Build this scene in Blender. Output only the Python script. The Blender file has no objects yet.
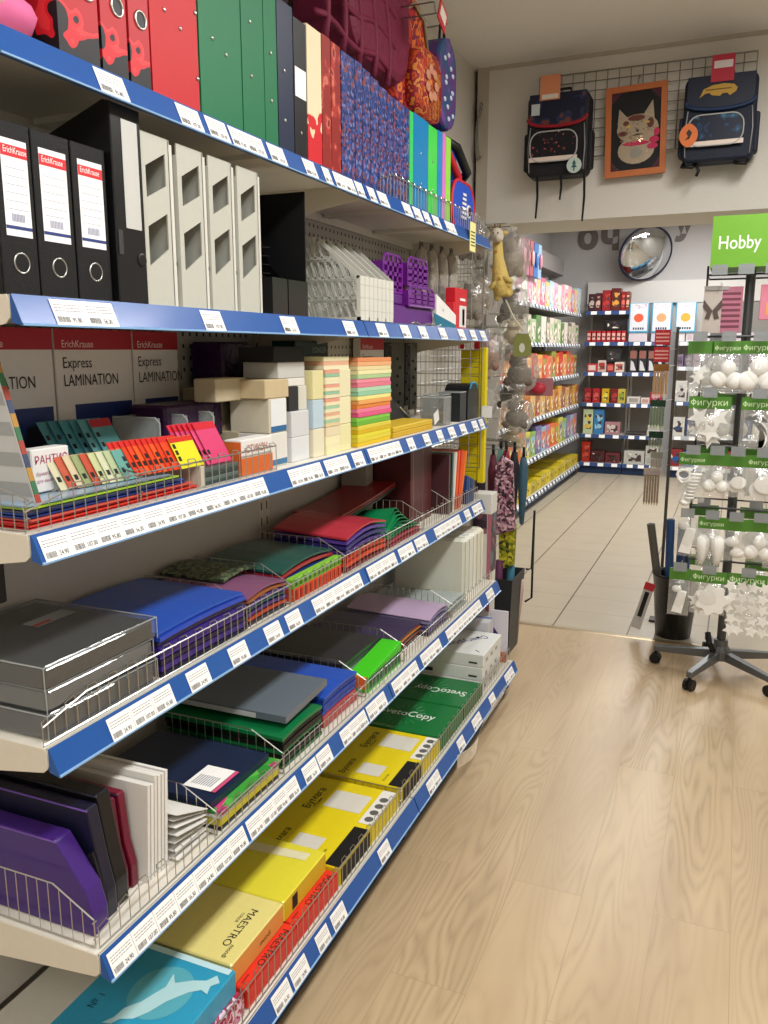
import bpy, math, random
from mathutils import Vector, Matrix
random.seed(7)
SC = bpy.context.scene
COL = SC.collection
PI = math.pi
V = Vector
ORG = {}

def lin(h):
    h = h.lstrip('#')
    out = []
    for i in (0, 2, 4):
        c = int(h[i:i+2], 16)/255
        out.append(c/12.92 if c <= .04045 else ((c+.055)/1.055)**2.4)
    return (*out, 1)

MC = {}
def mat(h, rough=.5, metal=0., alpha=1., trans=0., emit=0., coat=0., bump=0., bscale=60., var=0.):
    key = (h, rough, metal, alpha, trans, emit, coat, bump, bscale, var)
    if key in MC: return MC[key]
    m = bpy.data.materials.new('surface_'+h.strip('#')); m.use_nodes = True
    nt = m.node_tree; b = nt.nodes['Principled BSDF']
    c = lin(h)
    b.inputs['Base Color'].default_value = c
    b.inputs['Roughness'].default_value = rough
    b.inputs['Metallic'].default_value = metal
    b.inputs['Alpha'].default_value = alpha
    if not metal: b.inputs['Specular IOR Level'].default_value = .3
    b.inputs['Transmission Weight'].default_value = trans
    if coat: b.inputs['Coat Weight'].default_value = coat; b.inputs['Coat Roughness'].default_value = .15
    if emit: b.inputs['Emission Color'].default_value = c; b.inputs['Emission Strength'].default_value = emit
    tc = nt.nodes.new('ShaderNodeTexCoord')
    nz = nt.nodes.new('ShaderNodeTexNoise'); nz.inputs['Scale'].default_value = bscale; nz.inputs['Detail'].default_value = 3
    nt.links.new(tc.outputs['Object'], nz.inputs['Vector'])
    if bump:
        bp = nt.nodes.new('ShaderNodeBump'); bp.inputs['Strength'].default_value = bump; bp.inputs['Distance'].default_value = .01
        nt.links.new(nz.outputs['Fac'], bp.inputs['Height']); nt.links.new(bp.outputs['Normal'], b.inputs['Normal'])
    v = var or .04
    mx = nt.nodes.new('ShaderNodeMix'); mx.data_type = 'RGBA'
    mx.inputs[6].default_value = tuple(x*(1-v) for x in c[:3])+(1,); mx.inputs[7].default_value = tuple(min(1, x*(1+v)) for x in c[:3])+(1,)
    nt.links.new(nz.outputs['Fac'], mx.inputs[0]); nt.links.new(mx.outputs[2], b.inputs['Base Color'])
    MC[key] = m
    return m

def film(h='#dfe6ea', alpha=.22, rough=.12, bump=.5, bscale=18.):
    """clear crinkled plastic film: see-through with sharp glints and a faint haze"""
    key = ('film', h, alpha, rough, bump, bscale)
    if key in MC: return MC[key]
    m = bpy.data.materials.new('clear_film'); m.use_nodes = True; nt = m.node_tree; N = nt.nodes; L = nt.links
    b = N['Principled BSDF']; out = N['Material Output']
    b.inputs['Base Color'].default_value = lin(h); b.inputs['Roughness'].default_value = .5
    tr = N.new('ShaderNodeBsdfTransparent'); gl = N.new('ShaderNodeBsdfGlossy'); gl.inputs['Roughness'].default_value = rough; gl.inputs['Color'].default_value = (1, 1, 1, 1)
    tc = N.new('ShaderNodeTexCoord'); nz = N.new('ShaderNodeTexNoise'); nz.inputs['Scale'].default_value = bscale; nz.inputs['Detail'].default_value = 3; L.new(tc.outputs['Object'], nz.inputs['Vector'])
    bp = N.new('ShaderNodeBump'); bp.inputs['Strength'].default_value = bump; bp.inputs['Distance'].default_value = .015; L.new(nz.outputs['Fac'], bp.inputs['Height']); L.new(bp.outputs['Normal'], gl.inputs['Normal'])
    m1 = N.new('ShaderNodeMixShader'); m1.inputs[0].default_value = alpha*.55; L.new(tr.outputs[0], m1.inputs[1]); L.new(b.outputs[0], m1.inputs[2])
    lw = N.new('ShaderNodeLayerWeight'); lw.inputs['Blend'].default_value = .25; L.new(bp.outputs['Normal'], lw.inputs['Normal'])
    mr = N.new('ShaderNodeMapRange'); mr.inputs['To Min'].default_value = .07; mr.inputs['To Max'].default_value = .6; L.new(lw.outputs['Fresnel'], mr.inputs['Value'])
    m2 = N.new('ShaderNodeMixShader'); L.new(mr.outputs[0], m2.inputs[0]); L.new(m1.outputs[0], m2.inputs[1]); L.new(gl.outputs[0], m2.inputs[2]); L.new(m2.outputs[0], out.inputs['Surface'])
    MC[key] = m; return m

def printed(cols, scale=40., kind='voronoi', rough=.45, seed=0., stretch=(1, 1, 1)):
    """busy printed pattern of several inks"""
    m = bpy.data.materials.new('print_pattern'); m.use_nodes = True
    nt = m.node_tree; b = nt.nodes['Principled BSDF']; b.inputs['Roughness'].default_value = rough; b.inputs['Specular IOR Level'].default_value = .25
    tc = nt.nodes.new('ShaderNodeTexCoord'); mp = nt.nodes.new('ShaderNodeMapping')
    mp.inputs['Scale'].default_value = stretch; mp.inputs['Location'].default_value = (seed, seed*1.7, seed*.6)
    nt.links.new(tc.outputs['Object'], mp.inputs['Vector'])
    if kind == 'voronoi':
        t = nt.nodes.new('ShaderNodeTexVoronoi'); t.inputs['Scale'].default_value = scale
        sep = nt.nodes.new('ShaderNodeSeparateColor'); nt.links.new(t.outputs['Color'], sep.inputs[0]); out = sep.outputs[0]
    else:
        t = nt.nodes.new('ShaderNodeTexNoise'); t.inputs['Scale'].default_value = scale; t.inputs['Detail'].default_value = 2
        out = t.outputs['Fac']
    nt.links.new(mp.outputs[0], t.inputs['Vector'])
    r = nt.nodes.new('ShaderNodeValToRGB'); r.color_ramp.interpolation = 'CONSTANT'
    e = r.color_ramp.elements
    n = len(cols)
    for i, c in enumerate(cols):
        p = i/n if kind == 'voronoi' else (.0 if i == 0 else .32+.36*i/n)
        el = e[i] if i < 2 else e.new(p)
        el.position = p; el.color = lin(c)
    nt.links.new(out, r.inputs[0]); nt.links.new(r.outputs[0], b.inputs['Base Color'])
    return m

class G:
    def __init__(s): s.v = []; s.f = []; s.m = []; s.cur = 0
    def mi(s, m): s.cur = m; return s
    def face(s, pts, m=None):
        i = len(s.v); s.v += [tuple(p) for p in pts]; s.f.append(tuple(range(i, i+len(pts)))); s.m.append(s.cur if m is None else m); return s
    def add(s, vs, fs, m=None):
        i = len(s.v); s.v += [tuple(p) for p in vs]
        for f in fs: s.f.append(tuple(i+k for k in f)); s.m.append(s.cur if m is None else m)
        return s
    def box(s, x0, x1, y0, y1, z0, z1, m=None):
        if x0 > x1: x0, x1 = x1, x0
        if y0 > y1: y0, y1 = y1, y0
        if z0 > z1: z0, z1 = z1, z0
        s.add([(x0,y0,z0),(x1,y0,z0),(x1,y1,z0),(x0,y1,z0),(x0,y0,z1),(x1,y0,z1),(x1,y1,z1),(x0,y1,z1)],
              [(0,3,2,1),(4,5,6,7),(0,1,5,4),(1,2,6,5),(2,3,7,6),(3,0,4,7)], m); return s
    def bb(s, x0, x1, y0, y1, z0, z1, r=.004, m=None):
        """box with chamfered edges"""
        if x0 > x1: x0, x1 = x1, x0
        if y0 > y1: y0, y1 = y1, y0
        if z0 > z1: z0, z1 = z1, z0
        r = min(r, (x1-x0)*.3, (y1-y0)*.3, (z1-z0)*.3)
        def ring(z, i): return [(x0+i, y0+r+0, z) if 0 else p for p in [(x0+r+i,y0+i,z),(x1-r-i,y0+i,z),(x1-i,y0+r+i,z),(x1-i,y1-r-i,z),(x1-r-i,y1-i,z),(x0+r+i,y1-i,z),(x0+i,y1-r-i,z),(x0+i,y0+r+i,z)]]
        vs = ring(z0, r*.9)+ring(z0+r, 0)+ring(z1-r, 0)+ring(z1, r*.9)
        fs = [tuple(reversed(range(8))), tuple(range(24, 32))]
        for k in range(3):
            for j in range(8): fs.append((k*8+j, k*8+(j+1)%8, k*8+8+(j+1)%8, k*8+8+j))
        s.add(vs, fs, m); return s
    def prism(s, poly, ax, a, b, m=None):
        """poly in the two other axes: ax 'x' -> (y,z), 'y' -> (x,z), 'z' -> (x,y)"""
        def p(u, v, w): return {'x': (w,u,v), 'y': (u,w,v), 'z': (u,v,w)}[ax]
        n = len(poly)
        vs = [p(u, v, a) for u, v in poly]+[p(u, v, b) for u, v in poly]
        fs = [tuple(range(n)), tuple(range(2*n-1, n-1, -1))]+[(i, i+n, (i+1) % n+n, (i+1) % n) for i in range(n)]
        s.add(vs, fs, m); return s
    def tube(s, pts, r, n=5, m=None, closed=False):
        pts = [V(p) for p in pts]; k = len(pts); rs = r if isinstance(r, (list, tuple)) else [r]*k
        vs = []; up0 = None
        for i in range(k):
            if closed: d = pts[(i+1) % k]-pts[i-1]
            else: d = pts[min(i+1, k-1)]-pts[max(i-1, 0)]
            d.normalize()
            if up0 is None:
                up0 = V((0,0,1)) if abs(d.z) < .9 else V((1,0,0))
            a = d.cross(up0)
            if a.length < 1e-4: a = d.cross(V((.3,1,.2)))
            a.normalize(); b = a.cross(d); up0 = b
            for j in range(n):
                t = 2*PI*j/n; vs.append(pts[i]+a*math.cos(t)*rs[i]+b*math.sin(t)*rs[i])
        fs = []
        for i in range(k if closed else k-1):
            for j in range(n):
                i2 = (i+1) % k; fs.append((i*n+j, i*n+(j+1) % n, i2*n+(j+1) % n, i2*n+j))
        if not closed: fs += [tuple(reversed(range(n))), tuple(range((k-1)*n, k*n))]
        s.add(vs, fs, m); return s
    def lathe(s, prof, c, n=16, ax='z', m=None):
        vs = []; k = len(prof)
        for r, h in prof:
            for j in range(n):
                t = 2*PI*j/n; u, w = r*math.cos(t), r*math.sin(t)
                vs.append({'z': (c[0]+u, c[1]+w, c[2]+h), 'y': (c[0]+u, c[1]+h, c[2]+w), 'x': (c[0]+h, c[1]+u, c[2]+w)}[ax])
        fs = []
        for i in range(k-1):
            for j in range(n): fs.append((i*n+j, i*n+(j+1) % n, (i+1)*n+(j+1) % n, (i+1)*n+j))
        fs += [tuple(reversed(range(n))), tuple(range((k-1)*n, k*n))]
        s.add(vs, fs, m); return s
    def ball(s, c, rx, ry=None, rz=None, n=12, m=None, wob=0, seed=1):
        ry = ry or rx; rz = rz or rx; R = random.Random(seed)
        vs = [(c[0], c[1], c[2]-rz)]; k = n//2
        for i in range(1, k):
            t = PI*i/k
            for j in range(n):
                a = 2*PI*j/n; q = 1+wob*(R.random()-.5)
                vs.append((c[0]+rx*q*math.sin(t)*math.cos(a), c[1]+ry*q*math.sin(t)*math.sin(a), c[2]-rz*q*math.cos(t)))
        vs.append((c[0], c[1], c[2]+rz)); fs = []
        for j in range(n): fs.append((0, 1+(j+1) % n, 1+j))
        for i in range(k-2):
            for j in range(n): fs.append((1+i*n+j, 1+i*n+(j+1) % n, 1+(i+1)*n+(j+1) % n, 1+(i+1)*n+j))
        L = len(vs)-1
        for j in range(n): fs.append((1+(k-2)*n+j, 1+(k-2)*n+(j+1) % n, L))
        s.add(vs, fs, m); return s
    def sheet(s, x0, x1, y0, y1, z0, th, f=lambda u, v: 0, nx=6, ny=6, m=None):
        """slab bent by height function f(u,v)"""
        vs = []
        for t in (0, th):
            for i in range(nx+1):
                for j in range(ny+1):
                    u, v = i/nx, j/ny
                    vs.append((x0+(x1-x0)*u, y0+(y1-y0)*v, z0+t+f(u, v)))
        N = (nx+1)*(ny+1); fs = []
        I = lambda i, j: i*(ny+1)+j
        for i in range(nx):
            for j in range(ny):
                q = (I(i,j), I(i+1,j), I(i+1,j+1), I(i,j+1)); fs.append(tuple(reversed(q))); fs.append(tuple(k+N for k in q))
        for i in range(nx):
            for j in (0, ny):
                q = (I(i,j), I(i+1,j), I(i+1,j)+N, I(i,j)+N); fs.append(q if j == 0 else tuple(reversed(q)))
        for j in range(ny):
            for i in (0, nx):
                q = (I(i,j), I(i,j)+N, I(i,j+1)+N, I(i,j+1)); fs.append(q if i == 0 else tuple(reversed(q)))
        s.add(vs, fs, m); return s
    def text(s, t, o, right, up, size, m=None, align='LEFT', depth=0., wx=1., bold=0.):
        cu = bpy.data.curves.new('t', 'FONT'); cu.body = t; cu.size = size; cu.align_x = align; cu.resolution_u = 3; cu.offset = bold*size*.3
        ob = bpy.data.objects.new('t', cu); COL.objects.link(ob)
        dg = bpy.context.evaluated_depsgraph_get(); me = bpy.data.meshes.new_from_object(ob.evaluated_get(dg))
        R = V(right).normalized(); U = V(up).normalized(); o = V(o)
        s.add([o+R*(v.co.x*wx)+U*v.co.y for v in me.vertices], [tuple(p.vertices) for p in me.polygons], m)
        bpy.data.objects.remove(ob); bpy.data.meshes.remove(me); bpy.data.curves.remove(cu)
        return s
    def figurki(s, o, size, wx=1.):
        """the word Фигурки; the first letter is drawn as a ring with a stem"""
        x, y, z = o; R = size*.30; cz = z+size*.36; cx = x+R*1.05
        P = [(cx+R*math.cos(2*PI*k/20), cz+R*.82*math.sin(2*PI*k/20)) for k in range(20)]; Q = [(cx+R*.66*math.cos(2*PI*k/20), cz+R*.52*math.sin(2*PI*k/20)) for k in range(20)]
        for k in range(20):
            j = (k+1) % 20; s.face([(P[k][0], y, P[k][1]), (P[j][0], y, P[j][1]), (Q[j][0], y, Q[j][1]), (Q[k][0], y, Q[k][1])])
        w = size*.05; s.face([(cx-w, y-.0002, z-size*.02), (cx+w, y-.0002, z-size*.02), (cx+w, y-.0002, z+size*.75), (cx-w, y-.0002, z+size*.75)])
        return s.text('игурки', (x+R*2.2, y, z), (1,0,0), (0,0,1), size, wx=wx)
    def xf(s, M, start=0):
        s.v[start:] = [tuple(M @ V(p)) for p in s.v[start:]]; return s
    def rot(s, c, ax, deg, start=0):
        c = V(c); return s.xf(Matrix.Translation(c) @ Matrix.Rotation(math.radians(deg), 4, ax) @ Matrix.Translation(-c), start)
    def build(s, name, mats, parent=None, smooth=False, bevel=0.):
        if not isinstance(mats, (list, tuple)): mats = [mats]
        if parent is None:
            xs = [p[0] for p in s.v]; ys = [p[1] for p in s.v]; zs = [p[2] for p in s.v]
            o = V(((min(xs)+max(xs))/2, (min(ys)+max(ys))/2, min(zs)))
        else: o = ORG[parent.name]
        me = bpy.data.meshes.new(name)
        me.from_pydata([tuple(V(p)-o) for p in s.v], [], s.f)
        for m in mats: me.materials.append(m)
        me.polygons.foreach_set('material_index', [min(k, len(mats)-1) for k in s.m])
        if smooth: me.polygons.foreach_set('use_smooth', [True]*len(me.polygons))
        me.update()
        ob = bpy.data.objects.new(name, me); COL.objects.link(ob)
        if parent is None: ob.location = o
        else: ob.parent = parent
        ORG[ob.name] = o
        if bevel:
            b = ob.modifiers.new('b', 'BEVEL'); b.width = bevel; b.segments = 2; b.limit_method = 'ANGLE'
        return ob

def thing(name, label, cat, loc, group=None):
    o = bpy.data.objects.new(name, None); COL.objects.link(o); o.location = loc; o.empty_display_size = .02
    ORG[o.name] = V(loc); return tag(o, label, cat, group)
def tag(o, label, cat, group=None, kind=None):
    o['label'] = label; o['category'] = cat
    if group: o['group'] = group
    if kind: o['kind'] = kind
    return o
def struct(g, name, m, **k):
    o = g.build(name, m, **k)
    if o.parent is None: o['kind'] = 'structure'
    return o
def kids(o): return [c for c in list(o.children)]
def dup(o, dx=(0,0,0), label=None, group=None, parent=None):
    c = o.copy(); COL.objects.link(c)
    ORG[c.name] = ORG[o.name] + V(dx)
    if parent is None: c.location = o.location + V(dx)
    else: c.parent = parent
    if label: c['label'] = label
    if group: c['group'] = group
    for k in kids(o): dup(k, dx, parent=c)
    return c
ORDN = ['first','second','third','fourth','fifth','sixth','seventh','eighth','ninth','tenth','eleventh','twelfth','thirteenth','fourteenth','fifteenth','sixteenth','seventeenth','eighteenth','nineteenth','twentieth']

# ---------------------------------------------------------------- palette
WHITE = mat('#e9e9e6', .45); CREAM = mat('#dcd8cc', .5); PEG = mat('#b9b6ae', .55)
BLUE = mat('#1b5098', .35, coat=.2); NAVYRAIL = mat('#27456f', .4)
CHROME = mat('#b8b8b4', .28, 1.); STEEL = mat('#8f8f8c', .35, 1.); BLACK = mat('#141416', .45); DGREY = mat('#3c3e40', .5)
PAPER = mat('#f0f0ee', .6); INK = mat('#1a1a1e', .6); RED = mat('#c4202a', .45); CARD = mat('#cfc3a5', .75)
CLEAR = mat('#e8eef0', .08, 0, .25); 

# ---------------------------------------------------------------- room
def floor_wood():
    m = bpy.data.materials.new('oak_laminate'); m.use_nodes = True; nt = m.node_tree; N = nt.nodes; L = nt.links
    b = N['Principled BSDF']; b.inputs['Roughness'].default_value = .38
    tc = N.new('ShaderNodeTexCoord'); sep = N.new('ShaderNodeSeparateXYZ'); L.new(tc.outputs['Object'], sep.inputs[0])
    # planks along Y: brick texture with swapped axes
    cmb = N.new('ShaderNodeCombineXYZ'); L.new(sep.outputs['Y'], cmb.inputs[0]); L.new(sep.outputs['X'], cmb.inputs[1])
    br = N.new('ShaderNodeTexBrick'); br.offset = .37; br.inputs['Scale'].default_value = 1; br.inputs['Brick Width'].default_value = 1.28; br.inputs['Row Height'].default_value = .192
    br.inputs['Mortar Size'].default_value = .0008; br.inputs['Color1'].default_value = (0,0,0,1); br.inputs['Color2'].default_value = (1,1,1,1); br.inputs['Mortar'].default_value = (.5,.5,.5,1)
    L.new(cmb.outputs[0], br.inputs['Vector'])
    # per plank offset for the grain
    off = N.new('ShaderNodeVectorMath'); off.operation = 'MULTIPLY_ADD'; L.new(br.outputs['Color'], off.inputs[0]); off.inputs[1].default_value = (3.1, 7.3, 0)
    mp = N.new('ShaderNodeMapping'); mp.inputs['Scale'].default_value = (5.5, .62, 1); L.new(tc.outputs['Object'], mp.inputs['Vector']); L.new(mp.outputs[0], off.inputs[2])
    nz = N.new('ShaderNodeTexNoise'); nz.inputs['Scale'].default_value = 1.5; nz.inputs['Detail'].default_value = 1.5; nz.inputs['Roughness'].default_value = .45; L.new(off.outputs[0], nz.inputs['Vector'])
    mul = N.new('ShaderNodeMath'); mul.operation = 'MULTIPLY'; mul.inputs[1].default_value = 38; L.new(nz.outputs['Fac'], mul.inputs[0])
    fr = N.new('ShaderNodeMath'); fr.operation = 'PINGPONG'; fr.inputs[1].default_value = 1; L.new(mul.outputs[0], fr.inputs[0])
    pw = N.new('ShaderNodeMath'); pw.operation = 'POWER'; pw.inputs[1].default_value = 1.6; L.new(fr.outputs[0], pw.inputs[0])
    fine = N.new('ShaderNodeTexNoise'); fine.inputs['Scale'].default_value = 1; fine.inputs['Detail'].default_value = 5
    mp2 = N.new('ShaderNodeMapping'); mp2.inputs['Scale'].default_value = (140, 9, 1); L.new(tc.outputs['Object'], mp2.inputs['Vector']); L.new(mp2.outputs[0], fine.inputs['Vector'])
    big = N.new('ShaderNodeTexNoise'); big.inputs['Scale'].default_value = 1; big.inputs['Detail'].default_value = 2
    mp3 = N.new('ShaderNodeMapping'); mp3.inputs['Scale'].default_value = (4.5, .8, 1); L.new(tc.outputs['Object'], mp3.inputs['Vector']); L.new(mp3.outputs[0], big.inputs['Vector'])
    r1 = N.new('ShaderNodeValToRGB'); r1.color_ramp.elements[0].color = lin('#a99170'); r1.color_ramp.elements[1].color = lin('#c0aa88'); r1.color_ramp.elements[0].position = .3; r1.color_ramp.elements[1].position = .7
    L.new(big.outputs['Fac'], r1.inputs[0])
    mx = N.new('ShaderNodeMix'); mx.data_type = 'RGBA'; mx.blend_type = 'MIX'; mx.inputs[7].default_value = lin('#7c684c')
    sc = N.new('ShaderNodeMath'); sc.operation = 'MULTIPLY'; L.new(pw.outputs[0], sc.inputs[0]); L.new(fine.outputs['Fac'], sc.inputs[1])
    msk = N.new('ShaderNodeTexNoise'); msk.inputs['Scale'].default_value = .55; L.new(off.outputs[0], msk.inputs['Vector'])
    mk = N.new('ShaderNodeMapRange'); mk.inputs['From Min'].default_value = .42; mk.inputs['From Max'].default_value = .62; mk.inputs['To Min'].default_value = .25; L.new(msk.outputs['Fac'], mk.inputs['Value'])
    sm = N.new('ShaderNodeMath'); sm.operation = 'MULTIPLY'; L.new(sc.outputs[0], sm.inputs[0]); L.new(mk.outputs[0], sm.inputs[1]); sc = sm
    sc2 = N.new('ShaderNodeMath'); sc2.operation = 'MULTIPLY'; sc2.inputs[1].default_value = .8; L.new(sc.outputs[0], sc2.inputs[0])
    L.new(sc2.outputs[0], mx.inputs[0]); L.new(r1.outputs[0], mx.inputs[6])
    hs = N.new('ShaderNodeHueSaturation'); L.new(mx.outputs[2], hs.inputs['Color'])
    mr = N.new('ShaderNodeMapRange'); mr.inputs['To Min'].default_value = .95; mr.inputs['To Max'].default_value = 1.0; L.new(br.outputs['Color'], mr.inputs['Value']); L.new(mr.outputs[0], hs.inputs['Value'])
    mx2 = N.new('ShaderNodeMix'); mx2.data_type = 'RGBA'; mx2.inputs[7].default_value = lin('#9a8566'); L.new(br.outputs['Fac'], mx2.inputs[0]); L.new(hs.outputs[0], mx2.inputs[6])
    L.new(mx2.outputs[2], b.inputs['Base Color'])
    return m
def floor_tile():
    m = bpy.data.materials.new('beige_tile'); m.use_nodes = True; nt = m.node_tree; N = nt.nodes; L = nt.links
    b = N['Principled BSDF']; b.inputs['Roughness'].default_value = .3
    tc = N.new('ShaderNodeTexCoord'); mp = N.new('ShaderNodeMapping'); L.new(tc.outputs['Object'], mp.inputs['Vector'])
    sep = N.new('ShaderNodeSeparateXYZ'); L.new(tc.outputs['Object'], sep.inputs[0])
    def line(out, pitch, off, w):
        a = N.new('ShaderNodeMath'); a.operation = 'ADD'; a.inputs[1].default_value = off; L.new(out, a.inputs[0])
        p = N.new('ShaderNodeMath'); p.operation = 'PINGPONG'; p.inputs[1].default_value = pitch/2; L.new(a.outputs[0], p.inputs[0])
        c = N.new('ShaderNodeMath'); c.operation = 'LESS_THAN'; c.inputs[1].default_value = w; L.new(p.outputs[0], c.inputs[0]); return c.outputs[0]
    la = line(sep.outputs['X'], .3975, TX, .0035); lb = line(sep.outputs['Y'], .3, TY, .0022)
    nz = N.new('ShaderNodeTexNoise'); nz.inputs['Scale'].default_value = 5; nz.inputs['Detail'].default_value = 6; L.new(tc.outputs['Object'], nz.inputs['Vector'])
    r = N.new('ShaderNodeValToRGB'); r.color_ramp.elements[0].color = lin('#a99f8c'); r.color_ramp.elements[1].color = lin('#bab09c'); L.new(nz.outputs['Fac'], r.inputs[0])
    m1 = N.new('ShaderNodeMix'); m1.data_type = 'RGBA'; m1.inputs[7].default_value = lin('#80766a'); L.new(lb, m1.inputs[0]); L.new(r.outputs[0], m1.inputs[6])
    m2 = N.new('ShaderNodeMix'); m2.data_type = 'RGBA'; m2.inputs[7].default_value = lin('#4f4538'); L.new(la, m2.inputs[0]); L.new(m1.outputs[2], m2.inputs[6])
    L.new(m2.outputs[2], b.inputs['Base Color'])
    return m
XL, XR, YN, YH, YF, ZC = -1.352, 2.3, -2.6, 4.38, 10.85, 2.9
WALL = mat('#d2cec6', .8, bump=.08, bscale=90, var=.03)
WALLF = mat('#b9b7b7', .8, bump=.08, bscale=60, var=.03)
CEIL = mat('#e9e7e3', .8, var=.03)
struct(G().box(XL-.1, XR+.1, YN-.1, YH, -.06, 0), 'floor', floor_wood())
TX, TY = 0, 0
_tile_cx = (-2.4+XR+.1)/2; _tile_cy = (YH+YF+.1)/2
TX = _tile_cx+.843+.3975*10; TY = _tile_cy-5.02+.3*30
struct(G().box(-2.4, XR+.1, YH, YF+.1, -.06, .0005), 'floor', floor_tile())
struct(G().prism([(YH-.02,.0005),(YH+.02,.0005),(YH+.012,.004),(YH-.012,.004)], 'x', -1.35, XR), 'trim_1', mat('#a08f72', .35, .6))
struct(G().box(XL-.1, XR+.1, YN-.1, YH+.42, ZC, ZC+.08), 'ceiling', CEIL)
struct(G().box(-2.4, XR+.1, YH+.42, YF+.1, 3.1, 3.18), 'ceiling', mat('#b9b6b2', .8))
struct(G().box(XL-.1, XL, YN-.1, YH+.4, 0, ZC), 'wall_left', WALL)
struct(G().box(XR, XR+.1, YN-.1, YF+.1, 0, 3.1), 'wall_right', WALL)
struct(G().box(XL-.1, XR+.1, YN-.1, YN, 0, ZC), 'wall_back', WALL)
struct(G().box(-1.285, XR, YH, YH+.42, 2.14, ZC), 'wall_header', WALL)
struct(G().box(XL, -1.285, YH+.1, YH+.42, 0, ZC), 'wall_stub', mat('#8f8b83', .85))
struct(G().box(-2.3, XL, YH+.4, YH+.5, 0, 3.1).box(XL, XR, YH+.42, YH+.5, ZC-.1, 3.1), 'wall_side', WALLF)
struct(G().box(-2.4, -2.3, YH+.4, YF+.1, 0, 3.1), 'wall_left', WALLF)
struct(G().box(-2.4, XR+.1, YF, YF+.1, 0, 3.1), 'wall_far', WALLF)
struct(G().box(-2.3, -2.12, 5.0, YF, 2.42, 2.6), 'trim_2', mat('#a7a4a2', .7))
struct(G().box(-1.33, -1.27, YH-.002, YH+.0, 2.14, ZC).box(-1.27, XR, YH-.006, YH, ZC-.018, ZC), 'trim_3', mat('#b3ab9c', .7))
# cables in the recess beside the header
for i, (x, c) in enumerate([(-1.34, '#3a3937'), (-1.325, '#8d897f'), (-1.31, '#2a2a2c')]):
    g = G(); g.tube([(x+.008*math.sin(k*1.7+i*2), YH+.05+.03*math.sin(k+i), 1.95+.95*k/14) for k in range(15)], .006, 6)
    tag(g.build('cable', mat(c, .6), smooth=True), ['black cable running down the wall corner, nearest the shelving', 'grey cable in the middle of the wall corner bundle', 'dark cable beside the header wall edge'][i], 'cable', 'cables in the wall corner')
g = G()
for k in range(5):
    g.tube([(-1.318+.004*k, YH-.02+.035*math.cos(t*PI/8)*(1+.1*k), 2.56+.1*math.sin(t*PI/8)*(1+.08*k)+.01*k) for t in range(16)], .0035, 5, closed=True)
tag(g.build('cable_coil', mat('#8d897f', .6), smooth=True), 'coiled grey cable hanging in the corner beside the header wall', 'cable')
# ---------------------------------------------------------------- gondola shelving
YA, YM, YB = .93, 2.172, 3.415
XB = -1.318
LV = {'s1': (-.983, 1.945), 's2': (-.983, 1.58), 's3': (-.983, 1.22), 's4': (-.983, .865), 's5': (-.906, .51), 'b': (-.819, .154)}
NAMES = {'s1': 'top shelf', 's2': 'second shelf from the top', 's3': 'third shelf from the top', 's4': 'fourth shelf from the top', 's5': 'shelf just above the base', 'b': 'low base shelf'}
TAGS = {'s1': [(1.13, 1.2), (1.34, 1.43), (1.43, 1.51), (1.51, 1.57), (1.57, 1.65), (1.66, 1.74), (1.82, 1.88), (1.92, 1.96), (1.98, 2.1), (2.11, 2.16), (2.19, 2.24), (2.26, 2.33), (2.45, 2.52), (2.54, 2.61), (2.63, 2.69), (2.72, 2.8), (2.85, 2.96)],
's2': [(1.0, 1.14), (1.39, 1.46), (1.7, 1.78), (2.03, 2.12), (2.25, 2.34), (2.44, 2.51), (2.6, 2.67), (2.8, 2.88), (3.02, 3.11), (3.17, 3.25), (3.31, 3.39)],
's3': [(0.94, 1.61), (1.72, 1.89), (1.91, 2.05), (2.08, 2.16), (2.19, 2.44), (2.5, 2.56), (2.65, 2.71), (2.79, 2.85), (2.92, 3.0), (3.06, 3.14), (3.22, 3.29), (3.32, 3.38)],
's4': [(1.06, 1.24), (1.29, 1.37), (1.44, 1.52), (1.59, 1.68), (1.69, 1.78), (1.83, 2.13), (2.18, 2.4), (2.43, 2.56), (2.58, 2.69), (2.78, 3.08), (3.14, 3.22), (3.25, 3.38)],
's5': [(0.94, 1.36), (1.37, 1.59), (1.62, 1.77), (1.83, 1.99), (2.0, 2.13), (2.19, 2.4), (2.44, 2.63), (2.7, 3.13), (3.22, 3.32)],
'b': [(1.31, 1.38), (1.39, 1.46), (1.51, 1.57), (1.59, 1.66), (1.88, 1.96), (2.27, 2.38), (2.58, 2.65), (2.76, 2.86), (2.99, 3.06), (3.23, 3.36)]}
FRONT = [  # fence (shelf, y0, y1)
 ('s1', 2.33, 3.40), ('s3', .935, 1.70), ('s4', .935, 3.39), ('s5', .945, 3.37), ('b', 1.02, 3.38)]

def fence_geo(g, y0, y1, x, z, h, pitch=.026, r=.0014, slope=True):
    n = max(2, int((y1-y0)/pitch)); d = (y1-y0)/n
    def top(y):
        t = min(1, (y-y0)/.1) if slope else 1
        return z+h*(.6+.4*t)
    for i in range(n+1):
        y = y0+i*d
        g.tube([(x, y, z), (x, y, top(y))], r*.85, 4)
        if i % 2 == 0 and i < n: g.tube([(x, y, top(y)), (x-.004, y+.003, top(y)+.007), (x-.004, y+d-.003, top(y+d)+.007), (x, y+d, top(y+d))], r*.85, 4)
    k = [(x+.001, y0+(y1-y0)*i/12, top(y0+(y1-y0)*i/12)) for i in range(13)]
    if slope: k.insert(1, (x+.001, y0+.1, top(y0+.1)))
    k = sorted(k, key=lambda p: p[1])
    g.tube(k, r*1.2, 4)
    g.tube([(x+.001, y0, z+.004), (x+.001, y1, z+.004)], r*1.2, 4)
    return g

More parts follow.
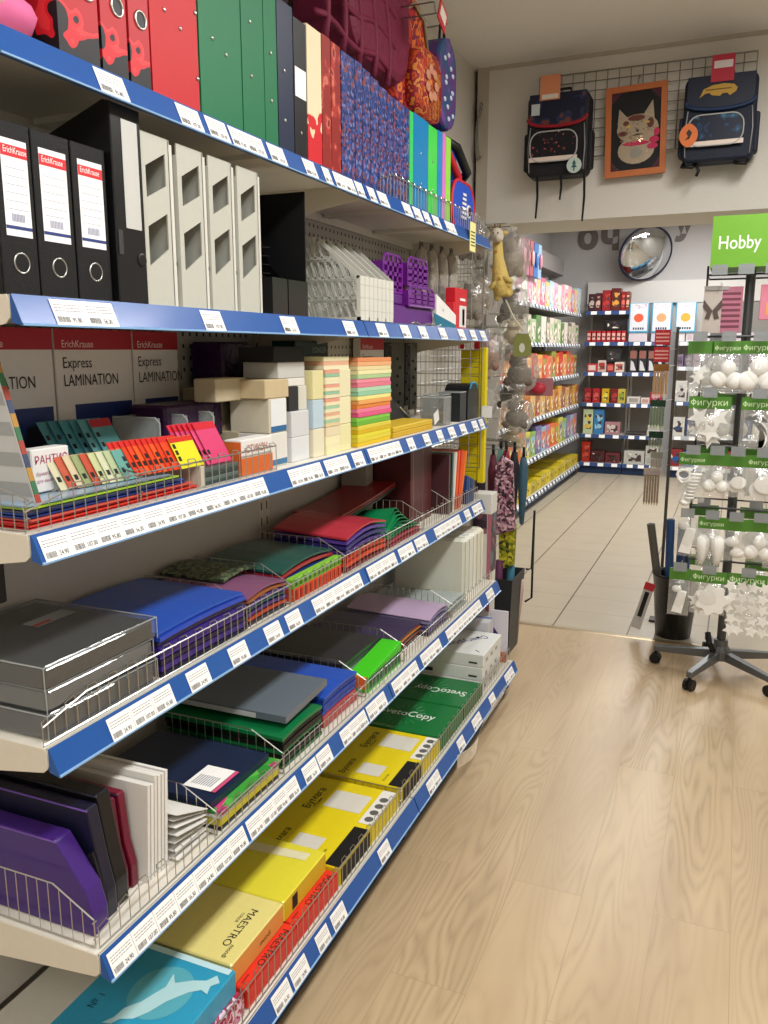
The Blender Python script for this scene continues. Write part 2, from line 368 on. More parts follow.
# price tag prototypes: four prices, one mesh each, facing +X, origin at lower near corner
def tagmesh(price, w):
    g = G(); h = .0385; tl = .35
    def P(y, z, o=0): return (tl*0-(z-h)*.42+o, y, z)
    g.face([P(0, 0), P(w, 0), P(w, h), P(0, h)], 0)
    g.face([P(w, 0, -.0006), P(0, 0, -.0006), P(0, h, -.0006), P(w, h, -.0006)], 0)
    R = random.Random(price)
    def r(y0, y1, z0, z1, m=1): g.face([P(y0, z0, .0004), P(y1, z0, .0004), P(y1, z1, .0004), P(y0, z1, .0004)], m)
    y = .004
    while y < w*.42: 
        t = R.choice([.0005, .0009, .0013]); r(y, y+t, .004, .013); y += t+.0011
    for k in range(3):
        z = .030-k*.0045; y = .004
        while y < w-.006:
            l = R.uniform(.004, .009); r(y, min(y+l, w-.004), z, z+.0012, 2); y += l+.0012
    up = V((-.42, 0, 1)).normalized()
    g.text(price, P(w*.5, .0045, .0006), (0, 1, 0), up, .0115, 1, wx=.8)
    return g
PROTO = {}
def price_tag(w, k):
    key = (round(w, 3), k)
    if key not in PROTO:
        pr = ['95.80', '107.00', '24.90', '56.30'][k]
        g = tagmesh(pr, w); me = bpy.data.meshes.new('price_tag'); me.from_pydata(g.v, [], g.f)
        for m in (PAPER, INK, mat('#8a8a8e', .6)): me.materials.append(m)
        me.polygons.foreach_set('material_index', g.m); PROTO[key] = me
    return PROTO[key]

for s, (F, Z) in LV.items():
    for bay, (a, b) in enumerate(((YA, YM-.001), (YM+.001, YB))):
        sh = thing('metal_shelf', f'{["near","far"][bay]} bay cream metal shelf with a blue price rail, {NAMES[s]}', 'shelf', ((F+XB)/2, (a+b)/2, Z-.03), 'shelves of the left shelving')
        g = G().box(XB+.006, F-.004, a+.003, b-.003, Z-.004, Z).box(F-.006, F-.002, a+.003, b-.003, Z-.03, Z)
        g.box(XB+.006, XB+.01, a+.003, b-.003, Z-.03, Z-.004)
        for k in range(1, 3): g.box(XB+.02, F-.02, a+(b-a)*k/3-.02, a+(b-a)*k/3+.02, Z-.016, Z-.004)
        g.build('board', CREAM, sh)
        if s != 'b':
            for y in (a+.0015, b-.0015):
                g = G().prism([(XB, Z-.10), (XB, Z+.0), (F-.006, Z+.0), (F-.003, Z-.008), (F-.003, Z-.034), (F-.012, Z-.042), (XB+.06, Z-.085)], 'y', y-.0012, y+.0012)
                g.build('bracket', mat('#d6cfbf', .5), sh)
        rail = G().prism([(F-.001, Z+.0005), (F+.002, Z+.0005), (F+.0205, Z-.043), (F+.018, Z-.045), (F-.001, Z-.040)], 'y', a+.002, b-.002, 0)
        rail.prism([(F+.0185, Z-.045), (F+.0225, Z-.045), (F+.0225, Z-.0425), (F+.0185, Z-.0405)], 'y', a+.002, b-.002, 1)
        rl = rail.build('price_rail', [BLUE, mat('#7fa6cf', .25)], sh)
        i = 0
        for (u, v) in TAGS[s]:
            if not (a <= (u+v)/2 < b): continue
            n = max(1, round((v-u)/.062)); w = (v-u)/n
            for j in range(n):
                me = price_tag(min(.07, round(w-.001, 3)), (i*3+int(u*100)) % 4)
                o = bpy.data.objects.new('price_tag', me); COL.objects.link(o); o.parent = rl
                o.location = V((F+.0045, u+j*w, Z-.042))-ORG[rl.name]; o.location.x += .0008; i += 1
        for (fs, y0, y1) in FRONT:
            if fs == s:
                c, d = max(y0, a+.004), min(y1, b-.004)
                if d-c > .1: fence_geo(G(), c, d, F-.012, Z, .058 if s in ('s3','s4') else (.05 if s == 's5' else .07), slope=(c == y0)).build('wire_front', CHROME, sh)

# frames
for bay, (a, b) in enumerate(((YA, YM-.001), (YM+.001, YB))):
    fr = thing('shelving_frame', f'{["near","far"][bay]} bay steel back frame with cream back panels of the left shelving', 'shelving', (XB-.015, (a+b)/2, 0))
    z = .16
    while z < 2.5:
        z1 = min(z+.36, 2.5)
        if z > 1.2:
            # peg holes: rows of dark punched holes
            g = G().box(XB-.012, XB-.002, a+.03, b-.03, z+.002, z1-.002, 0)
            for r_ in range(5):
                for c_ in range(int((b-a-.1)/.03)):
                    zz = z1-.03-r_*.03; yy = a+.06+c_*.03
                    g.face([(XB-.0014, yy-.004, zz-.005), (XB-.0014, yy+.004, zz-.005), (XB-.0014, yy+.004, zz+.005), (XB-.0014, yy-.004, zz+.005)], 1)
            g.build('peg_panel', [PEG, mat('#3a3834', .8)], fr)
        else:
            G().box(XB-.012, XB-.002, a+.03, b-.03, z+.001, z1-.001).build('back_panel', PEG, fr)
        z = z1
    for y in (a+.015, b-.015):
        g = G().box(XB-.03, XB-.001, y-.015, y+.015, 0, 2.52, 0)
        for k in range(48):
            g.face([(XB-.0006, y-.003, .2+k*.048), (XB-.0006, y+.003, .2+k*.048), (XB-.0006, y+.003, .225+k*.048), (XB-.0006, y-.003, .225+k*.048)], 1)
        g.build('upright', [mat('#c6c1b4', .5), mat('#2c2a28', .8)], fr)
        G().prism([(XB, .004), (-.86, .004), (-.835, .03), (-.835, .105), (XB, .122)], 'y', y-.012, y+.012).build('foot', mat('#26406b', .4), fr)
    G().box(-.862, -.85, a+.002, b-.002, .004, .108).build('kick_plate', mat('#1d3a63', .4), fr)

# wire dividers
def divider(s, y, label, h=.1):
    F, Z = LV[s]; x0, x1 = XB+.03, F-.018; g = G(); r = .0014
    pts = [(x0, y, Z+.003), (x0, y, Z+h), (x1-.085, y, Z+h), (x1, y, Z+.055), (x1, y, Z+.003)]
    g.tube(pts, r*1.2, 4); g.tube([pts[0], pts[-1]], r*1.2, 4)
    n = int((x1-x0)/.024)
    for i in range(1, n):
        x = x0+(x1-x0)*i/n; t = Z+h if x < x1-.085 else Z+h-(x-(x1-.085))/.085*(h-.055)
        g.tube([(x, y, Z+.003), (x, y, t)], r*.8, 4)
    for dz in (.02, .05): g.tube([(x1, y-.004, Z+dz), (x1+.004, y, Z+dz+.004), (x1, y+.006, Z+dz)], r, 4)
    tag(g.build('wire_divider', CHROME), label, 'wire divider', 'wire dividers on the left shelving')
for i, y in enumerate([.942, 1.30, 1.575, 2.055, 2.36, 2.845]):
    divider('s5', y, f'chrome wire divider on the shelf above the base, {ORDN[i]} from the near end')
for i, y in enumerate([1.56, 1.765, 2.085, 2.41, 2.735, 3.03]):
    divider('s4', y, f'chrome wire divider on the fourth shelf down, {ORDN[i]} from the near end')
for i, y in enumerate([.945, 1.215]):
    divider('s3', y, f'chrome wire divider on the third shelf down, {["near end","behind the leaning striped board"][i]}', .075)
divider('b', 2.112, 'chrome wire divider lying between two yellow paper packs on the base shelf', .055)
# ---------------------------------------------------------------- goods on the top shelf
def folder(name, label, cat, y0, y1, z, h, mats, xf=-1.0, dep=.24, rivets=(), group=None, tilt=0, pages='#e6e2d8', band=None):
    """upright folder, spine towards the aisle (+X)"""
    t = thing(name, label, cat, (xf-dep/2, (y0+y1)/2, z), group)
    c = .0022; g = G()
    g.box(xf-.003, xf, y0, y1, z, z+h, 0); g.box(xf-dep, xf-.003, y0, y0+c, z, z+h, 0); g.box(xf-dep, xf-.003, y1-c, y1, z, z+h, 0)
    g.build('cover', mats, t)
    if y1-y0 > .012:
        G().box(xf-dep+.012, xf-.02, y0+c+.001, y1-c-.001, z+.004, z+h*.95).build('pages', mat(pages, .7), t)
    for (dy, dz, face) in rivets:
        r = G()
        if face == 's': r.lathe([(.0045, .0002), (.0038, .002), (.0015, .0028)], (xf, y0+(y1-y0)*dy, z+h*dz), 10, 'x')
        else: r.lathe([(.0015, -.0028), (.0038, -.002), (.0045, -.0002)], (xf-dep*dy, y0, z+h*dz), 10, 'y')
        r.build('rivet', CHROME, t, smooth=True)
    if band: G().box(xf+.0003, xf+.0009, y0+.004, y1-.004, z+h*band[0], z+h*band[1]).build('spine_label', PAPER, t)
    return t
ZT = 1.9455
def eyelet(c, R, r):
    return G().tube([(c[0], c[1]+R*math.cos(2*PI*k/24), c[2]+R*math.sin(2*PI*k/24)) for k in range(24)], r, 6, closed=True)
# flame print on black
def art_mat(base, art, scale, seed, thr=.5, zfade=None):
    """art ink over a base, upper part of the cover"""
    m = bpy.data.materials.new('cover_print'); m.use_nodes = True; nt = m.node_tree; N = nt.nodes; L = nt.links
    b = N['Principled BSDF']; b.inputs['Roughness'].default_value = .45; b.inputs['Specular IOR Level'].default_value = .25
    tc = N.new('ShaderNodeTexCoord'); mp = N.new('ShaderNodeMapping'); mp.inputs['Location'].default_value = (seed, seed, 0); L.new(tc.outputs['Object'], mp.inputs[0])
    nz = N.new('ShaderNodeTexNoise'); nz.inputs['Scale'].default_value = scale; nz.inputs['Detail'].default_value = 1; L.new(mp.outputs[0], nz.inputs['Vector'])
    sep = N.new('ShaderNodeSeparateXYZ'); L.new(tc.outputs['Object'], sep.inputs[0])
    val = nz.outputs['Fac']
    if zfade:
        mr = N.new('ShaderNodeMapRange'); mr.inputs['From Min'].default_value = zfade[0]; mr.inputs['From Max'].default_value = zfade[1]; mr.inputs['To Min'].default_value = -.45; mr.inputs['To Max'].default_value = .45
        L.new(sep.outputs['Z'], mr.inputs['Value']); ad = N.new('ShaderNodeMath'); L.new(mr.outputs[0], ad.inputs[0]); L.new(val, ad.inputs[1]); val = ad.outputs[0]
    r = N.new('ShaderNodeValToRGB'); r.color_ramp.interpolation = 'CONSTANT'; r.color_ramp.elements[0].color = lin(base); r.color_ramp.elements[1].position = thr; r.color_ramp.elements[1].color = lin(art[0])
    for i, a in enumerate(art[1:]):
        e = r.color_ramp.elements.new(thr+.07*(i+1)); e.color = lin(a)
    L.new(val, r.inputs[0]); L.new(r.outputs[0], b.inputs['Base Color'])
    return m
FL = art_mat('#17161a', ['#c8202c', '#d8353a', '#b01824'], 22, 3.1, .5, (-.02, .12))
for i, (a, b) in enumerate([(1.085, 1.175), (1.182, 1.245), (1.252, 1.305)]):
    t = folder('lever_arch_file', f'black file with red flame-like print, {["widest, beside the pink plush bag","middle of three","right beside the red riveted folder"][i]}', 'lever arch file', a, b, ZT, .31, [FL], -1.0, .27, group='black and red files on the top shelf')
    eyelet((-.999, b-.022, ZT+.115), .014, .0022).build('finger_ring', CHROME, t, smooth=True)
    G().lathe([(.0125, .0002), (.0125, .0008)], (-1.0, b-.022, ZT+.115), 16, 'x').build('ring_hole', BLACK, t)
folder('ring_binder', 'bright red ring binder with silver rivets beside the black and red files', 'binder', 1.31, 1.452, ZT, .33, [mat('#b80f1a', .5)], -1.0, .26, [(.25,.78,'s'),(.75,.78,'s'),(.3,.47,'s'),(.62,.42,'s'),(.97,.2,'s'),(.97,.55,'s')])
GM = mat('#076a42', .5)
folder('ring_binder', 'wide green ring binder next to the red one, four rivets on its spine', 'binder', 1.458, 1.606, ZT, .33, [GM], -1.0, .26, [(.3,.74,'s'),(.62,.79,'s'),(.3,.47,'s'),(.62,.42,'s')], 'green ring binders')
folder('ring_binder', 'green ring binder, middle one of the three green ones', 'binder', 1.610, 1.697, ZT, .33, [GM], -1.0, .26, [(.4,.7,'s'),(.4,.38,'s')], 'green ring binders')
folder('ring_binder', 'narrow green ring binder touching the navy folder', 'binder', 1.700, 1.754, ZT, .325, [GM], -1.0, .26, [(.5,.6,'s'),(.5,.3,'s')], 'green ring binders')
folder('ring_binder', 'navy blue narrow ring binder with two rivets', 'binder', 1.758, 1.829, ZT, .32, [mat('#16233f', .4)], -1.0, .26, [(.4,.55,'s'),(.4,.22,'s')])
folder('ring_binder', 'black binder with a white label strip on its spine', 'binder', 1.833, 1.894, ZT, .305, [mat('#121318', .4)], -1.0, .26, [(.5,.2,'s')], band=(.45, .66))
folder('ring_binder', 'cream binder printed with red flowers at its foot', 'binder', 1.898, 1.972, ZT, .312, [art_mat('#c8202c', ['#d9c9a4', '#e2d3b2'], 30, 1.4, .5, (.0, .2))], -1.0, .26)
for i, (a, b) in enumerate([(1.976, 2.024), (2.028, 2.08)]):
    folder('ring_binder', f'dark red binder with a pale leaf print, {["nearer the cream one","nearer the blue patterned folders"][i]}', 'binder', a, b, ZT, .315-.002*i, [art_mat('#8a2420', ['#a8342c', '#c56a58', '#7a1c1c'], 26, 5+i, .55)], -1.0, .26, group='dark red binders')
PAT = printed(['#23376c', '#2f4d90', '#1b2c5e', '#2b4788', '#7a4458', '#6f74a8', '#1f2f63', '#335aa0', '#8e4a3c', '#4f4076'], 130, 'voronoi', .4)
edges = [2.085, 2.17, 2.219, 2.273, 2.332, 2.392, 2.44, 2.572]
for i in range(7):
    h = [.31, .312, .306, .300, .292, .286, .286][i]
    folder('pattern_folder', f'blue folder with a red and violet mosaic print, {ORDN[i]} from the dark red binders', 'folder', edges[i]+.002, edges[i+1]-.002, ZT, h, [PAT], -1.0, .25, group='blue mosaic print folders')
for i, (a, b, c, n) in enumerate([(2.576, 2.608, '#35c96a', 'bright green thin folder left of the wide turquoise one'), (2.611, 2.745, '#0f7fb8', 'wide turquoise blue folder'), (2.748, 2.836, '#43cf52', 'light green folder right of the wide turquoise one'), (2.839, 2.890, '#1a86c4', 'narrow turquoise folder beside the pink one'), (2.893, 2.925, '#d878c8', 'thin pink folder between turquoise and lime ones'), (2.928, 2.981, '#8fd84a', 'lime green folder at the end of the row, before the blue backpack')]):
    folder('plastic_folder', n, 'folder', a, b, ZT, [.285,.288,.285,.288,.29,.288][i], [mat(c, .35, coat=.2)], -1.0, .24, [(.5,.62,'s'),(.5,.3,'s')] if i in (1, 2) else (), group='bright plastic folders on the top shelf')
# pink plush bag at the near end
t = thing('plush_bag', 'pink round plush bag with small dark prints, near end of the top shelf', 'bag', (-1.10, 1.0, ZT))
PK = mat('#e3a3b6', .6, bump=.15, bscale=40)
G().ball((-1.10, .985, ZT+.105), .11, .085, .105, 18, wob=.04).build('body', PK, t, smooth=True)
g = G(); g.ball((-1.055, 1.022, ZT+.04), .06, .05, .034, 12); g.build('paw', mat('#d66a9b', .6), t, smooth=True)
g = G()
for y, z, r in [(1.0, .08, .010), (1.03, .07, .008), (1.02, .10, .007)]: g = G(); g.ball((-1.10+.11*math.sqrt(max(.02, 1-((y-.985)/.085)**2-((z-.105)/.105)**2)), y, ZT+z), .003, r, r*.7, 10); g.build('spot_print', mat('#8a3040', .6), t, smooth=True)
# blue backpack at the far end
t = thing('school_backpack', 'blue school backpack with a red-edged pocket at the top shelf end', 'backpack', (-1.12, 3.2, ZT))
BB = mat('#16409c', .5, bump=.2, bscale=150)
def rounded(y0, y1, z0, z1, r, n=6):
    pts = []
    for cy, cz, a0 in ((y1-r, z1-r, 0), (y0+r, z1-r, 90), (y0+r, z0+r, 180), (y1-r, z0+r, 270)):
        for k in range(n+1):
            a = math.radians(a0+90*k/n); pts.append((cy+r*math.cos(a), cz+r*math.sin(a)))
    return pts
G().prism(rounded(3.0, 3.37, ZT, ZT+.36, .09), 'x', -1.28, -1.10).build('body', BB, t, bevel=.015)
G().prism(rounded(3.10, 3.38, ZT+.002, ZT+.19, .085), 'x', -1.098, -1.03).build('front_pocket', mat('#1c4fc0', .45, bump=.1), t, bevel=.012)
g = G(); P = rounded(3.10, 3.38, ZT+.002, ZT+.19, .085); g.tube([(-1.035, y, z) for y, z in P], .007, 6, closed=True); g.build('pocket_piping', mat('#c8283a', .5), t, smooth=True)
g = G()
for k in range(6): g.box(-1.028, -1.026, 3.20+.004*k, 3.26, ZT+.055+k*.017, ZT+.064+k*.017)
g.lathe([(.026, 0), (.024, .004)], (-1.030, 3.30, ZT+.09), 16, 'x'); g.build('emblem', mat('#e8e8ea', .5), t)
G().lathe([(.018, 0), (.016, .003)], (-1.026, 3.30, ZT+.09), 16, 'x').build('emblem_centre', mat('#3a1a20', .5), t)
G().tube([(-1.09, 3.02, ZT+.33), (-1.05, 3.1, ZT+.27), (-1.04, 3.2, ZT+.2), (-1.06, 3.24, ZT+.16)], .014, 8).build('strap', mat('#b8202e', .6), t, smooth=True)
G().tube([(-1.10, 3.12, ZT+.34), (-1.05, 3.2, ZT+.31), (-1.045, 3.32, ZT+.24), (-1.10, 3.36, ZT+.2)], .018, 8).build('strap', BLACK, t, smooth=True)
# price ticket hanging on the rail
g = G(); g.box(-.961, -.959, 3.10, 3.17, 1.865, 1.97, 0)
for k in range(5): g.box(-.9588, -.9584, 3.11, 3.16, 1.885+k*.012, 1.889+k*.012, 1)
tag(g.build('price_card', [mat('#e4df9a', .6), INK]), 'pale yellow price card hanging over the rail under the blue backpack', 'price card')

# bags hanging above, on the peg panel
def hung_bag(name, label, y0, y1, z0, z1, x0, x1, m, r, accents=()):
    t = thing(name, label, 'bag', ((x0+x1)/2, (y0+y1)/2, z0), 'bags hung above the top shelf')
    G().prism(rounded(y0, y1, z0, z1, r), 'x', x0, x1).build('body', m, t, bevel=.03)
    for nm, gg, mm in accents: gg.build(nm, mm, t, smooth=True)
    yc = (y0+y1)/2
    G().tube([(XB, yc, z1+.05), (x1-.01, yc, z1+.05), (x1, yc, z1+.06)], .003, 5).build('hook', CHROME, t)
    G().tube([(x1-.03, yc-.03, z1-.01), (x1-.03, yc-.02, z1+.045), (x1-.03, yc, z1+.055), (x1-.03, yc+.02, z1+.045), (x1-.03, yc+.03, z1-.01)], .005, 6).build('loop', BLACK, t, smooth=True)
    return t
quilt = mat('#6b1536', .6, bump=.9, bscale=22, var=.2)
g = G()
for k in range(5): g.tube([(-1.103, 2.20+.11*k+.02*math.sin(j), 2.33+.055*j) for j in range(9)], .010, 6)
for k in range(5): g.tube([(-1.105, 2.14+.07*j, 2.38+.09*k+.015*math.sin(j*1.3)) for j in range(9)], .010, 6)
hung_bag('quilted_backpack', 'burgundy quilted backpack hung high above the mosaic folders', 2.36, 2.85, 2.36, 2.84, -1.30, -1.10, quilt, .12, [('quilting', g, quilt)])
g = G()
for k in range(7):
    a = k*2*PI/7; g.ball((-1.068, 2.97+.045*math.cos(a), 2.42+.045*math.sin(a)), .003, .026, .018, 8)
hung_bag('flower_backpack', 'red and orange flower print backpack hung between the burgundy and violet bags', 2.76, 3.07, 2.28, 2.70, -1.30, -1.12, printed(['#a02028', '#c4401f', '#7a1c3a', '#d87030', '#5c1a34', '#b02a2a'], 16, 'noise', .55), .11,
  [('front_pocket', G().prism(rounded(2.84, 3.08, 2.30, 2.52, .07), 'x', -1.12, -1.072), printed(['#a8382a', '#c8552c', '#8f2432', '#d88a3c', '#b8402a'], 24, 'noise', .55)), ('petals', g, mat('#c98a70', .6)), ('zip', G().tube([(-1.117, 2.80, 2.5), (-1.112, 2.83, 2.62), (-1.112, 2.9, 2.66), (-1.112, 3.0, 2.64), (-1.117, 3.05, 2.55)], .006, 6), mat('#8f8a70', .5))])
g = G()
for k in range(12): g.ball((-1.084, 3.20+.05*math.sin(k*1.7), 2.36+.02*k), .004, .014, .009, 8)
hung_bag('pencil_bag', 'tall violet and blue pencil bag hung at the far end above the backpack', 3.10, 3.30, 2.32, 2.64, -1.22, -1.085, printed(['#4a4f8a', '#5f3a78', '#39507c', '#6b4a90'], 9, 'noise', .5), .1, [('print', g, mat('#c8d4e6', .5))])
g = hung_bag('dark_bag', 'dark bag hung at the near side of the burgundy backpack', 1.80, 2.07, 2.33, 2.75, -1.30, -1.12, mat('#2a1620', .6, bump=.3), .09)
t = thing('price_hook', 'double wire price hook with a red and white ticket under the ceiling', 'price hook', (-1.1, 2.84, 2.56))
G().tube([(XB, 2.75, 2.595), (-.985, 2.75, 2.595)], .0025, 5).tube([(XB, 2.75, 2.56), (-.97, 2.75, 2.56)], .0025, 5).tube([(-.985, 2.75, 2.595), (-.98, 2.75, 2.56)], .0025, 5).build('prong', STEEL, t)
g = G().box(-.972, -.968, 2.75, 2.825, 2.53, 2.60, 0).box(-.9675, -.9672, 2.76, 2.815, 2.55, 2.588, 1).rot((-.97, 2.78, 2.565), 'X', -25); g.build('ticket', [mat('#b03034', .5), mat('#cfc6bd', .6)], t)

# ---------------------------------------------------------------- goods on the second shelf
Z2 = 1.5805
BLK = mat('#0f0f11', .6, bump=.1, bscale=200)
def lever_arch(y0, y1, label, h=.243, xf=-.994, card=True):
    t = thing('lever_arch_file', label, 'lever arch file', (xf-.13, (y0+y1)/2, Z2), 'black lever arch files with white labels')
    g = G().bb(xf-.004, xf, y0, y1, Z2, Z2+h, .0015).box(xf-.27, xf-.004, y0, y0+.003, Z2, Z2+h).box(xf-.27, xf-.004, y1-.003, y1, Z2, Z2+h)
    g.box(xf-.27, xf-.268, y0, y1, Z2, Z2+h*.0+.01); g.build('cover', BLK, t)
    G().box(xf-.26, xf-.03, y0+.006, y1-.02, Z2+.004, Z2+h-.02).build('mechanism_block', mat('#2b2b2d', .5), t)
    w = y1-y0; yc = (y0+y1)/2; X = xf+.0006
    g = G(); g.box(xf+.0001, X, y0+w*.16, y1-w*.12, Z2+h*.345, Z2+h*.90, 0)
    a, b = y0+w*.16, y1-w*.12
    g.face([(X+.0003, a, Z2+h*.80), (X+.0003, b, Z2+h*.80), (X+.0003, b, Z2+h*.865), (X+.0003, a, Z2+h*.865)], 1)
    g.face([(X+.0003, a, Z2+h*.385), (X+.0003, b, Z2+h*.385), (X+.0003, b, Z2+h*.405), (X+.0003, a, Z2+h*.405)], 2)
    for k in range(6):
        z = Z2+h*(.50+.047*k); g.face([(X+.0003, a+.004, z), (X+.0003, b-.004, z), (X+.0003, b-.004, z+.0006), (X+.0003, a+.004, z+.0006)], 4)
    for k in range(9):
        y = a+w*.18+k*w*.04; g.face([(X+.0003, y, Z2+h*.43), (X+.0003, y+.0018, Z2+h*.43), (X+.0003, y+.0018, Z2+h*.475), (X+.0003, y, Z2+h*.475)], 4)
    g.text('ErichKrause', (X+.0006, a+.004, Z2+h*.82), (0,1,0), (0,0,1), .0125, 3, wx=.72, bold=.008)
    g.build('spine_label', [mat('#eeeef0', .5), mat('#d0303a', .5), mat('#33417c', .5), PAPER, mat('#8f93b0', .6)], t)
    c = (xf, yc+w*.02, Z2+h*.19)
    eyelet(c, .0142, .0016).build('finger_ring', CHROME, t, smooth=True)
    G().lathe([(.0132, .0002), (.0132, .0008)], c, 20, 'x').build('ring_hole', BLACK, t)
    return t
lever_arch(.935, 1.003, 'black lever arch file with a white label, nearest of the row')
lever_arch(1.006, 1.083, 'black lever arch file with a white label, middle of the three standing in line')
lever_arch(1.087, 1.164, 'black lever arch file with a white label, beside the tall black box file')
t = thing('box_file', 'tall black box file with a blank white spine card beside the lever arch files', 'box file', (-1.12, 1.22, Z2))
g = G().prism([(-.985, Z2), (-.985, Z2+.322), (-1.0, Z2+.326), (-1.16, Z2+.268), (-1.25, Z2+.262), (-1.25, Z2)], 'y', 1.172, 1.2485)
g.build('body', mat('#0f0f12', .35, coat=.2), t, bevel=.002)
G().box(-.9848, -.984, 1.198, 1.238, Z2+.125, Z2+.30).build('spine_card', mat('#bfc0bd', .5), t)
G().lathe([(.009, 0), (.012, .001), (.009, .002)], (-.985, 1.235, Z2+.075), 16, 'x').build('finger_ring', BLACK, t)
G().box(-.9848, -.9835, 1.176, 1.187, Z2+.08, Z2+.12).build('clasp', mat('#3b3b3e', .4), t)

# grey vertical files with cut-outs
GF = mat('#b9bab0', .45)
def grey_file(dy):
    y0, y1 = 1.2535, 1.3505; X = -.992; H = .296
    t = thing('magazine_file', 'x', 'magazine file', (X-.13, (y0+y1)/2+dy, Z2), 'grey magazine files')
    g = G()
    a, b = y0+.013+dy, y0+.07+dy; Y0, Y1 = y0+dy, y1+dy
    def plate(poly): g.prism(poly, 'x', X-.003, X)
    s = .03
    plate([(Y0, Z2), (a, Z2), (a, Z2+H), (Y0, Z2+H)])
    plate([(b, Z2), (Y1-.016, Z2), (Y1-.016, Z2+H), (b, Z2+H)])
    plate([(a, Z2), (b, Z2), (b, Z2+.103), (a, Z2+.068)])
    plate([(a, Z2+.137), (b, Z2+.166), (b, Z2+.214), (a, Z2+.186)])
    plate([(a, Z2+.24), (b, Z2+.27), (b, Z2+H), (a, Z2+H)])
    g.box(X-.26, X-.003, Y0, Y0+.002, Z2, Z2+H-.02).box(X-.26, X-.003, Y0+.002, Y1-.016, Z2, Z2+.003)
    g.prism([(X, Z2), (X, Z2+H), (X-.05, Z2+H), (X-.26, Z2+H*.72), (X-.26, Z2)], 'y', Y1-.018, Y1-.014)
    g.build('body', GF, t)
    g = G().prism([(X-.004, Z2+.0), (X-.004, Z2+H-.006), (X-.02, Z2+H-.006), (X-.02, Z2)], 'y', Y1-.014, Y1-.001); g.build('side_edge', mat('#d2d2ca', .5), t)
    G().lathe([(.009, -.001), (.009, .001)], (X-.012, Y1-.0005, Z2+.08), 14, 'y').build('finger_hole', mat('#55564f', .6), t)
    return t
for i, dy in enumerate([0, .105, .206, .309]):
    t = grey_file(dy); t['label'] = f'grey magazine file with slanted cut-outs, {ORDN[i]} from the tall black box file'
# black magazine files, curved sides
def curve_side(y, X, d, h, lo, th=.003):
    pts = [(X, Z2), (X, Z2+lo)]
    for k in range(9):
        a = PI/2*k/8; pts.append((X-.03-(.11)*math.sin(a), Z2+lo+(h-lo)*(1-math.cos(a)) ))
    pts += [(X-d, Z2+h), (X-d, Z2)]
    return pts
G_board = tag(G().box(-1.25, -1.012, 1.8945, 1.8985, Z2, Z2+.30).build('black_board', BLACK), 'thin black board standing right of the curved black files', 'board')
for i, (a, b) in enumerate([(1.72, 1.79), (1.795, 1.892)]):
    t = thing('magazine_file', f'black magazine file with a curved cut-away side, {["nearer the grey files","nearer the white lattice files"][i]}', 'magazine file', (-1.13, (a+b)/2, Z2), 'black magazine files')
    X = -1.005; g = G(); P = curve_side(a, X, .25, .262, .085)
    g.prism(P, 'y', a, a+.003); g.prism(P, 'y', b-.003, b); g.box(X-.003, X, a+.003, b-.003, Z2, Z2+.085); g.box(X-.25, X-.003, a+.003, b-.003, Z2, Z2+.003); g.box(X-.25, X-.247, a+.003, b-.003, Z2+.003, Z2+.262)
    g.build('body', mat('#0d0d0f', .3, coat=.3), t)
    g = G()
    for k in range(4): g.tube([(X-.05-.14*math.sin(PI/2*j/6)+.0, a-.0006, Z2+.10+.02*k+(.10+.0*k)*(1-math.cos(PI/2*j/6))) for j in range(7)], .0012, 4)
    g.build('rib', mat('#3a3a3d', .3), t)
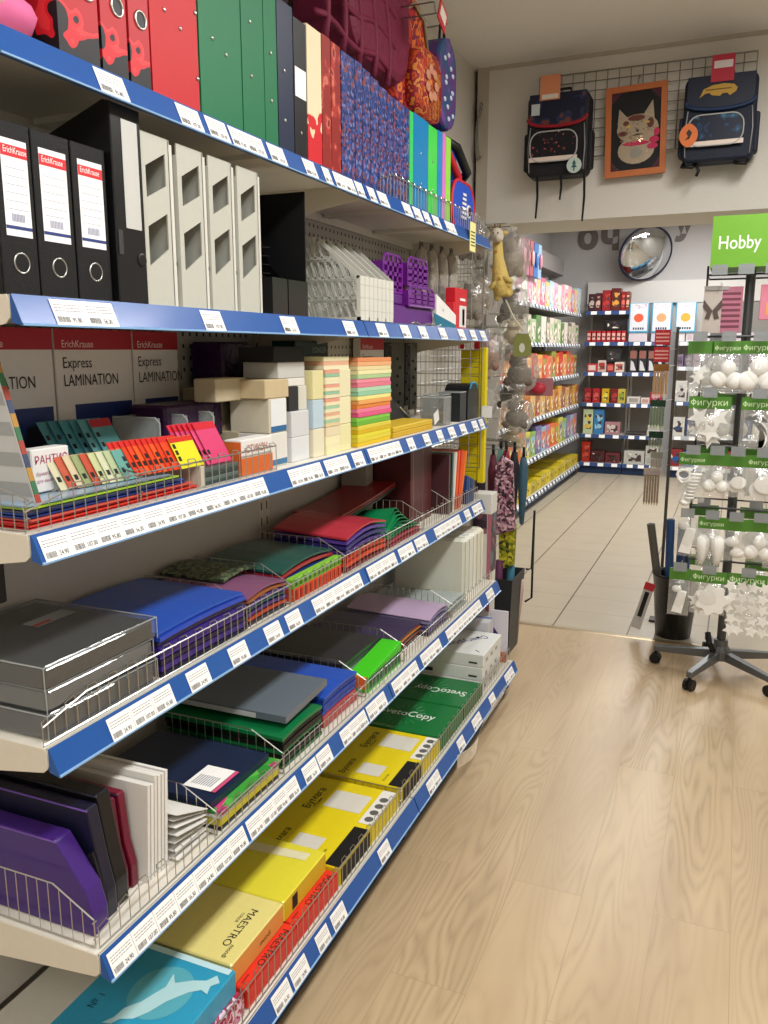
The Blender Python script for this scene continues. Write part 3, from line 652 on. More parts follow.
# grey white lattice files in film
LW = mat('#cfcfc6', .4)
for i in range(4):
    a = 2.19+.062*i; b = a+.06; X = -.996
    t = thing('magazine_file', f'off-white lattice magazine file with sloping sides, {ORDN[i]} from the black ones', 'magazine file', (X-.13, (a+b)/2, Z2), 'white lattice magazine files')
    g = G(); lo, hi, dd = .125, .235, .25
    side = [(X, Z2), (X, Z2+lo), (X-.13, Z2+hi), (X-dd, Z2+hi), (X-dd, Z2)]
    for yy in (a, b-.003):
        # rim bars of the lattice side
        for p, q in zip(side, side[1:]+side[:1]):
            p, q = V((p[0], 0, p[1])), V((q[0], 0, q[1])); n = V((0,1,0)).cross(q-p).normalized()*.012
            cen = V((X-.12, 0, Z2+.09)); n = n if (cen-p).dot(n) > 0 else -n
            g.prism([(p.x, p.z), (q.x, q.z), (q.x+n.x, q.z+n.z), (p.x+n.x, p.z+n.z)], 'y', yy, yy+.0025)
        if yy == a or i == 3:
            for sgn in (1,):
                for k in range(11):
                    x = X-.012-.022*k; z0 = Z2+.012; L_ = .05
                    for row in range(4):
                        zc = Z2+.03+row*.056
                        if zc+.03 > Z2+hi-(0 if x < X-.13 else ((x-(X-.13))/.13)*(hi-lo)): continue
                        g.prism([(x, zc-.022), (x+.006, zc-.022), (x-.016+.006, zc+.022), (x-.016, zc+.022)], 'y', yy+.0003, yy+.0022)
            for row in range(4): 
                zc = Z2+.004+row*.056
                xe = X-.004 if zc < Z2+lo-.01 else X-.13*(zc-Z2-lo)/(hi-lo)-.012
                g.box(X-dd+.006, xe, yy+.0003, yy+.0022, zc, zc+.008)
    g.box(X-.003, X, a+.003, b-.003, Z2, Z2+lo); g.box(X-dd, X, a+.003, b-.003, Z2, Z2+.003); g.box(X-dd, X-dd+.003, a+.003, b-.003, Z2, Z2+hi)
    g.build('body', LW, t)
    g = G()
    for yy in (a+.03,): g.box(X+.0001, X+.0006, yy, yy+.0012, Z2+.004, Z2+lo-.002)
    for zz in (.03, .065, .1): g.box(X+.0001, X+.0006, a+.002, b-.002, Z2+zz, Z2+zz+.0012)
    g.build('front_grid', mat('#b3b3a8', .4), t)
    if i == 0:
        g = G()
        n = 12; vs = []; R = random.Random(4)
        for p in range(n+1):
            for q in range(n+1):
                u, v = p/n, q/n; top = (lo+(hi-lo)*(1-u)/.52) if u > .48 else hi
                vs.append((X-.245+.235*u, 2.184+R.uniform(-.0035, .0025), Z2+.004+(top-.006)*v))
        g.add(vs, [(p*(n+1)+q, (p+1)*(n+1)+q, (p+1)*(n+1)+q+1, p*(n+1)+q+1) for p in range(n) for q in range(n)])
        g.build('shrink_film', film(alpha=.09), t)
# purple lattice trays
PU = mat('#6a1a86', .35, coat=.3)
def lattice_tray(a, b, z0, h, X, label, xd=.2):
    t = thing('lattice_tray', label, 'desk tray', (X-xd/2, (a+b)/2, z0), 'purple lattice trays')
    g = G(); r = .03
    P = rounded(a, b, z0-.03, z0+h, r)
    P = [(y, max(z, z0)) for y, z in P]
    g.tube([(X, y, z) for y, z in P], .004, 5, closed=True)
    n = 4
    for k in range(1, n): 
        y = a+(b-a)*k/n; g.box(X-.002, X+.002, y-.0065, y+.0065, z0+.004, z0+h-.003)
    for k in range(1, n): 
        z = z0+h*k/n; g.box(X-.002, X+.002, a+.003, b-.003, z-.006, z+.006)
    g.box(X-.002, X+.002, a+.002, b-.002, z0, z0+h*.12)
    g.box(X-xd, X, a, a+.002, z0, z0+h*.8).box(X-xd, X, b-.002, b, z0, z0+h*.8).box(X-xd, X-.002, a+.002, b-.002, z0, z0+.003).box(X-xd, X-xd+.002, a, b, z0, z0+h*.9)
    g.build('tray', PU, t); return t
lattice_tray(2.445, 2.60, Z2+.10, .115, -1.035, 'rounded purple lattice tray at the back left, on top of the stack')
lattice_tray(2.615, 2.80, Z2+.1285, .09, -1.02, 'purple lattice tray, top of the right pile')
lattice_tray(2.61, 2.86, Z2+.0635, .062, -1.015, 'purple lattice tray in the middle of the pile')
t = thing('purple_bin', 'closed purple plastic bin under the lattice trays', 'desk tray', (-1.1, 2.65, Z2))
G().bb(-1.25, -1.022, 2.45, 2.87, Z2, Z2+.062, .006).build('bin', mat('#5d2a78', .4), t)
G().bb(-1.25, -1.03, 2.45, 2.60, Z2+.062, Z2+.099, .006).build('raised_end', mat('#5d2a78', .4), t)
g = G().tube([(-1.0, 2.60+.05*k, Z2+.006+.006*math.sin(k*2.2)) for k in range(7)], .003, 5); tag(g.build('wire_scrap', STEEL, smooth=True), 'thin loose wire lying before the purple trays', 'wire')
# boxes and blister packs at the far end
def product_box(name, label, cat, x0, x1, y0, y1, z0, z1, m, decals=(), group=None, r=.002, parts=()):
    t = thing(name, label, cat, ((x0+x1)/2, (y0+y1)/2, z0), group)
    G().bb(x0, x1, y0, y1, z0, z1, r).build('carton', m, t)
    for nm, dm, quads in decals:
        g = G()
        for (face, a, b, c, d) in quads:
            e = .0006
            if face == 'f': X = x1+e; g.face([(X, y0+(y1-y0)*a, z0+(z1-z0)*c), (X, y0+(y1-y0)*b, z0+(z1-z0)*c), (X, y0+(y1-y0)*b, z0+(z1-z0)*d), (X, y0+(y1-y0)*a, z0+(z1-z0)*d)])
            elif face == 'n': Y = y0-e; g.face([(x0+(x1-x0)*a, Y, z0+(z1-z0)*c), (x0+(x1-x0)*b, Y, z0+(z1-z0)*c), (x0+(x1-x0)*b, Y, z0+(z1-z0)*d), (x0+(x1-x0)*a, Y, z0+(z1-z0)*d)])
            else: Z = z1+e; g.face([(x0+(x1-x0)*a, y0+(y1-y0)*c, Z), (x0+(x1-x0)*b, y0+(y1-y0)*c, Z), (x0+(x1-x0)*b, y0+(y1-y0)*d, Z), (x0+(x1-x0)*a, y0+(y1-y0)*d, Z)])
        g.build(nm, dm, t)
    return t
product_box('white_carton', 'white carton with a red hook drawing behind the red pack', 'box', -1.30, -1.19, 3.06, 3.20, Z2, Z2+.215, mat('#d6d4d2', .5), [('drawing', mat('#b02a34', .5), [('f', .35, .45, .5, .85), ('f', .35, .8, .8, .87), ('n', .7, .9, .3, .8)])])
g = G().prism([(2.875, Z2), (3.10, Z2), (3.10, Z2+.05), (2.875, Z2+.115)], 'x', -1.07, -1.01, 0)
t = thing('wedge_box', 'white wedge-shaped box with a teal lower band before the red pack', 'box', (-1.04, 2.97, Z2)); g.build('carton', mat('#e4e4e2', .45), t)
G().prism([(2.876, Z2+.001), (3.099, Z2+.001), (3.099, Z2+.014), (2.841, Z2+.05)], 'x', -1.0099, -1.009).build('band', mat('#0f6c86', .45), t)
g = G().text('1a', (-1.0092, 2.94, Z2+.058), (0,1,0), (0,0,1), .016); g.build('lettering', INK, t)
product_box('red_pack', 'red and white blister pack with black tool, standing at the end of the second shelf', 'pack', -1.06, -1.02, 3.12, 3.27, Z2, Z2+.155, mat('#c81e2a', .45), [('window', mat('#dcdcdc', .4), [('f', .35, .95, .05, .58)]), ('tool', INK, [('f', .6, .8, .1, .5)]), ('lettering', PAPER, [('f', .4, .85, .7, .76)])])
product_box('red_pack', 'flat red and white pack lying across the wedge box', 'pack', -1.055, -1.02, 3.105, 3.118, Z2, Z2+.10, mat('#cf2b36', .45))
for i in range(4):
    t = thing('foil_pouch', f'clear silvery pouch hanging at the end of the second shelf, {ORDN[i]} from the near side', 'pouch', (-1.12+.02*i, 3.10+.085*i, 1.66), 'silvery pouches')
    c = (-1.15+.012*i, 3.09+.085*i)
    g = G(); g.lathe([(.008, .03), (.026, .05), (.030, .13), (.026, .19), (.02, .215), (.004, .235)], (c[0], c[1], 1.655), 12); g.build('pouch', mat('#b6b3ac', .18, .5, bump=.7, bscale=30), t, smooth=True)
    G().box(c[0]-.001, c[0]+.001, c[1]-.02, c[1]+.02, 1.878, 1.905).build('header_tab', mat('#3b3a3a', .5), t)
# side grid at the end of the shelving
def wire_grid(name, label, o, u, v, nu, nv, r=.0022, frame=.004, m=None):
    o, u, v = V(o), V(u), V(v); g = G()
    for i in range(nu+1): g.tube([o+u*i/nu, o+u*i/nu+v], r, 4)
    for j in range(nv+1): g.tube([o+v*j/nv, o+v*j/nv+u], r, 4)
    g.tube([o, o+u, o+u+v, o+v], frame, 5, closed=True)
    return tag(g.build(name, m or CHROME), label, 'wire grid')
wire_grid('wire_grid', 'upright wire grid closing the far end of the left shelving', (-1.30, 3.432, 1.0), (.30, 0, 0), (0, 0, .9), 6, 18, .0016, .003)
# ---------------------------------------------------------------- goods on the third shelf
Z3 = 1.2205
def lam_box(y0, y1, label, x1=-1.275, z=Z3, h=.322, dim=False):
    t = thing('lamination_film_box', label, 'box', (x1-.015, (y0+y1)/2, z), 'lamination film boxes')
    G().bb(x1-.03, x1, y0, y1, z, z+h, .002).build('carton', mat('#d9d7d3', .45), t)
    e = x1+.0005; w = y1-y0
    g = G(); g.face([(e, y0, z+h*.87), (e, y1, z+h*.87), (e, y1, z+h), (e, y0, z+h)]); g.build('red_header', mat('#a81c2c', .4), t)
    g = G(); g.text('ErichKrause', (e+.0006, y0+w*.08, z+h*.885), (0,1,0), (0,0,1), .021, wx=.9, bold=.01); g.build('brand_lettering', mat('#e6c8c8', .5), t)
    g = G(); g.text('Express', (e+.0006, y0+w*.08, z+h*.755), (0,1,0), (0,0,1), .032, wx=.85); g.text('LAMINATION', (e+.0006, y0+w*.08, z+h*.64), (0,1,0), (0,0,1), .034, wx=.8); g.build('title_lettering', mat('#22222a', .5), t)
    a, b = y0+w*.2, y1-w*.04
    g = G(); g.face([(e, a, z+.01), (e, b, z+.01), (e, b, z+h*.52), (e, a, z+h*.52)], 0)
    g.face([(e+.0003, a, z+.01), (e+.0003, b, z+.01), (e+.0003, b, z+h*.18), (e+.0003, a+(b-a)*.45, z+h*.22), (e+.0003, a, z+h*.27)], 1)
    g.face([(e+.0006, a+(b-a)*.55, z+h*.12), (e+.0006, b, z+h*.10), (e+.0006, b, z+h*.27), (e+.0006, a+(b-a)*.75, z+h*.30), (e+.0006, a+(b-a)*.6, z+h*.22)], 2)
    g.face([(e+.0009, a+(b-a)*.5, z+h*.2), (e+.0009, a+(b-a)*.85, z+h*.3), (e+.0009, a+(b-a)*.8, z+h*.42), (e+.0009, a+(b-a)*.6, z+h*.4)], 3)
    g.build('picture', [mat('#22336e', .4), mat('#a9aeb4', .5), mat('#8f9a2a', .5), mat('#1c1d2a', .5)], t)
    return t
lam_box(1.07, 1.305, 'lamination film box with red header at the near end, partly behind the striped board')
lam_box(1.31, 1.545, 'lamination film box with red header, second from the near end')
lam_box(1.55, 1.715, 'lamination film box with red header, shaded behind the purple packs')
t = lam_box(2.80, 3.02, 'lamination film box with red header at the far half of the shelf')
# leaning striped board
t = thing('striped_board', 'grey striped board with a coloured edge leaning at the near end', 'board', (-1.15, .982, Z3+.03))
P0 = [(-1.30, 1.252), (-1.012, 1.252), (-1.085, 1.508), (-1.30, 1.508)]
G().prism(P0, 'y', .978, .990).build('board', mat('#b9bbbb', .5), t)
g = G()
for k in range(5):
    z = 1.27+k*.048; xe = -1.012-.073*(z-1.252)/.256; g.face([(-1.30, .9775, z), (xe-.002, .9775, z), (xe-.009, .9775, z+.022), (-1.30, .9775, z+.022)])
g.build('stripe', mat('#989b9b', .5), t)
g = G()
for k in range(12):
    z = 1.253+k*.0212; xe = -1.012-.073*(z-1.252)/.256; xe2 = xe-.073*.0212/.256
    g.prism([(xe+.0004, z), (xe2+.0004, z+.021), (xe2+.0018, z+.021), (xe+.0018, z)], 'y', .979, .989, k % 4)
g.build('coloured_edge', [mat('#9a4034', .5), mat('#3a6a4a', .5), mat('#a8803a', .5), mat('#3a4664', .5)], t)
# flat plastic sheets in the near basket
cols = [('#b81e26', 'dark red'), ('#d93a2c', 'orange red'), ('#c42430', 'red'), ('#d0574a', 'salmon'), ('#1c2f78', 'navy blue'), ('#1f4fae', 'blue'), ('#3a3f58', 'slate'), ('#9fc63a', 'lime'), ('#8ba3b8', 'pale blue grey')]
for i, (c, n) in enumerate(cols):
    z = Z3+.0005+i*.0046
    g = G().sheet(-1.295+.004*(i % 3), -1.004-.003*(i % 3), .952+.004*(i % 2), 1.40-.02*(i//2), z, .003, lambda u, v: 0, 2, 2)
    tag(g.build('plastic_folder', mat(c, .35, coat=.2)), f'{n} flat folder in the basket of the third shelf, {ORDN[len(cols)-1-i]} from the top', 'folder', 'flat folders in the near basket')
zs = Z3+.0005+9*.0046
# box with РАНТИС
t = product_box('stationery_box', 'small white box lettered in crimson standing on the flat folders', 'box', -1.10, -1.07, 1.03, 1.116, zs+.0006, 1.337, mat('#dcdad8', .5))
G().text('РАНТИС', (-1.0692, 1.036, 1.312), (0,1,0), (0,0,1), .019, wx=.95).build('title_lettering', mat('#a01c4c', .5), t)
g = G().text('бумага', (-1.0692, 1.038, 1.292), (0,1,0), (0,0,1), .009).text('для заметок', (-1.0692, 1.038, 1.280), (0,1,0), (0,0,1), .008); g.build('small_lettering', mat('#a86a88', .5), t)
# sticky index packs, leaning cards
def index_pack(y, x, z, w, h, c, label, lean=-22, group=None, top=None, spots=3):
    t = thing('index_sticker_pack', label, 'sticker pack', (x, y, z), group)
    g = G().box(x-.0008, x+.0008, y, y+w, z, z+h).rot((x, y, z), 'X', 0); s0 = []
    def sk(gg):
        M = Matrix.Translation((x, y, z)) @ Matrix.Rotation(math.radians(-18), 4, 'Y') @ Matrix.Shear('XZ', 4, (0, 0)) @ Matrix.Translation((-x, -y, -z))
        for i, p in enumerate(gg.v):
            gg.v[i] = (p[0]-(p[2]-z)*.32, p[1]+(p[2]-z)*lean/60., p[2])
        return gg
    sk(g).build('card', mat(c, .45), t)
    if top:
        sk(G().box(x+.0009, x+.0013, y, y+w, z+h*.84, z+h)).build('header_strip', mat(top, .45), t)
    g = G()
    for k in range(spots): g.box(x+.0009, x+.0014, y+.004, y+.012, z+h*(.25+.2*k), z+h*(.25+.2*k)+.009)
    if spots: sk(g).build('marks', mat('#1c1c1e', .5), t)
    return t
for i in range(7):
    index_pack(1.235+.021*i-(.035 if i > 4 else 0), -1.20+.007*i, zs+.001 if i < 9 else Z3, .06, .10, ['#4e8a90', '#3f7d86', '#4d8e94', '#568f94', '#4a8a92', '#5a979a', '#57989c'][i], f'teal sticker pack leaning by the clear box, {ORDN[i]} from the near end', -18, 'teal sticker packs', '#b02430' if i == 6 else None)
cl = ['#c8c4a4', '#b8543c', '#c9b996', '#8d9a6a', '#b84a34', '#b9c08e', '#c4c8a8', '#a8b890', '#5f9a92']
for i in range(9):
    index_pack(1.075+.017*i, -1.055+.003*i, zs+.0008, .05, .056, cl[i], f'small cream, green or red sticker pack, {ORDN[i]} of the near basket row', -16, 'small sticker packs in the near basket', None, 1)
for i in range(10):
    index_pack(1.215+.013*i, -1.035+.0025*i, Z3+.0465 if i < 8 else Z3+.0465, .055, .066, ['#d8421c', '#e0551f', '#cf3a18'][i % 3], f'orange sticker pack, {ORDN[i]} of the orange row', -20, 'orange sticker packs', '#c81f1f', 2 if i % 2 else 1)
index_pack(1.352, -1.008, Z3+.0465, .075, .062, '#d9d420', 'yellow sticker pack in front of the orange ones', -16, None, '#c8281c', 3)
for i in range(6):
    index_pack(1.415+.012*i, -1.04+.004*i, Z3+.04, .075, .088, ['#c83a6a', '#d84878', '#cf3f70'][i % 3], f'pink sticker pack with a red header, {ORDN[i]} of the pink row', -20, 'pink sticker packs', '#c81f2f', 1)
for i in range(4):
    tag(G().bb(-1.09, -1.0, 1.42+.0*i, 1.545, Z3+.0006+i*.0095, Z3+.0006+i*.0095+.009, .001).build('note_pad', mat(['#3a4a48', '#5b6a66', '#38423f', '#4f5e5a'][i], .5)), f'grey green flat pad under the pink sticker packs, {ORDN[3-i]} from the top', 'note pad', 'grey green pads')
G_sup = tag(G().bb(-1.12, -1.0, 1.405, 1.418, Z3, Z3+.045, .001).build('card_stop', mat('#c9c4b4', .6)), 'thin card stop between the orange and pink sticker packs', 'card')
# clear acrylic box with green pads
t = thing('acrylic_tray', 'clear acrylic tray with a green note pad behind the orange stickers', 'tray', (-1.13, 1.43, Z3))
AC = mat('#cfd6d4', .08, 0, .30)
g = G(); z0, z1 = Z3+.046, Z3+.140
for y in (1.405, 1.50, 1.60): g.box(-1.22, -1.10, y, y+.003, Z3, z1)
g.box(-1.22, -1.10, 1.408, 1.60, Z3, Z3+.003); g.box(-1.222, -1.22, 1.405, 1.603, Z3, z1); g.box(-1.10, -1.097, 1.405, 1.603, Z3, z1*.0+Z3+.10)
g.build('tray', AC, t)
for y in (1.405, 1.50, 1.60): G().tube([(-1.10, y+.0015, Z3+.002), (-1.10, y+.0015, z1-.01), (-1.11, y+.0015, z1), (-1.22, y+.0015, z1)], .0022, 5).build('edge', mat('#a9b0ae', .15, 0, .8), t)
tag(G().bb(-1.20, -1.115, 1.515, 1.59, Z3+.0035, Z3+.075, .001).build('note_block', mat('#8fb08c', .6)), 'pale green note block inside the clear acrylic tray', 'note block')
# purple wrapped packs
PW = mat('#33193f', .25, bump=.8, bscale=35)
for i, (a, b, z, h, x) in enumerate([(1.62, 1.84, Z3, .075, -1.14), (1.62, 1.84, Z3+.0755, .085, -1.14), (1.80, 1.93, Z3+.19, .11, -1.20), (1.70, 1.80, Z3, .0, 0)]):
    if h: tag(G().bb(x-.10, x, a-.14*(i < 2), b-.14*(i < 2), z, z+h, .006).build('wrapped_pack', PW), ['dark purple film-wrapped pack at the bottom, behind the pink stickers', 'dark purple film-wrapped pack on top, behind the pink stickers', 'dark purple film-wrapped pack high on the cardboard cartons'][i], 'pack', 'dark purple wrapped packs')
# cardboard cartons and note blocks
def carton(x0, x1, y0, y1, z0, z1, label, c='#b3a88c', decals=(), nm='cardboard_carton', group=None):
    return product_box(nm, label, 'box', x0, x1, y0, y1, z0, z1, mat(c, .7, var=.06), decals, group)
carton(-1.27, -1.155, 1.72, 1.93, Z3, Z3+.187, 'beige carton at the back behind the purple packs, bottom one', '#9a9078')
carton(-1.20, -1.105, 1.712, 1.782, Z3+.0, Z3+.085, 'small beige carton beside the purple packs, lower one', '#b5aa90')
carton(-1.15, -1.09, 1.60, 1.73, Z3+.162, Z3+.215, 'beige carton lying on top of the purple packs', '#b9ae92')
carton(-1.30, -1.21, 1.94, 2.14, Z3, Z3+.25, 'tall brown carton at the back behind the note towers', '#8f8468')
WB = [('label', mat('#2c5f8a', .5), [('f', .06, .5, .06, .3)]), ('print', mat('#3a3a40', .5), [('f', .06, .2, .55, .85), ('f', .65, .9, .5, .58)])]
carton(-1.13, -1.02, 1.715, 1.80, Z3, Z3+.082, 'white carton at shelf level left of the note towers', '#d4d2cc', [('print', mat('#3f6f96', .5), [('f', .05, .95, .05, .22)])])
carton(-1.13, -1.02, 1.715, 1.80, Z3+.0825, Z3+.165, 'white and blue labelled carton, middle of the stack left of the note towers', '#c4bda9', [('label', mat('#d9dde0', .5), [('f', .08, .95, .2, .98)]), ('blue_band', mat('#2d6496', .5), [('f', .08, .95, .03, .2)])])
carton(-1.15, -1.02, 1.70, 1.812, Z3+.1655, Z3+.21, 'open beige carton on top of the stack left of the note towers', '#bfae8a')
t = carton(-1.05, -1.005, 1.565, 1.70, Z3, Z3+.082, 'orange and white sticker box with outlined lettering at the shelf front', '#dcdad6', [('orange_band', mat('#d4682c', .5), [('f', 0, 1, 0, .5), ('n', 0, 1, 0, .95)])])
G().text('СТИКОН', (-1.0040, 1.585, Z3+.052), (0,1,0), (0,0,1), .024, wx=.9).build('title_lettering', mat('#b0604a', .5), t)
carton(-1.25, -1.14, 1.845, 1.93, Z3+.25, Z3+.298, 'black flat box on top of the carton tower', '#1c1c1f') if False else None
# tower of black and white boxes px 285-305
def block(nm, x0, x1, y0, y1, z0, z1, c, label, group=None, layers=None):
    if not layers: return tag(G().bb(x0, x1, y0, y1, z0, z1, .0015).build(nm, mat(c, .65)), label, 'note block', group)
    t = thing(nm, label, 'note block', ((x0+x1)/2, (y0+y1)/2, z0), group); n = len(layers); h = (z1-z0)/n
    for k, cc in enumerate(layers): G().box(x0+.0008*(k % 2), x1-.0008*(k % 2), y0, y1, z0+h*k, z0+h*(k+1)-.0003).build('sheet_layer', mat(cc, .65), t)
    return t
block('note_block', -1.12, -1.02, 1.822, 1.915, Z3, Z3+.062, '#d2d4d6', 'white note block in film, bottom of the pile right of the cartons')
block('note_block', -1.12, -1.02, 1.822, 1.915, Z3+.0625, Z3+.128, '#c9cbce', 'white note block in film, second from the bottom right of the cartons')
block('note_block', -1.12, -1.025, 1.822, 1.87, Z3+.1285, Z3+.19, '#2a2a2c', 'black note box standing on the white blocks, left one')
block('note_block', -1.12, -1.025, 1.872, 1.915, Z3+.1285, Z3+.19, '#c9c7bc', 'pale note block standing beside the small black box')
block('note_block', -1.13, -1.03, 1.78, 1.915, Z3+.2105 if False else Z3+.2105, Z3+.25, '#bcbcb8', 'grey white flat box under the black one on the tower')
block('note_block', -1.13, -1.03, 1.76, 1.915, Z3+.2505, Z3+.288, '#1b1b1e', 'black flat box at the very top of the carton tower')
tag(G().bb(-1.12, -1.03, 1.822, 1.915, Z3+.1905, Z3+.21, .001).build('note_block', mat('#d8d6ce', .6)), 'thin white pad between the small black box and the grey flat box', 'note block')
# pastel blocks, three columns by three rows
PZ = [Z3, Z3+.076, Z3+.152]
PC = {0: ['#e4e0b0', '#c8d8dc', '#d9d2a0'], 1: ['#dfd8a8', '#e2dcae', '#d4d0a0']}
pl = [['#e2dcb0', '#e6dfb6', '#dccfae'], ['#d8c49a', '#9ec2a0', '#e2d9b4', '#d8a88a', '#e0dab8', '#9ec2a0', '#e2d9b4', '#d99a84'], ['#e0d2b0', '#8fb89a', '#e2d9b4', '#d89c86', '#e0dab8', '#e2d9b4', '#8fb89a', '#d99a84']]
names = ['bottom', 'middle', 'top']
for r in range(3):
    z = PZ[r]; 
    block('note_block', -1.11, -1.012, 1.925, 1.985, z, z+.075, ['#dcd6bc', '#b4c8d4', '#d6cf9c'][r], f'pastel note block, {names[r]} of the left column of the block wall', 'pastel note blocks')
    block('note_block', -1.105, -1.008, 1.99, 2.075, z, z+.075, 0, f'striped pastel note block, {names[r]} of the middle column of the block wall', 'pastel note blocks', pl[r])
    block('note_block', -1.11, -1.01, 2.08, 2.15, z, z+.075, ['#ded9a6', '#e0dab4', '#dcd6b2'][r], f'cream note block, {names[r]} of the right column of the block wall', 'pastel note blocks')
block('note_block', -1.12, -1.015, 1.995, 2.15, Z3+.2275, Z3+.262, 0, 'cream and orange striped note block lying on top of the block wall', None, ['#e0dab8', '#d8a88a', '#e2dcb4'])
t = product_box('dark_green_box', 'dark green box with pale lettering on top behind the block wall', 'box', -1.20, -1.125, 2.04, 2.24, Z3+.0, Z3+.305, mat('#15302a', .45)); G().text('LONGER', (-1.1242, 2.14, Z3+.272), (0,1,0), (0,0,1), .022).build('lettering', mat('#8fa89c', .5), t)
# tall multicolour tower, one pad per colour
TW = ['#d9b820', '#d8c83c', '#dcd23a', '#cfae1c', '#d8c648', '#6cae3c', '#7fc44a', '#d85a86', '#e07a96', '#d9803c', '#e0a05c', '#e6dc8c', '#8fc0a0', '#a8cfae', '#d8788c', '#e08a9a', '#a8c490', '#e2dcaa', '#dccf9c', '#e0a878', '#d98c5c']
CN = {'#d9b820':'mustard'}
hh = .258/len(TW)
cname = ['mustard', 'yellow', 'bright yellow', 'dark mustard', 'pale yellow', 'green', 'light green', 'deep pink', 'pink', 'orange', 'light orange', 'cream yellow', 'mint', 'pale mint', 'rose', 'salmon pink', 'sage', 'cream', 'beige', 'peach', 'apricot']
R = random.Random(3)
for i, c in enumerate(TW):
    d = R.uniform(-.003, .003)
    tag(G().bb(-1.11+d, -1.006+d*.5, 2.19+d, 2.44+d, Z3+hh*i, Z3+hh*(i+1)-.0004, .001).build('sticky_note_pad', mat(c, .6)), f'{cname[i]} sticky note pad in the tall bright stack', 'note pad', 'bright stack of note pads')
# yellow pads and black punches
for k in range(2):
    tag(G().bb(-1.12, -1.004, 2.46, 2.83-.0*k, Z3+.0003+.018*k, Z3+.0003+.018*k+.0172, .002).build('yellow_pad', mat(['#c9a226', '#cfae30'][k], .5)), f'flat yellow envelope pack lying before the black punches, {["lower","upper"][k]} one', 'pad', 'flat yellow packs')
def punch(y0, y1, label):
    t = thing('hole_punch', label, 'hole punch', (-1.16, (y0+y1)/2, Z3), 'black hole punches')
    G().bb(-1.24, -1.125, y0, y1, Z3, Z3+.02, .003).build('base', BLACK, t)
    G().prism([(y0, Z3+.11), (y0+.02, Z3+.12), (y1, Z3+.03), (y1, Z3+.021), (y0, Z3+.021)], 'x', -1.235, -1.13).build('handle', mat('#202124', .35, coat=.2), t, bevel=.003)
    G().tube([(-1.128, y0+.10, Z3+.075), (-1.124, y1-.02, Z3+.032)], .0045, 6).build('chrome_arm', CHROME, t, smooth=True)
punch(2.45, 2.70, 'large black hole punch beside the bright stack of pads')
punch(2.72, 2.93, 'black hole punch with a chrome arm, farther one')
# pen cups
def cup(y0, y1, x0, x1, h, m, label, nm='pen_cup'):
    t = thing(nm, label, 'pen cup', ((x0+x1)/2, (y0+y1)/2, Z3)); e = .003
    g = G().box(x0, x1, y0, y0+e, Z3, Z3+h).box(x0, x1, y1-e, y1, Z3, Z3+h).box(x0, x0+e, y0+e, y1-e, Z3, Z3+h).box(x1-e, x1, y0+e, y1-e, Z3, Z3+h).box(x0+e, x1-e, y0+e, y1-e, Z3, Z3+e)
    g.build('cup', m, t)
    g = G().tube([(x0, y0, Z3+h), (x1, y0, Z3+h), (x1, y1, Z3+h), (x0, y1, Z3+h)], .0015, 4, closed=True); g.build('rim', mat('#a8acac', .2), t); return t
cup(2.94, 3.03, -1.09, -1.0, .105, film('#aeb4b4', .28, .06, .1, 5), 'clear acrylic pen cup, nearer one by the black punches')
cup(3.045, 3.13, -1.12, -1.035, .11, film('#aeb4b4', .28, .06, .1, 5), 'clear acrylic pen cup behind, beside the dark one')
cup(3.14, 3.22, -1.09, -1.0, .115, mat('#2c3032', .1, 0, .8), 'smoky dark pen cup beside the round black organiser')
t = thing('desk_organiser', 'round-topped black desk organiser with a blue rim at the far end', 'organiser', (-1.05, 3.31, Z3))
G().prism(rounded(3.235, 3.39, Z3-.05, Z3+.145, .06)[:14]+[(3.235, Z3), (3.39, Z3)], 'x', -1.10, -.998).build('body', mat('#16181a', .35), t)
G().tube([(-1.0, 3.26, Z3+.125), (-1.0, 3.29, Z3+.147), (-1.0, 3.34, Z3+.147), (-1.0, 3.37, Z3+.125)], .005, 5).build('rim', mat('#2a86a8', .4), t)
tag(G().box(-1.002, -1.0, 2.85, 2.90, Z3+.02, Z3+.06).rot((-1.0, 2.87, Z3+.0), 'X', 18).build('price_card', mat('#d9d9d6', .6)), 'white price card leaning between the punches and the clear cup', 'price card')
# hanging stationery on the back at the far half
for i, (a, b, z, h, c) in enumerate([(3.03, 3.09, 1.27, .26, '#1a1b1c'), (3.10, 3.24, 1.26, .27, '#55544c'), (3.25, 3.30, 1.27, .26, '#1b1c1d'), (3.305, 3.39, 1.25, .28, '#5e5d55')]):
    t = thing('blister_card', f'dark grey blister card hanging behind the third shelf, {ORDN[i]} from the near side', 'pack', (-1.27, (a+b)/2, z), 'dark blister cards')
    G().bb(-1.285, -1.275, a, b, z, z+h, .002).build('card', mat(c, .5), t)
    g = G()
    for k in range(6): g.ball((-1.272, (a+b)/2+.02*math.sin(k*2), z+.03+.035*k), .004, .01, .007, 8)
    g.build('clips', mat('#2a2a2a', .4), t)
    G().tube([(XB, (a+b)/2, z+h-.01), (-1.26, (a+b)/2, z+h-.01)], .002, 4).build('hook', CHROME, t)
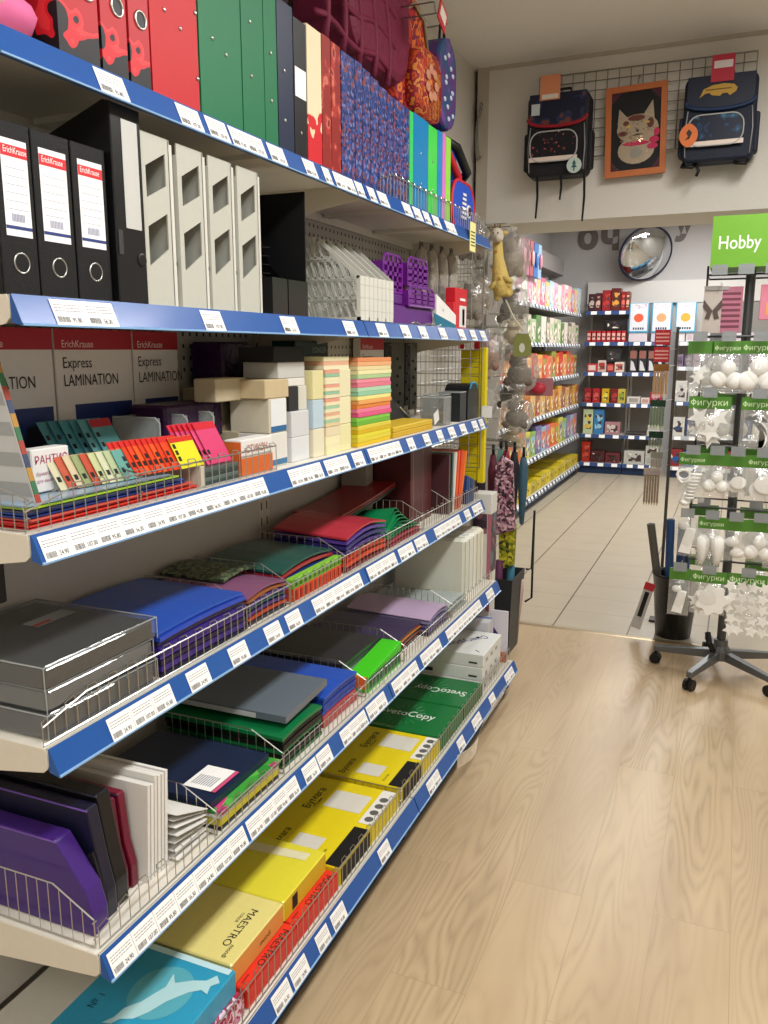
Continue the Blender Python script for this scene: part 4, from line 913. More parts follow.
# long yellow index pack and red tags at the very end
t = thing('yellow_divider_pack', 'long yellow file divider pack hanging on the end grid', 'pack', (-1.05, 3.50, .93))
YL = mat('#c8b818', .45)
g = G()
for k in range(15): g.bb(-1.10, -1.02, 3.455, 3.475, .94+.0375*k, .94+.0375*k+.0355, .002)
g.build('dividers', YL, t); G().bb(-1.018, -.985, 3.452, 3.478, .93, 1.51, .004).build('side_strip', mat('#d4c21a', .4), t)
g = G()
for k in range(3): g.box(-1.11+.035*k, -1.085+.035*k, 3.448, 3.451, 1.505, 1.55, k % 2)
g.build('header_tags', [mat('#b3202c', .5), PAPER], t)
tag(G().box(-1.0, -.955, 3.447, 3.449, 1.215, 1.265).build('price_card', mat('#e2e2de', .6)), 'blank white card clipped at the far end of the third shelf', 'price card')
# ---------------------------------------------------------------- goods on the fourth shelf
Z4 = .8657; Z5 = .5107; ZB = .1547
def clear_case(x0, x1, y0, y1, z0, z1, label, group=None, inner='#2e2f31', al=.25):
    t = thing('clear_case', label, 'case', ((x0+x1)/2, (y0+y1)/2, z0), group)
    G().bb(x0+.006, x1-.006, y0+.006, y1-.006, z0+.002, z1-.004, .002).build('dark_sheets', mat(inner, .5), t)
    G().bb(x0, x1, y0, y1, z0, z1, .006).build('clear_shell', film('#aab0b0', al, .06, .15, 9), t)
    g = G().tube([(x0, y0, z1), (x1, y0, z1), (x1, y1, z1), (x0, y1, z1)], .0016, 4, closed=True).tube([(x1, y0, z0), (x1, y0, z1)], .0014, 4).tube([(x1, y1, z0), (x1, y1, z1)], .0014, 4)
    g.build('edge', mat('#9ea3a3', .15, 0, .75), t)
    return t
clear_case(-1.30, -.998, .95, 1.232, Z4, Z4+.046, 'clear plastic case of dark sheets, bottom of the near stack', 'clear cases of dark sheets', '#3a3c44')
clear_case(-1.30, -1.002, .955, 1.228, Z4+.0465, Z4+.088, 'clear plastic case of dark sheets, middle of the near stack', 'clear cases of dark sheets', '#55585c', .35)
t = clear_case(-1.30, -.996, .948, 1.234, Z4+.0885, Z4+.130, 'clear plastic case of black sheets with a small sticker, top of the near stack', 'clear cases of dark sheets', '#232426', .2)
G().box(-1.20, -1.16, 1.10, 1.20, Z4+.1303, Z4+.1307).build('sticker', mat('#8b8b8b', .5), t); G().box(-1.175, -1.165, 1.10, 1.14, Z4+.1308, Z4+.1311).build('sticker_mark', mat('#a83a28', .5), t)
t = product_box('black_case', 'black case with a grey paper label hung under the third shelf', 'case', -1.27, -1.14, .955, 1.02, Z4+.205, Z4+.318, mat('#131417', .4))
G().box(-1.165, -1.142, .9535, .9545, Z4+.24, Z4+.31).build('label', mat('#7d7d7f', .5), t)
def stack(name, label, cat, x0, x1, y0, y1, z0, spec, group, amp=.004, seed=1):
    """spec: list of (colour, colour word, thickness); every folder is its own thing"""
    R = random.Random(seed); z = z0; n = len(spec); out = []
    for i, (c, w, th) in enumerate(spec):
        ph = R.uniform(0, 1); a = amp*(i+1)/n; ox, oy = R.uniform(-.006, .003), R.uniform(-.003, .003)
        f = (lambda u, v, a=a: a*(math.sin(PI*v)*.9+(1-u)*.6))
        g = G().sheet(x0+R.uniform(0, .01), x1+min(0, ox), y0+abs(oy), y1-abs(oy), z, th, f, 5, 5)
        lab = f'{w} {label}, {("top one" if i == n-1 else "bottom one" if i == 0 else ORDN[n-1-i]+" from the top")}'
        out.append(tag(g.build(name, mat(c, .3, coat=.25)), lab, cat, group)); z += th+.0012+amp/n*1.6
    return z
BV = '#3a2a78'
stack('plastic_folder', 'folder in the pile beside the clear cases', 'folder', -1.29, -.999, 1.245, 1.552, Z4, [('#1e1f33','black navy',.010),(BV,'violet',.011),('#23203f','dark violet',.009),('#45308c','bright violet',.012),('#3c2b80','violet',.010),('#2a2352','dark violet',.008),('#2746b0','royal blue',.009),('#1f4fb0','blue',.006)], 'blue and violet folder pile', .006, 2)
stack('plastic_folder', 'folder in the narrow mixed fourth shelf pile', 'folder', -1.27, -1.003, 1.572, 1.755, Z4, [('#2a2138','dark violet',.008),('#b0442c','brick red',.007),('#4b357c','violet',.008),('#2b6a70','teal',.005),('#573c86','violet',.008),('#9a5a34','rust orange',.004),('#7f4f70','mauve',.005)], 'mixed folder pile', .012, 4)
PATG = printed(['#3d4a38', '#5a6a4c', '#2f3a2c', '#75805f'], 120)
z = stack('plastic_folder', 'folder in the pile with bright notched edges', 'folder', -1.27, -1.03, 1.778, 2.072, Z4, [('#3a3a44','grey',.008),('#263a80','blue',.010),('#1f56a8','bright blue',.009),('#20357c','dark blue',.01),('#a02a3c','crimson',.008),('#1f4f48','dark green',.006)], 'bright edged folder pile', .014, 5)
tag(G().sheet(-1.29, -1.10, 1.62, 1.765, Z4+.085, .006, lambda u, v: .01*math.sin(PI*v), 5, 5).build('patterned_folder', PATG), 'dark green speckled folder lying high at the back behind the mixed pile', 'folder')
for i, (c, w, z0, h) in enumerate([('#d0401f', 'orange red', Z4, .033), ('#7fbf3a', 'light green', Z4+.0335, .026)]):
    t = thing('notched_folder', f'{w} notched box folder, {["lower","upper"][i]} one at the front of the bright edged pile', 'folder', (-1.01, 1.92, z0), 'notched box folders')
    G().bb(-1.028, -1.004, 1.785, 2.068, z0, z0+h, .002).build('box', mat(c, .4), t)
    g = G()
    for k in range(11): g.box(-1.0039, -1.0025, 1.795+.025*k, 1.805+.025*k, z0+.006, z0+h-.004)
    g.build('notches', mat('#8d2c18' if i == 0 else '#3f7a28', .5), t)
stack('plastic_folder', 'folder in the orange and violet pile', 'folder', -1.25, -1.003, 2.10, 2.395, Z4, [('#7a2030','dark red',.008),('#d8482a','orange',.011),('#cf3f26','orange red',.010),('#4a3480','violet',.010),('#2f2b6c','indigo',.010),('#553a90','light violet',.008),('#b03040','crimson',.006)], 'orange and violet folder pile', .022, 6)
def fan(x0, x1, y0, y1, z0, n, c, w):
    for i in range(n):
        g = G().sheet(x0, x1-.006*i, y0+.01*i, y1-.012*i, z0+.0045*i, .0028, lambda u, v, i=i: (.01+.007*i)*math.sin(PI*v)**1.2*(.4+.6*u), 5, 8)
        tag(g.build('plastic_folder', mat(c[i % len(c)], .28, coat=.3)), f'{w} arched folder in the fanned green pile, {ORDN[n-1-i]} from the top', 'folder', 'fanned green folders')
stack('plastic_folder', 'folder under the fanned green ones', 'folder', -1.24, -1.003, 2.425, 2.71, Z4, [('#8a2434','dark red',.008),('#b0304a','crimson',.008)], 'red folders under the green', .004, 8)
fan(-1.24, -1.006, 2.43, 2.715, Z4+.026, 7, ['#0f7a48', '#128a50', '#0d6b40'], 'bright green')
# big dark red sheet file lying over the piles at the back
for i, (c, w) in enumerate([('#1d3a30', 'dark green'), ('#7a2028', 'dark red'), ('#8f2a2c', 'red')]):
    g = G().sheet(-1.29, -1.115, 2.30, 2.75, Z4+.100+.009*i, .006, lambda u, v: .04*v*v+.006*math.sin(3*v)*u, 5, 8)
    tag(g.build('large_folder', mat(c, .35, coat=.2)), f'large {w} folder lying across the back of the fourth shelf, rising to the right', 'folder', 'large folders at the back')
# upright goods at the far end of the fourth shelf
Zq = Z4
product_box('maroon_box_file', 'wide maroon box file standing upright at the back of the fourth shelf', 'box file', -1.29, -1.06, 2.76, 2.985, Zq, Zq+.285, mat('#4a1a1f', .4, coat=.2), [('edge', mat('#7f5f5a', .4), [('f', .1, .13, 0, 1), ('f', .55, .57, 0, 1)])])
G_lam = product_box('red_topped_box', 'pale box with a red top band standing behind the green folders', 'box', -1.30, -1.20, 2.68, 2.74, Zq, Zq+.29, mat('#8f8b86', .5), [('band', mat('#8a1c28', .5), [('f', 0, 1, .85, 1), ('n', 0, 1, .85, 1)])])
for i, (y, c, w, h, ln) in enumerate([(3.045, '#4a2a30', 'spiral bound dark maroon', .235, .0), (3.075, '#163c34', 'dark green', .235, .01), (3.10, '#dad9d2', 'white', .235, .03), (3.13, '#e0551c', 'orange', .235, .04), (3.16, '#d43c1c', 'orange red', .235, .05), (3.19, '#e87028', 'bright orange', .225, .075)]):
    g = G().box(-1.22, -1.01, y, y+.018, Zq, Zq+h)
    g.v = [(p[0], p[1]+ln*((p[2]-Zq)/h)**1.5, p[2]) for p in g.v]
    tag(g.build('upright_folder', mat(c, .35, coat=.2)), f'{w} folder standing upright at the far end of the fourth shelf', 'folder', 'upright folders at the far end')
for i in range(4):
    g = G().box(-1.22, -1.006, 3.27+.027*i, 3.288+.027*i, Zq, Zq+.12-.008*i)
    tag(g.build('upright_folder', mat(['#1f3f78', '#24508f', '#1c3a6c', '#2a4a80'][i], .4)), f'low blue folder at the very end of the fourth shelf, {ORDN[i]} after the orange ones', 'folder', 'low blue folders')

# ---------------------------------------------------------------- shelf above the base
def case_file(y0, y1, x1, h, c, label, cut=.07, x0=-1.30, parts=True):
    t = thing('document_case', label, 'document case', ((x0+x1)/2, (y0+y1)/2, Z5), 'upright document cases')
    g = G().prism([(x0, Z5), (x1, Z5), (x1, Z5+h*.25), (x1-.012, Z5+h*.5), (x1-cut, Z5+h-.004), (x1-cut-.004, Z5+h), (x0, Z5+h)], 'y', y0, y1)
    g.build('body', mat(c, .32, coat=.3), t, bevel=.003)
    if parts: G().tube([(x0, y0-.0005, Z5+h-.003), (x1-cut, y0-.0005, Z5+h-.003)], .0018, 4).build('edge', mat('#6a4a9a' if 'violet' in label else '#2a2a38', .3), t)
    return t
case_file(.962, 1.0, -.945, .166, '#3d1f70', 'violet plastic document case standing nearest on the shelf above the base')
case_file(1.008, 1.034, -.955, .205, '#14152b', 'navy document case standing right behind the violet one', .03)
case_file(1.038, 1.07, -.96, .215, '#0d0d12', 'black document case standing between the navy and the burgundy ones', .03)
case_file(1.074, 1.090, -.975, .185, '#5a1228', 'thin burgundy document case, nearer of two', .02)
case_file(1.094, 1.112, -.972, .188, '#6a152c', 'thin burgundy document case, touching the white paper folders', .02)
g = G().prism([(-.99, Z5+.12), (-.975, Z5+.13), (-.955, Z5+.06), (-.95, Z5+.03), (-.965, Z5+.03)], 'y', 1.0015, 1.0065); tag(g.build('flap', mat('#1a1a1c', .4)), 'black flap tongue hanging between the violet and navy cases', 'flap')
for i in range(6):
    h = [.195, .192, .205, .2, .198, .2][i]; y = 1.118+.0105*i
    g = G().prism([(-1.25, Z5), (-.956, Z5), (-.952, Z5+h), (-1.25, Z5+h)], 'y', y, y+.007)
    g.v = [(p[0], p[1]+.010*((p[2]-Z5)/h)-.0, p[2]) for p in g.v]
    tag(g.build('paper_folder', mat(['#d8d6d0', '#e0deda'][i % 2], .55)), f'white cardboard folder standing upright beside the burgundy cases, {ORDN[i]} from them', 'folder', 'upright white folders')
# loose form papers
for i in range(7):
    z = Z5+.0008+.0085*i
    g = G().sheet(-1.25, -.940-.004*(i % 3), 1.192, 1.294, z, .0018, lambda u, v, i=i: .007*i*(1-v)+.004*u*u*(1+i*.35)+.004*math.sin(5*u+i)*(i/6), 8, 3)
    m = mat(['#e4e3de', '#dbdad5'][i % 2], .6)
    if i == 6:
        t = thing('form_sheet', 'stack-topping white form sheet ruled with thin lines', 'paper', (-1.08, 1.24, z)); g.build('sheet', m, t)
        g = G()
        for k in range(7):
            u0 = .35+.06*k; x = -1.25+.30*u0; zz = z+.0025+.004*u0*u0*3.1+.004*math.sin(5*u0+6); g.face([(x, 1.20, zz+.042*.92), (x+.0012, 1.20, zz+.042*.92), (x+.0012, 1.28, zz+.042*.14), (x, 1.28, zz+.042*.14)])
        g.build('ruled_lines', mat('#6a6a6c', .6), t)
    else: tag(g.build('form_sheet', m), f'white form sheet with curling edge in the paper stack, {ORDN[6-i]} from the top', 'paper', 'stack of form sheets')
# navy folders over green floral and yellow
FLO = printed(['#3f9a3a', '#2f8a34', '#58b04a', '#c8407a', '#d8d4c8', '#3f9a3a', '#2f8a34'], 26, 'voronoi')
stack('plastic_folder', 'folder under the navy ones', 'folder', -1.27, -.926, 1.315, 1.56, Z5, [('#16171b','black',.008),('#c8bb2a','yellow',.014),('#d8d6cf','white',.006)], 'yellow and white folders', .002, 11)
tag(G().sheet(-1.26, -.922, 1.318, 1.562, Z5+.037, .008, lambda u, v: .002*math.sin(PI*v), 4, 4).build('floral_folder', FLO), 'green folder printed with pink and white flowers under the navy folder', 'folder')
t = thing('navy_folder', 'navy folder with a white and pink barcode sticker, top of the pile', 'folder', (-1.1, 1.43, Z5+.048))
G().sheet(-1.26, -.945, 1.312, 1.545, Z5+.048, .016, lambda u, v: .002*math.sin(PI*u), 4, 4).build('cover', mat('#16233f', .4, coat=.2), t)
g = G().box(-1.04, -.968, 1.345, 1.44, Z5+.0667, Z5+.0670, 0).box(-.967, -.957, 1.345, 1.44, Z5+.0667, Z5+.0670, 1)
for k in range(9): g.box(-1.03+.006*k, -1.027+.006*k, 1.36, 1.40, Z5+.0672, Z5+.0673, 2)
g.build('barcode_sticker', [PAPER, mat('#c8507a', .5), mat('#9a9aa4', .5)], t)
tag(G().sheet(-1.27, -.95, 1.318, 1.55, Z5+.0685, .008, lambda u, v: .001, 3, 3).build('navy_folder', mat('#1a2a4a', .4, coat=.2)) , 'navy folder', 'folder') if False else None
# grey clear folder over dark green
stack('plastic_folder', 'folder in the dark green pile behind the second divider', 'folder', -1.28, -.935, 1.595, 1.80, Z5, [('#0f5a38','dark green',.008),('#131517','black',.010),('#17181a','black grey',.010),('#126a40','green',.008),('#101214','deep black',.012),('#0e0f11','glossy black',.008),('#12703f','bright green',.009)], 'dark green and black folder pile', .006, 12)
t = thing('zip_folder', 'clear grey zip folder with a white edge strip lying on the green folders', 'folder', (-1.1, 1.72, Z5+.098))
G().sheet(-1.29, -.945, 1.63, 1.85, Z5+.1005, .018, lambda u, v: .014*v, 4, 4).build('body', mat('#5f6a74', .15, coat=.4), t)
G().sheet(-1.28, -1.03, 1.6275, 1.6295, Z5+.102, .012, lambda u, v: 0, 2, 1).build('edge_strip', mat('#b4b8ba', .3), t)
stack('plastic_folder', 'folder in the blue pile over red', 'folder', -1.27, -.945, 1.83, 2.04, Z5, [('#a8343c','red',.016),('#b83a44','light red',.012),('#2344a0','blue',.012),('#1e3f9c','royal blue',.012),('#1a3890','deep blue',.010),('#2450b4','bright blue',.008)], 'royal blue folder pile', .006, 13)
# black trays and bright green
stack('plastic_folder', 'folder in the black-topped pile behind the fourth divider', 'folder', -1.29, -1.0, 2.07, 2.345, Z5, [('#3f9f3a','green',.007),('#d0d2d0','white',.012),('#2a3f68','slate blue',.007),('#c8cac8','pale grey',.012),('#8d9296','grey',.010),('#3a3c40','dark grey',.010),('#2c2d30','black',.012)], 'black topped pile', .003, 14)
t = thing('notched_folder', 'bright green folder with an orange corner lying beside the black folders', 'folder', (-.965, 2.2, Z5+.04))
G().prism([(2.085, Z5), (2.345, Z5), (2.345, Z5+.075), (2.085, Z5+.05)], 'x', -.998, -.93).build('cover', mat('#3fc41c', .4, coat=.2), t, bevel=.002)
G().box(-.9295, -.929, 2.09, 2.34, Z5+.01, Z5+.045).build('window_strip', mat('#2d6a4a', .4), t)
G().box(-.985, -.935, 2.0755, 2.0845, Z5+.015, Z5+.05).build('orange_corner', mat('#e0662a', .5), t)
stack('plastic_folder', 'folder in the striped red and orange pile', 'folder', -1.28, -.955, 2.385, 2.60, Z5, [('#1a1a20','black',.006),('#a02c2c','red',.006),('#1b1b22','dark',.006),('#c8502a','orange',.006),('#1a1a24','black violet',.005),('#b8742c','amber',.005),('#a83030','brick red',.006),('#3a3050','dark violet',.004)], 'striped pile', .004, 15)
stack('plastic_folder', 'glossy folder draped toward the rail', 'folder', -1.26, -.93, 2.615, 2.825, Z5, [('#4a4468','dull violet',.008),('#6a628c','lilac',.009),('#5a5480','grey violet',.009),('#857fa6','pale lilac',.008),('#b09ab8','pinkish lilac',.003)], 'lilac folder pile', .014, 16)
for i in range(3):
    tag(G().sheet(-1.27, -.93-.006*i, 2.86, 3.06, Z5+.0006+.011*i, .007, lambda u, v, i=i: .006*math.sin(PI*v)+.004*u*i, 5, 5).build('clear_folder', mat('#b9c4c2', .12, 0, .6, bump=.4, bscale=15)), f'clear film folder lying before the white boxes, {["bottom","middle","top"][i]} one', 'folder', 'clear folders before the white boxes')
for i in range(5):
    a = 3.10+.055*i; c = ['#cfd1c4', '#d6d8ce', '#dcddd4', '#d6d3c4', '#dcd9c8'][i]
    t = thing('white_box_file', f'translucent off-white box file standing upright, {ORDN[i]} from the near side', 'box file', (-1.1, a+.025, Z5), 'off-white box files')
    G().bb(-1.27, -.955, a, a+.052, Z5, Z5+.245, .012).build('body', mat(c, .35, coat=.2), t)
    G().tube([(-.9545, a+.004, Z5+.01), (-.9545, a+.004, Z5+.235)], .0015, 4).build('seam', mat('#a9ab9c', .4), t)
# ---------------------------------------------------------------- paper packs on the base shelf
def ream(x0, x1, y0, y1, z0, z1, c, label, group=None, side=None):
    t = thing('paper_pack', label, 'paper pack', ((x0+x1)/2, (y0+y1)/2, z0), group)
    G().bb(x0, x1, y0, y1, z0, z1, .003).build('wrapper', mat(c, .35, coat=.25), t)
    if side: 
        g = G().face([(x1+.0006, y0+.003, z0+.002), (x1+.0006, y1-.003, z0+.002), (x1+.0006, y1-.003, z1-.003), (x1+.0006, y0+.003, z1-.003)]); 
    return t
def flat(t, name, m, quads, z):
    for q in quads: o = G().face([(x, y, z) for x, y in q]).build(name, m, t)
    return o
X1 = -.838; H1 = .0505
PINK = printed(['#d06a9a', '#e0a0c0', '#b03a5a', '#e8c8d8', '#a83048'], 30, 'noise')
t = thing('paper_pack', 'pink marbled paper pack under the sea blue one at the near end', 'paper pack', (-.96, 1.12, ZB)); G().bb(-1.10, X1, .99, 1.25, ZB, ZB+H1, .003).build('wrapper', PINK, t)
t = ream(-1.10, -.852, .985, 1.243, ZB+H1+.0005, ZB+.105, '#2b93b8', 'sea blue paper pack with a pale leaping whale print, nearest on the base shelf')
zt = ZB+.1056
R = 28
flat(t, 'disc_print', mat('#54a3b4', .4), [[(-.955+.062*math.cos(2*PI*k/R), 1.135+.07*math.sin(2*PI*k/R)) for k in range(R)]], zt)
wh = [(-.858, 1.13), (-.872, 1.115), (-.888, 1.112), (-.905, 1.12), (-.93, 1.128), (-.955, 1.15), (-.96, 1.175), (-.95, 1.19), (-.945, 1.165), (-.925, 1.148), (-.918, 1.165), (-.905, 1.185), (-.885, 1.195), (-.9, 1.165), (-.902, 1.145), (-.885, 1.135), (-.87, 1.135)]
wh = [(-.862,1.20),(-.874,1.185),(-.868,1.165),(-.885,1.17),(-.905,1.155),(-.93,1.12),(-.945,1.085),(-.962,1.06),(-.985,1.05),(-.992,1.035),(-1.01,1.03),(-.998,1.05),(-.995,1.075),(-.975,1.10),(-.955,1.15),(-.962,1.185),(-.944,1.165),(-.915,1.185),(-.89,1.195),(-.878,1.215)]
wh_ = [(-.865,1.165),(-.878,1.135),(-.893,1.12),(-.88,1.085),(-.892,1.08),(-.905,1.105),(-.925,1.11),(-.94,1.08),(-.948,1.085),(-.94,1.12),(-.955,1.15),(-.972,1.2),(-.965,1.205),(-.94,1.17),(-.92,1.145),(-.9,1.15),(-.88,1.16)]
flat(t, 'whale_print', mat('#a9d0d6', .4), [wh], zt+.0005)
flat(t, 'white_band', mat('#b9dbe4', .4), [[(-1.09, 1.225), (-.858, 1.225), (-.858, 1.240), (-1.09, 1.240)]], zt)
G().text('№ 1', (-1.05, 1.05, zt), (0,1,0), (-1,0,0), .022, depth=0).build('lettering', mat('#173a4a', .5), t)
for i, (a, b) in enumerate([(1.262, 1.474), (1.478, 1.69)]):
    t = ream(-1.11, X1, a, b, ZB, ZB+.047, '#d8301f', f'red paper pack with black lettering, {["nearer","farther"][i]} of two at the base front', 'red paper packs')
    G().text('MAESTRO', (X1-.024, b-.02, ZB+.0476), (0,-1,0), (1,0,0), .024, wx=1.15).build('title_lettering', INK, t)
    G().text('intensive', (X1-.024, a+.04, ZB+.0476), (0,-1,0), (1,0,0), .008).build('small_lettering', INK, t)
    y = [('#dcd082', 'pale yellow'), ('#d9cf3a', 'bright lemon yellow')][i]
    t = ream(-1.12, -.870, a-.008, b-.006, ZB+.0478, ZB+.101, y[0], f'{y[1]} paper pack with black lettering lying on the red packs', 'yellow lettered packs')
    g = G().face([(-.8694, a-.004, ZB+.050), (-.8694, b-.010, ZB+.050), (-.8694, b-.010, ZB+.098), (-.8694, a-.004, ZB+.098)]); g.build('side_band', mat(['#d8924a', '#cfae28'][i], .4), t)
    if i == 0:
        G().text('MAESTRO', (-.925, b-.05, ZB+.1016), (0,-1,0), (1,0,0), .026, wx=1.1).text('COLOR', (-.938, b-.07, ZB+.1016), (0,-1,0), (1,0,0), .010).build('title_lettering', INK, t)
        G().text('mondi', (-.905, a+.045, ZB+.1016), (0,-1,0), (1,0,0), .016).build('small_lettering', INK, t)
        G().text('80 A4', (-1.06, a+.025, ZB+.1016), (0,1,0), (-1,0,0), .022).build('format_lettering', INK, t)
        G().text('mondi', (-.8690, a+.10, ZB+.066), (0,1,0), (0,0,1), .018).build('side_lettering', INK, t)
    else:
        flat(t, 'pale_window', mat('#d9d4b0', .4), [[(-1.06, b-.075), (-.90, b-.06), (-.90, b-.03), (-1.06, b-.04)]], ZB+.1016)
        g = G().box(-.8692, -.8688, a+.03, a+.055, ZB+.055, ZB+.09); g.build('barcode', INK, t)
for i, (a, b) in enumerate([(1.70, 2.098), (2.126, 2.478)]):
    t = ream(-1.13, X1, a, b, ZB, ZB+H1, '#dcc81c', f'yellow black-edged office paper pack with pale window, {["nearer one by the red packs","farther one by the green packs"][i]}', 'yellow office paper packs')
    zt = ZB+H1+.0006
    flat(t, 'black_edge', mat('#17171a', .4), [[(-1.128, a+.003), (-1.112, a+.003), (-1.112, b-.003), (-1.128, b-.003)], [(-.885, a+.003), (X1-.002, a+.003), (X1-.002, a+(b-a)*.47), (-.885, a+(b-a)*.47)]], zt)
    g = G().face([(X1+.0006, a+.003, ZB+.003), (X1+.0006, a+(b-a)*.47, ZB+.003), (X1+.0006, a+(b-a)*.47, ZB+H1-.003), (X1+.0006, a+.003, ZB+H1-.003)]); g.build('black_side', mat('#17171a', .4), t)
    m2 = a+(b-a)*.5
    flat(t, 'pale_window', mat('#cfccc2', .5), [[(-1.015, m2+.05), (-.90, m2+.05), (-.90, m2+.145), (-1.015, m2+.145)], [(-1.01, a+.035), (-.93, a+.035), (-.93, a+.105), (-1.01, a+.105)]], zt)
    G().text('Бумага', (-1.045, m2+.02, zt), (0,1,0), (-1,0,0), .034, bold=.025).text('офисная', (-1.032, m2+.035, zt), (0,1,0), (-1,0,0), .012).text('Бумага', (-1.04, a+.015, zt), (0,1,0), (-1,0,0), .028, bold=.025).text('80 A4 500', (-.905, a+.02, zt), (0,1,0), (-1,0,0), .010).build('title_lettering', INK, t)
    flat(t, 'white_panel', mat('#dedcd6', .5), [[(-.885, m2+.01), (X1-.002, m2+.01), (X1-.002, b-.004), (-.885, b-.004)]], zt)
    g = G()
    for k in range(4): g.add([(-.862+.013*math.cos(2*PI*j/14), m2+.035+.036*k+.013*math.sin(2*PI*j/14), zt+.0006) for j in range(14)], [tuple(range(14))])
    g.build('round_icons', mat('#5a5a58', .5), t)
for i, (a, b) in enumerate([(2.484, 2.735), (2.742, 2.99)]):
    t = ream(-1.21, X1, a, b, ZB, ZB+.053, '#0c6b34', f'dark green copy paper pack with white lettering, {["nearer one beside the yellow packs","farther one with upside-down lettering"][i]}', 'green copy paper packs')
    zt = ZB+.0536
    if i == 0: g = G().text('SvetoCopy', (-1.115, (a+b)/2-.012, zt), (1,0,0), (0,1,0), .06, wx=.78, bold=.03); g2 = G().text('SvetoCopy', (-1.115, a+.008, zt), (1,0,0), (0,1,0), .022, bold=.03)
    else: g = G().text('SvetoCopy', (-.865, (a+b)/2+.012, zt), (-1,0,0), (0,-1,0), .06, wx=.78, bold=.03); g2 = None
    g.build('title_lettering', mat('#d8e0d8', .5), t)
    if g2: g2.build('small_lettering', mat('#a9c07a', .5), t)
    g = G(); cx_, cy_ = -1.02, (a+b)/2
    for k in range(18):
        an = 2*PI*k/18; g.tube([(cx_+.05*math.cos(an), cy_+.06*math.sin(an), zt), (cx_+.075*math.cos(an), cy_+.09*math.sin(an), zt)], .0006, 3)
    g.build('sunburst', mat('#6fae84', .5), t)
for i in range(3):
    z0 = ZB+.0555*i; dx = [0, .004, .008][i]
    t = ream(-1.12, X1-.004+dx*.4, 2.996+dx*.3, 3.26+dx, z0, z0+.055, '#d6d8d6', f'white copy paper pack with blue script, {["bottom","middle","top"][i]} of the stack of three', 'white copy paper packs')
    zt = z0+.0556
    g = G().text('А4', (-.872, 3.04, z0+.02), (0,1,0), (0,0,1), .02)
    for k in range(3): G().box(X1-.0036+dx*.4, X1-.003+dx*.4, 3.03+.07*k, 3.055+.07*k, z0+.018, z0+.032).build('side_print', mat('#8f9690', .5), t)
    g = G().box(-1.11, -1.05, 2.9945+dx*.3, 2.9955+dx*.3, z0+.015, z0+.03).box(-.90, -.865, 2.9945+dx*.3, 2.9955+dx*.3, z0+.015, z0+.022); g.build('end_print', mat('#2a3a38', .5), t)
    if i == 2:
        G().text('Снегурочка', (-.90, 3.225, zt), (-.62,-.78,0), (.78,-.62,0), .05, wx=.82, bold=.02).build('script_lettering', mat('#1f2a6a', .5), t)
        G().tube([(-.885, 3.04, zt), (-.865, 3.025, zt)], .0015, 4).build('small_mark', mat('#2a2a3a', .5), t)
product_box('grey_carton', 'grey white carton standing behind the white copy paper', 'box', -1.12, -.90, 3.275, 3.36, ZB, ZB+.205, mat('#bcbcc0', .5), [('blue_band', mat('#5a6aa0', .5), [('t', .0, 1, .6, .9)])])
t = product_box('price_board', 'white card with a violet curved panel standing past the white paper stack', 'card', -.925, -.842, 3.385, 3.392, ZB, .385, mat('#cfccd6', .5)); 
G().prism([(-.922, .30), (-.905, .305), (-.885, .28), (-.875, .24), (-.872, .20), (-.90, .19), (-.922, .2)], 'y', 3.3835, 3.3845).build('violet_panel', mat('#3a1f6a', .5), t)
tag(G().bb(-.872, -.842, 3.372, 3.382, ZB, ZB+.045, .001).build('orange_card', mat('#b8603a', .5)), 'small orange brown card at the end corner of the base shelf', 'card')
# torn plastic strip hanging off the base rail
g = G()
n = 14; vs = []
for k in range(n+1):
    u = k/n; y = 2.52+.62*u; x = -.79+.012*math.sin(u*7); z = .135-.05*math.sin(u*PI)*.9+.02*u; w = .05*(1-u*.75)
    vs += [(x, y, z), (x+.008*math.sin(9*u), y, z-w)]
g.add(vs, [(2*k, 2*k+2, 2*k+3, 2*k+1) for k in range(n)])
o = g.build('plastic_strip', film('#d8dadc', .45, .15), smooth=True); tag(o, 'torn clear plastic strip peeling off the base price rail', 'plastic strip')
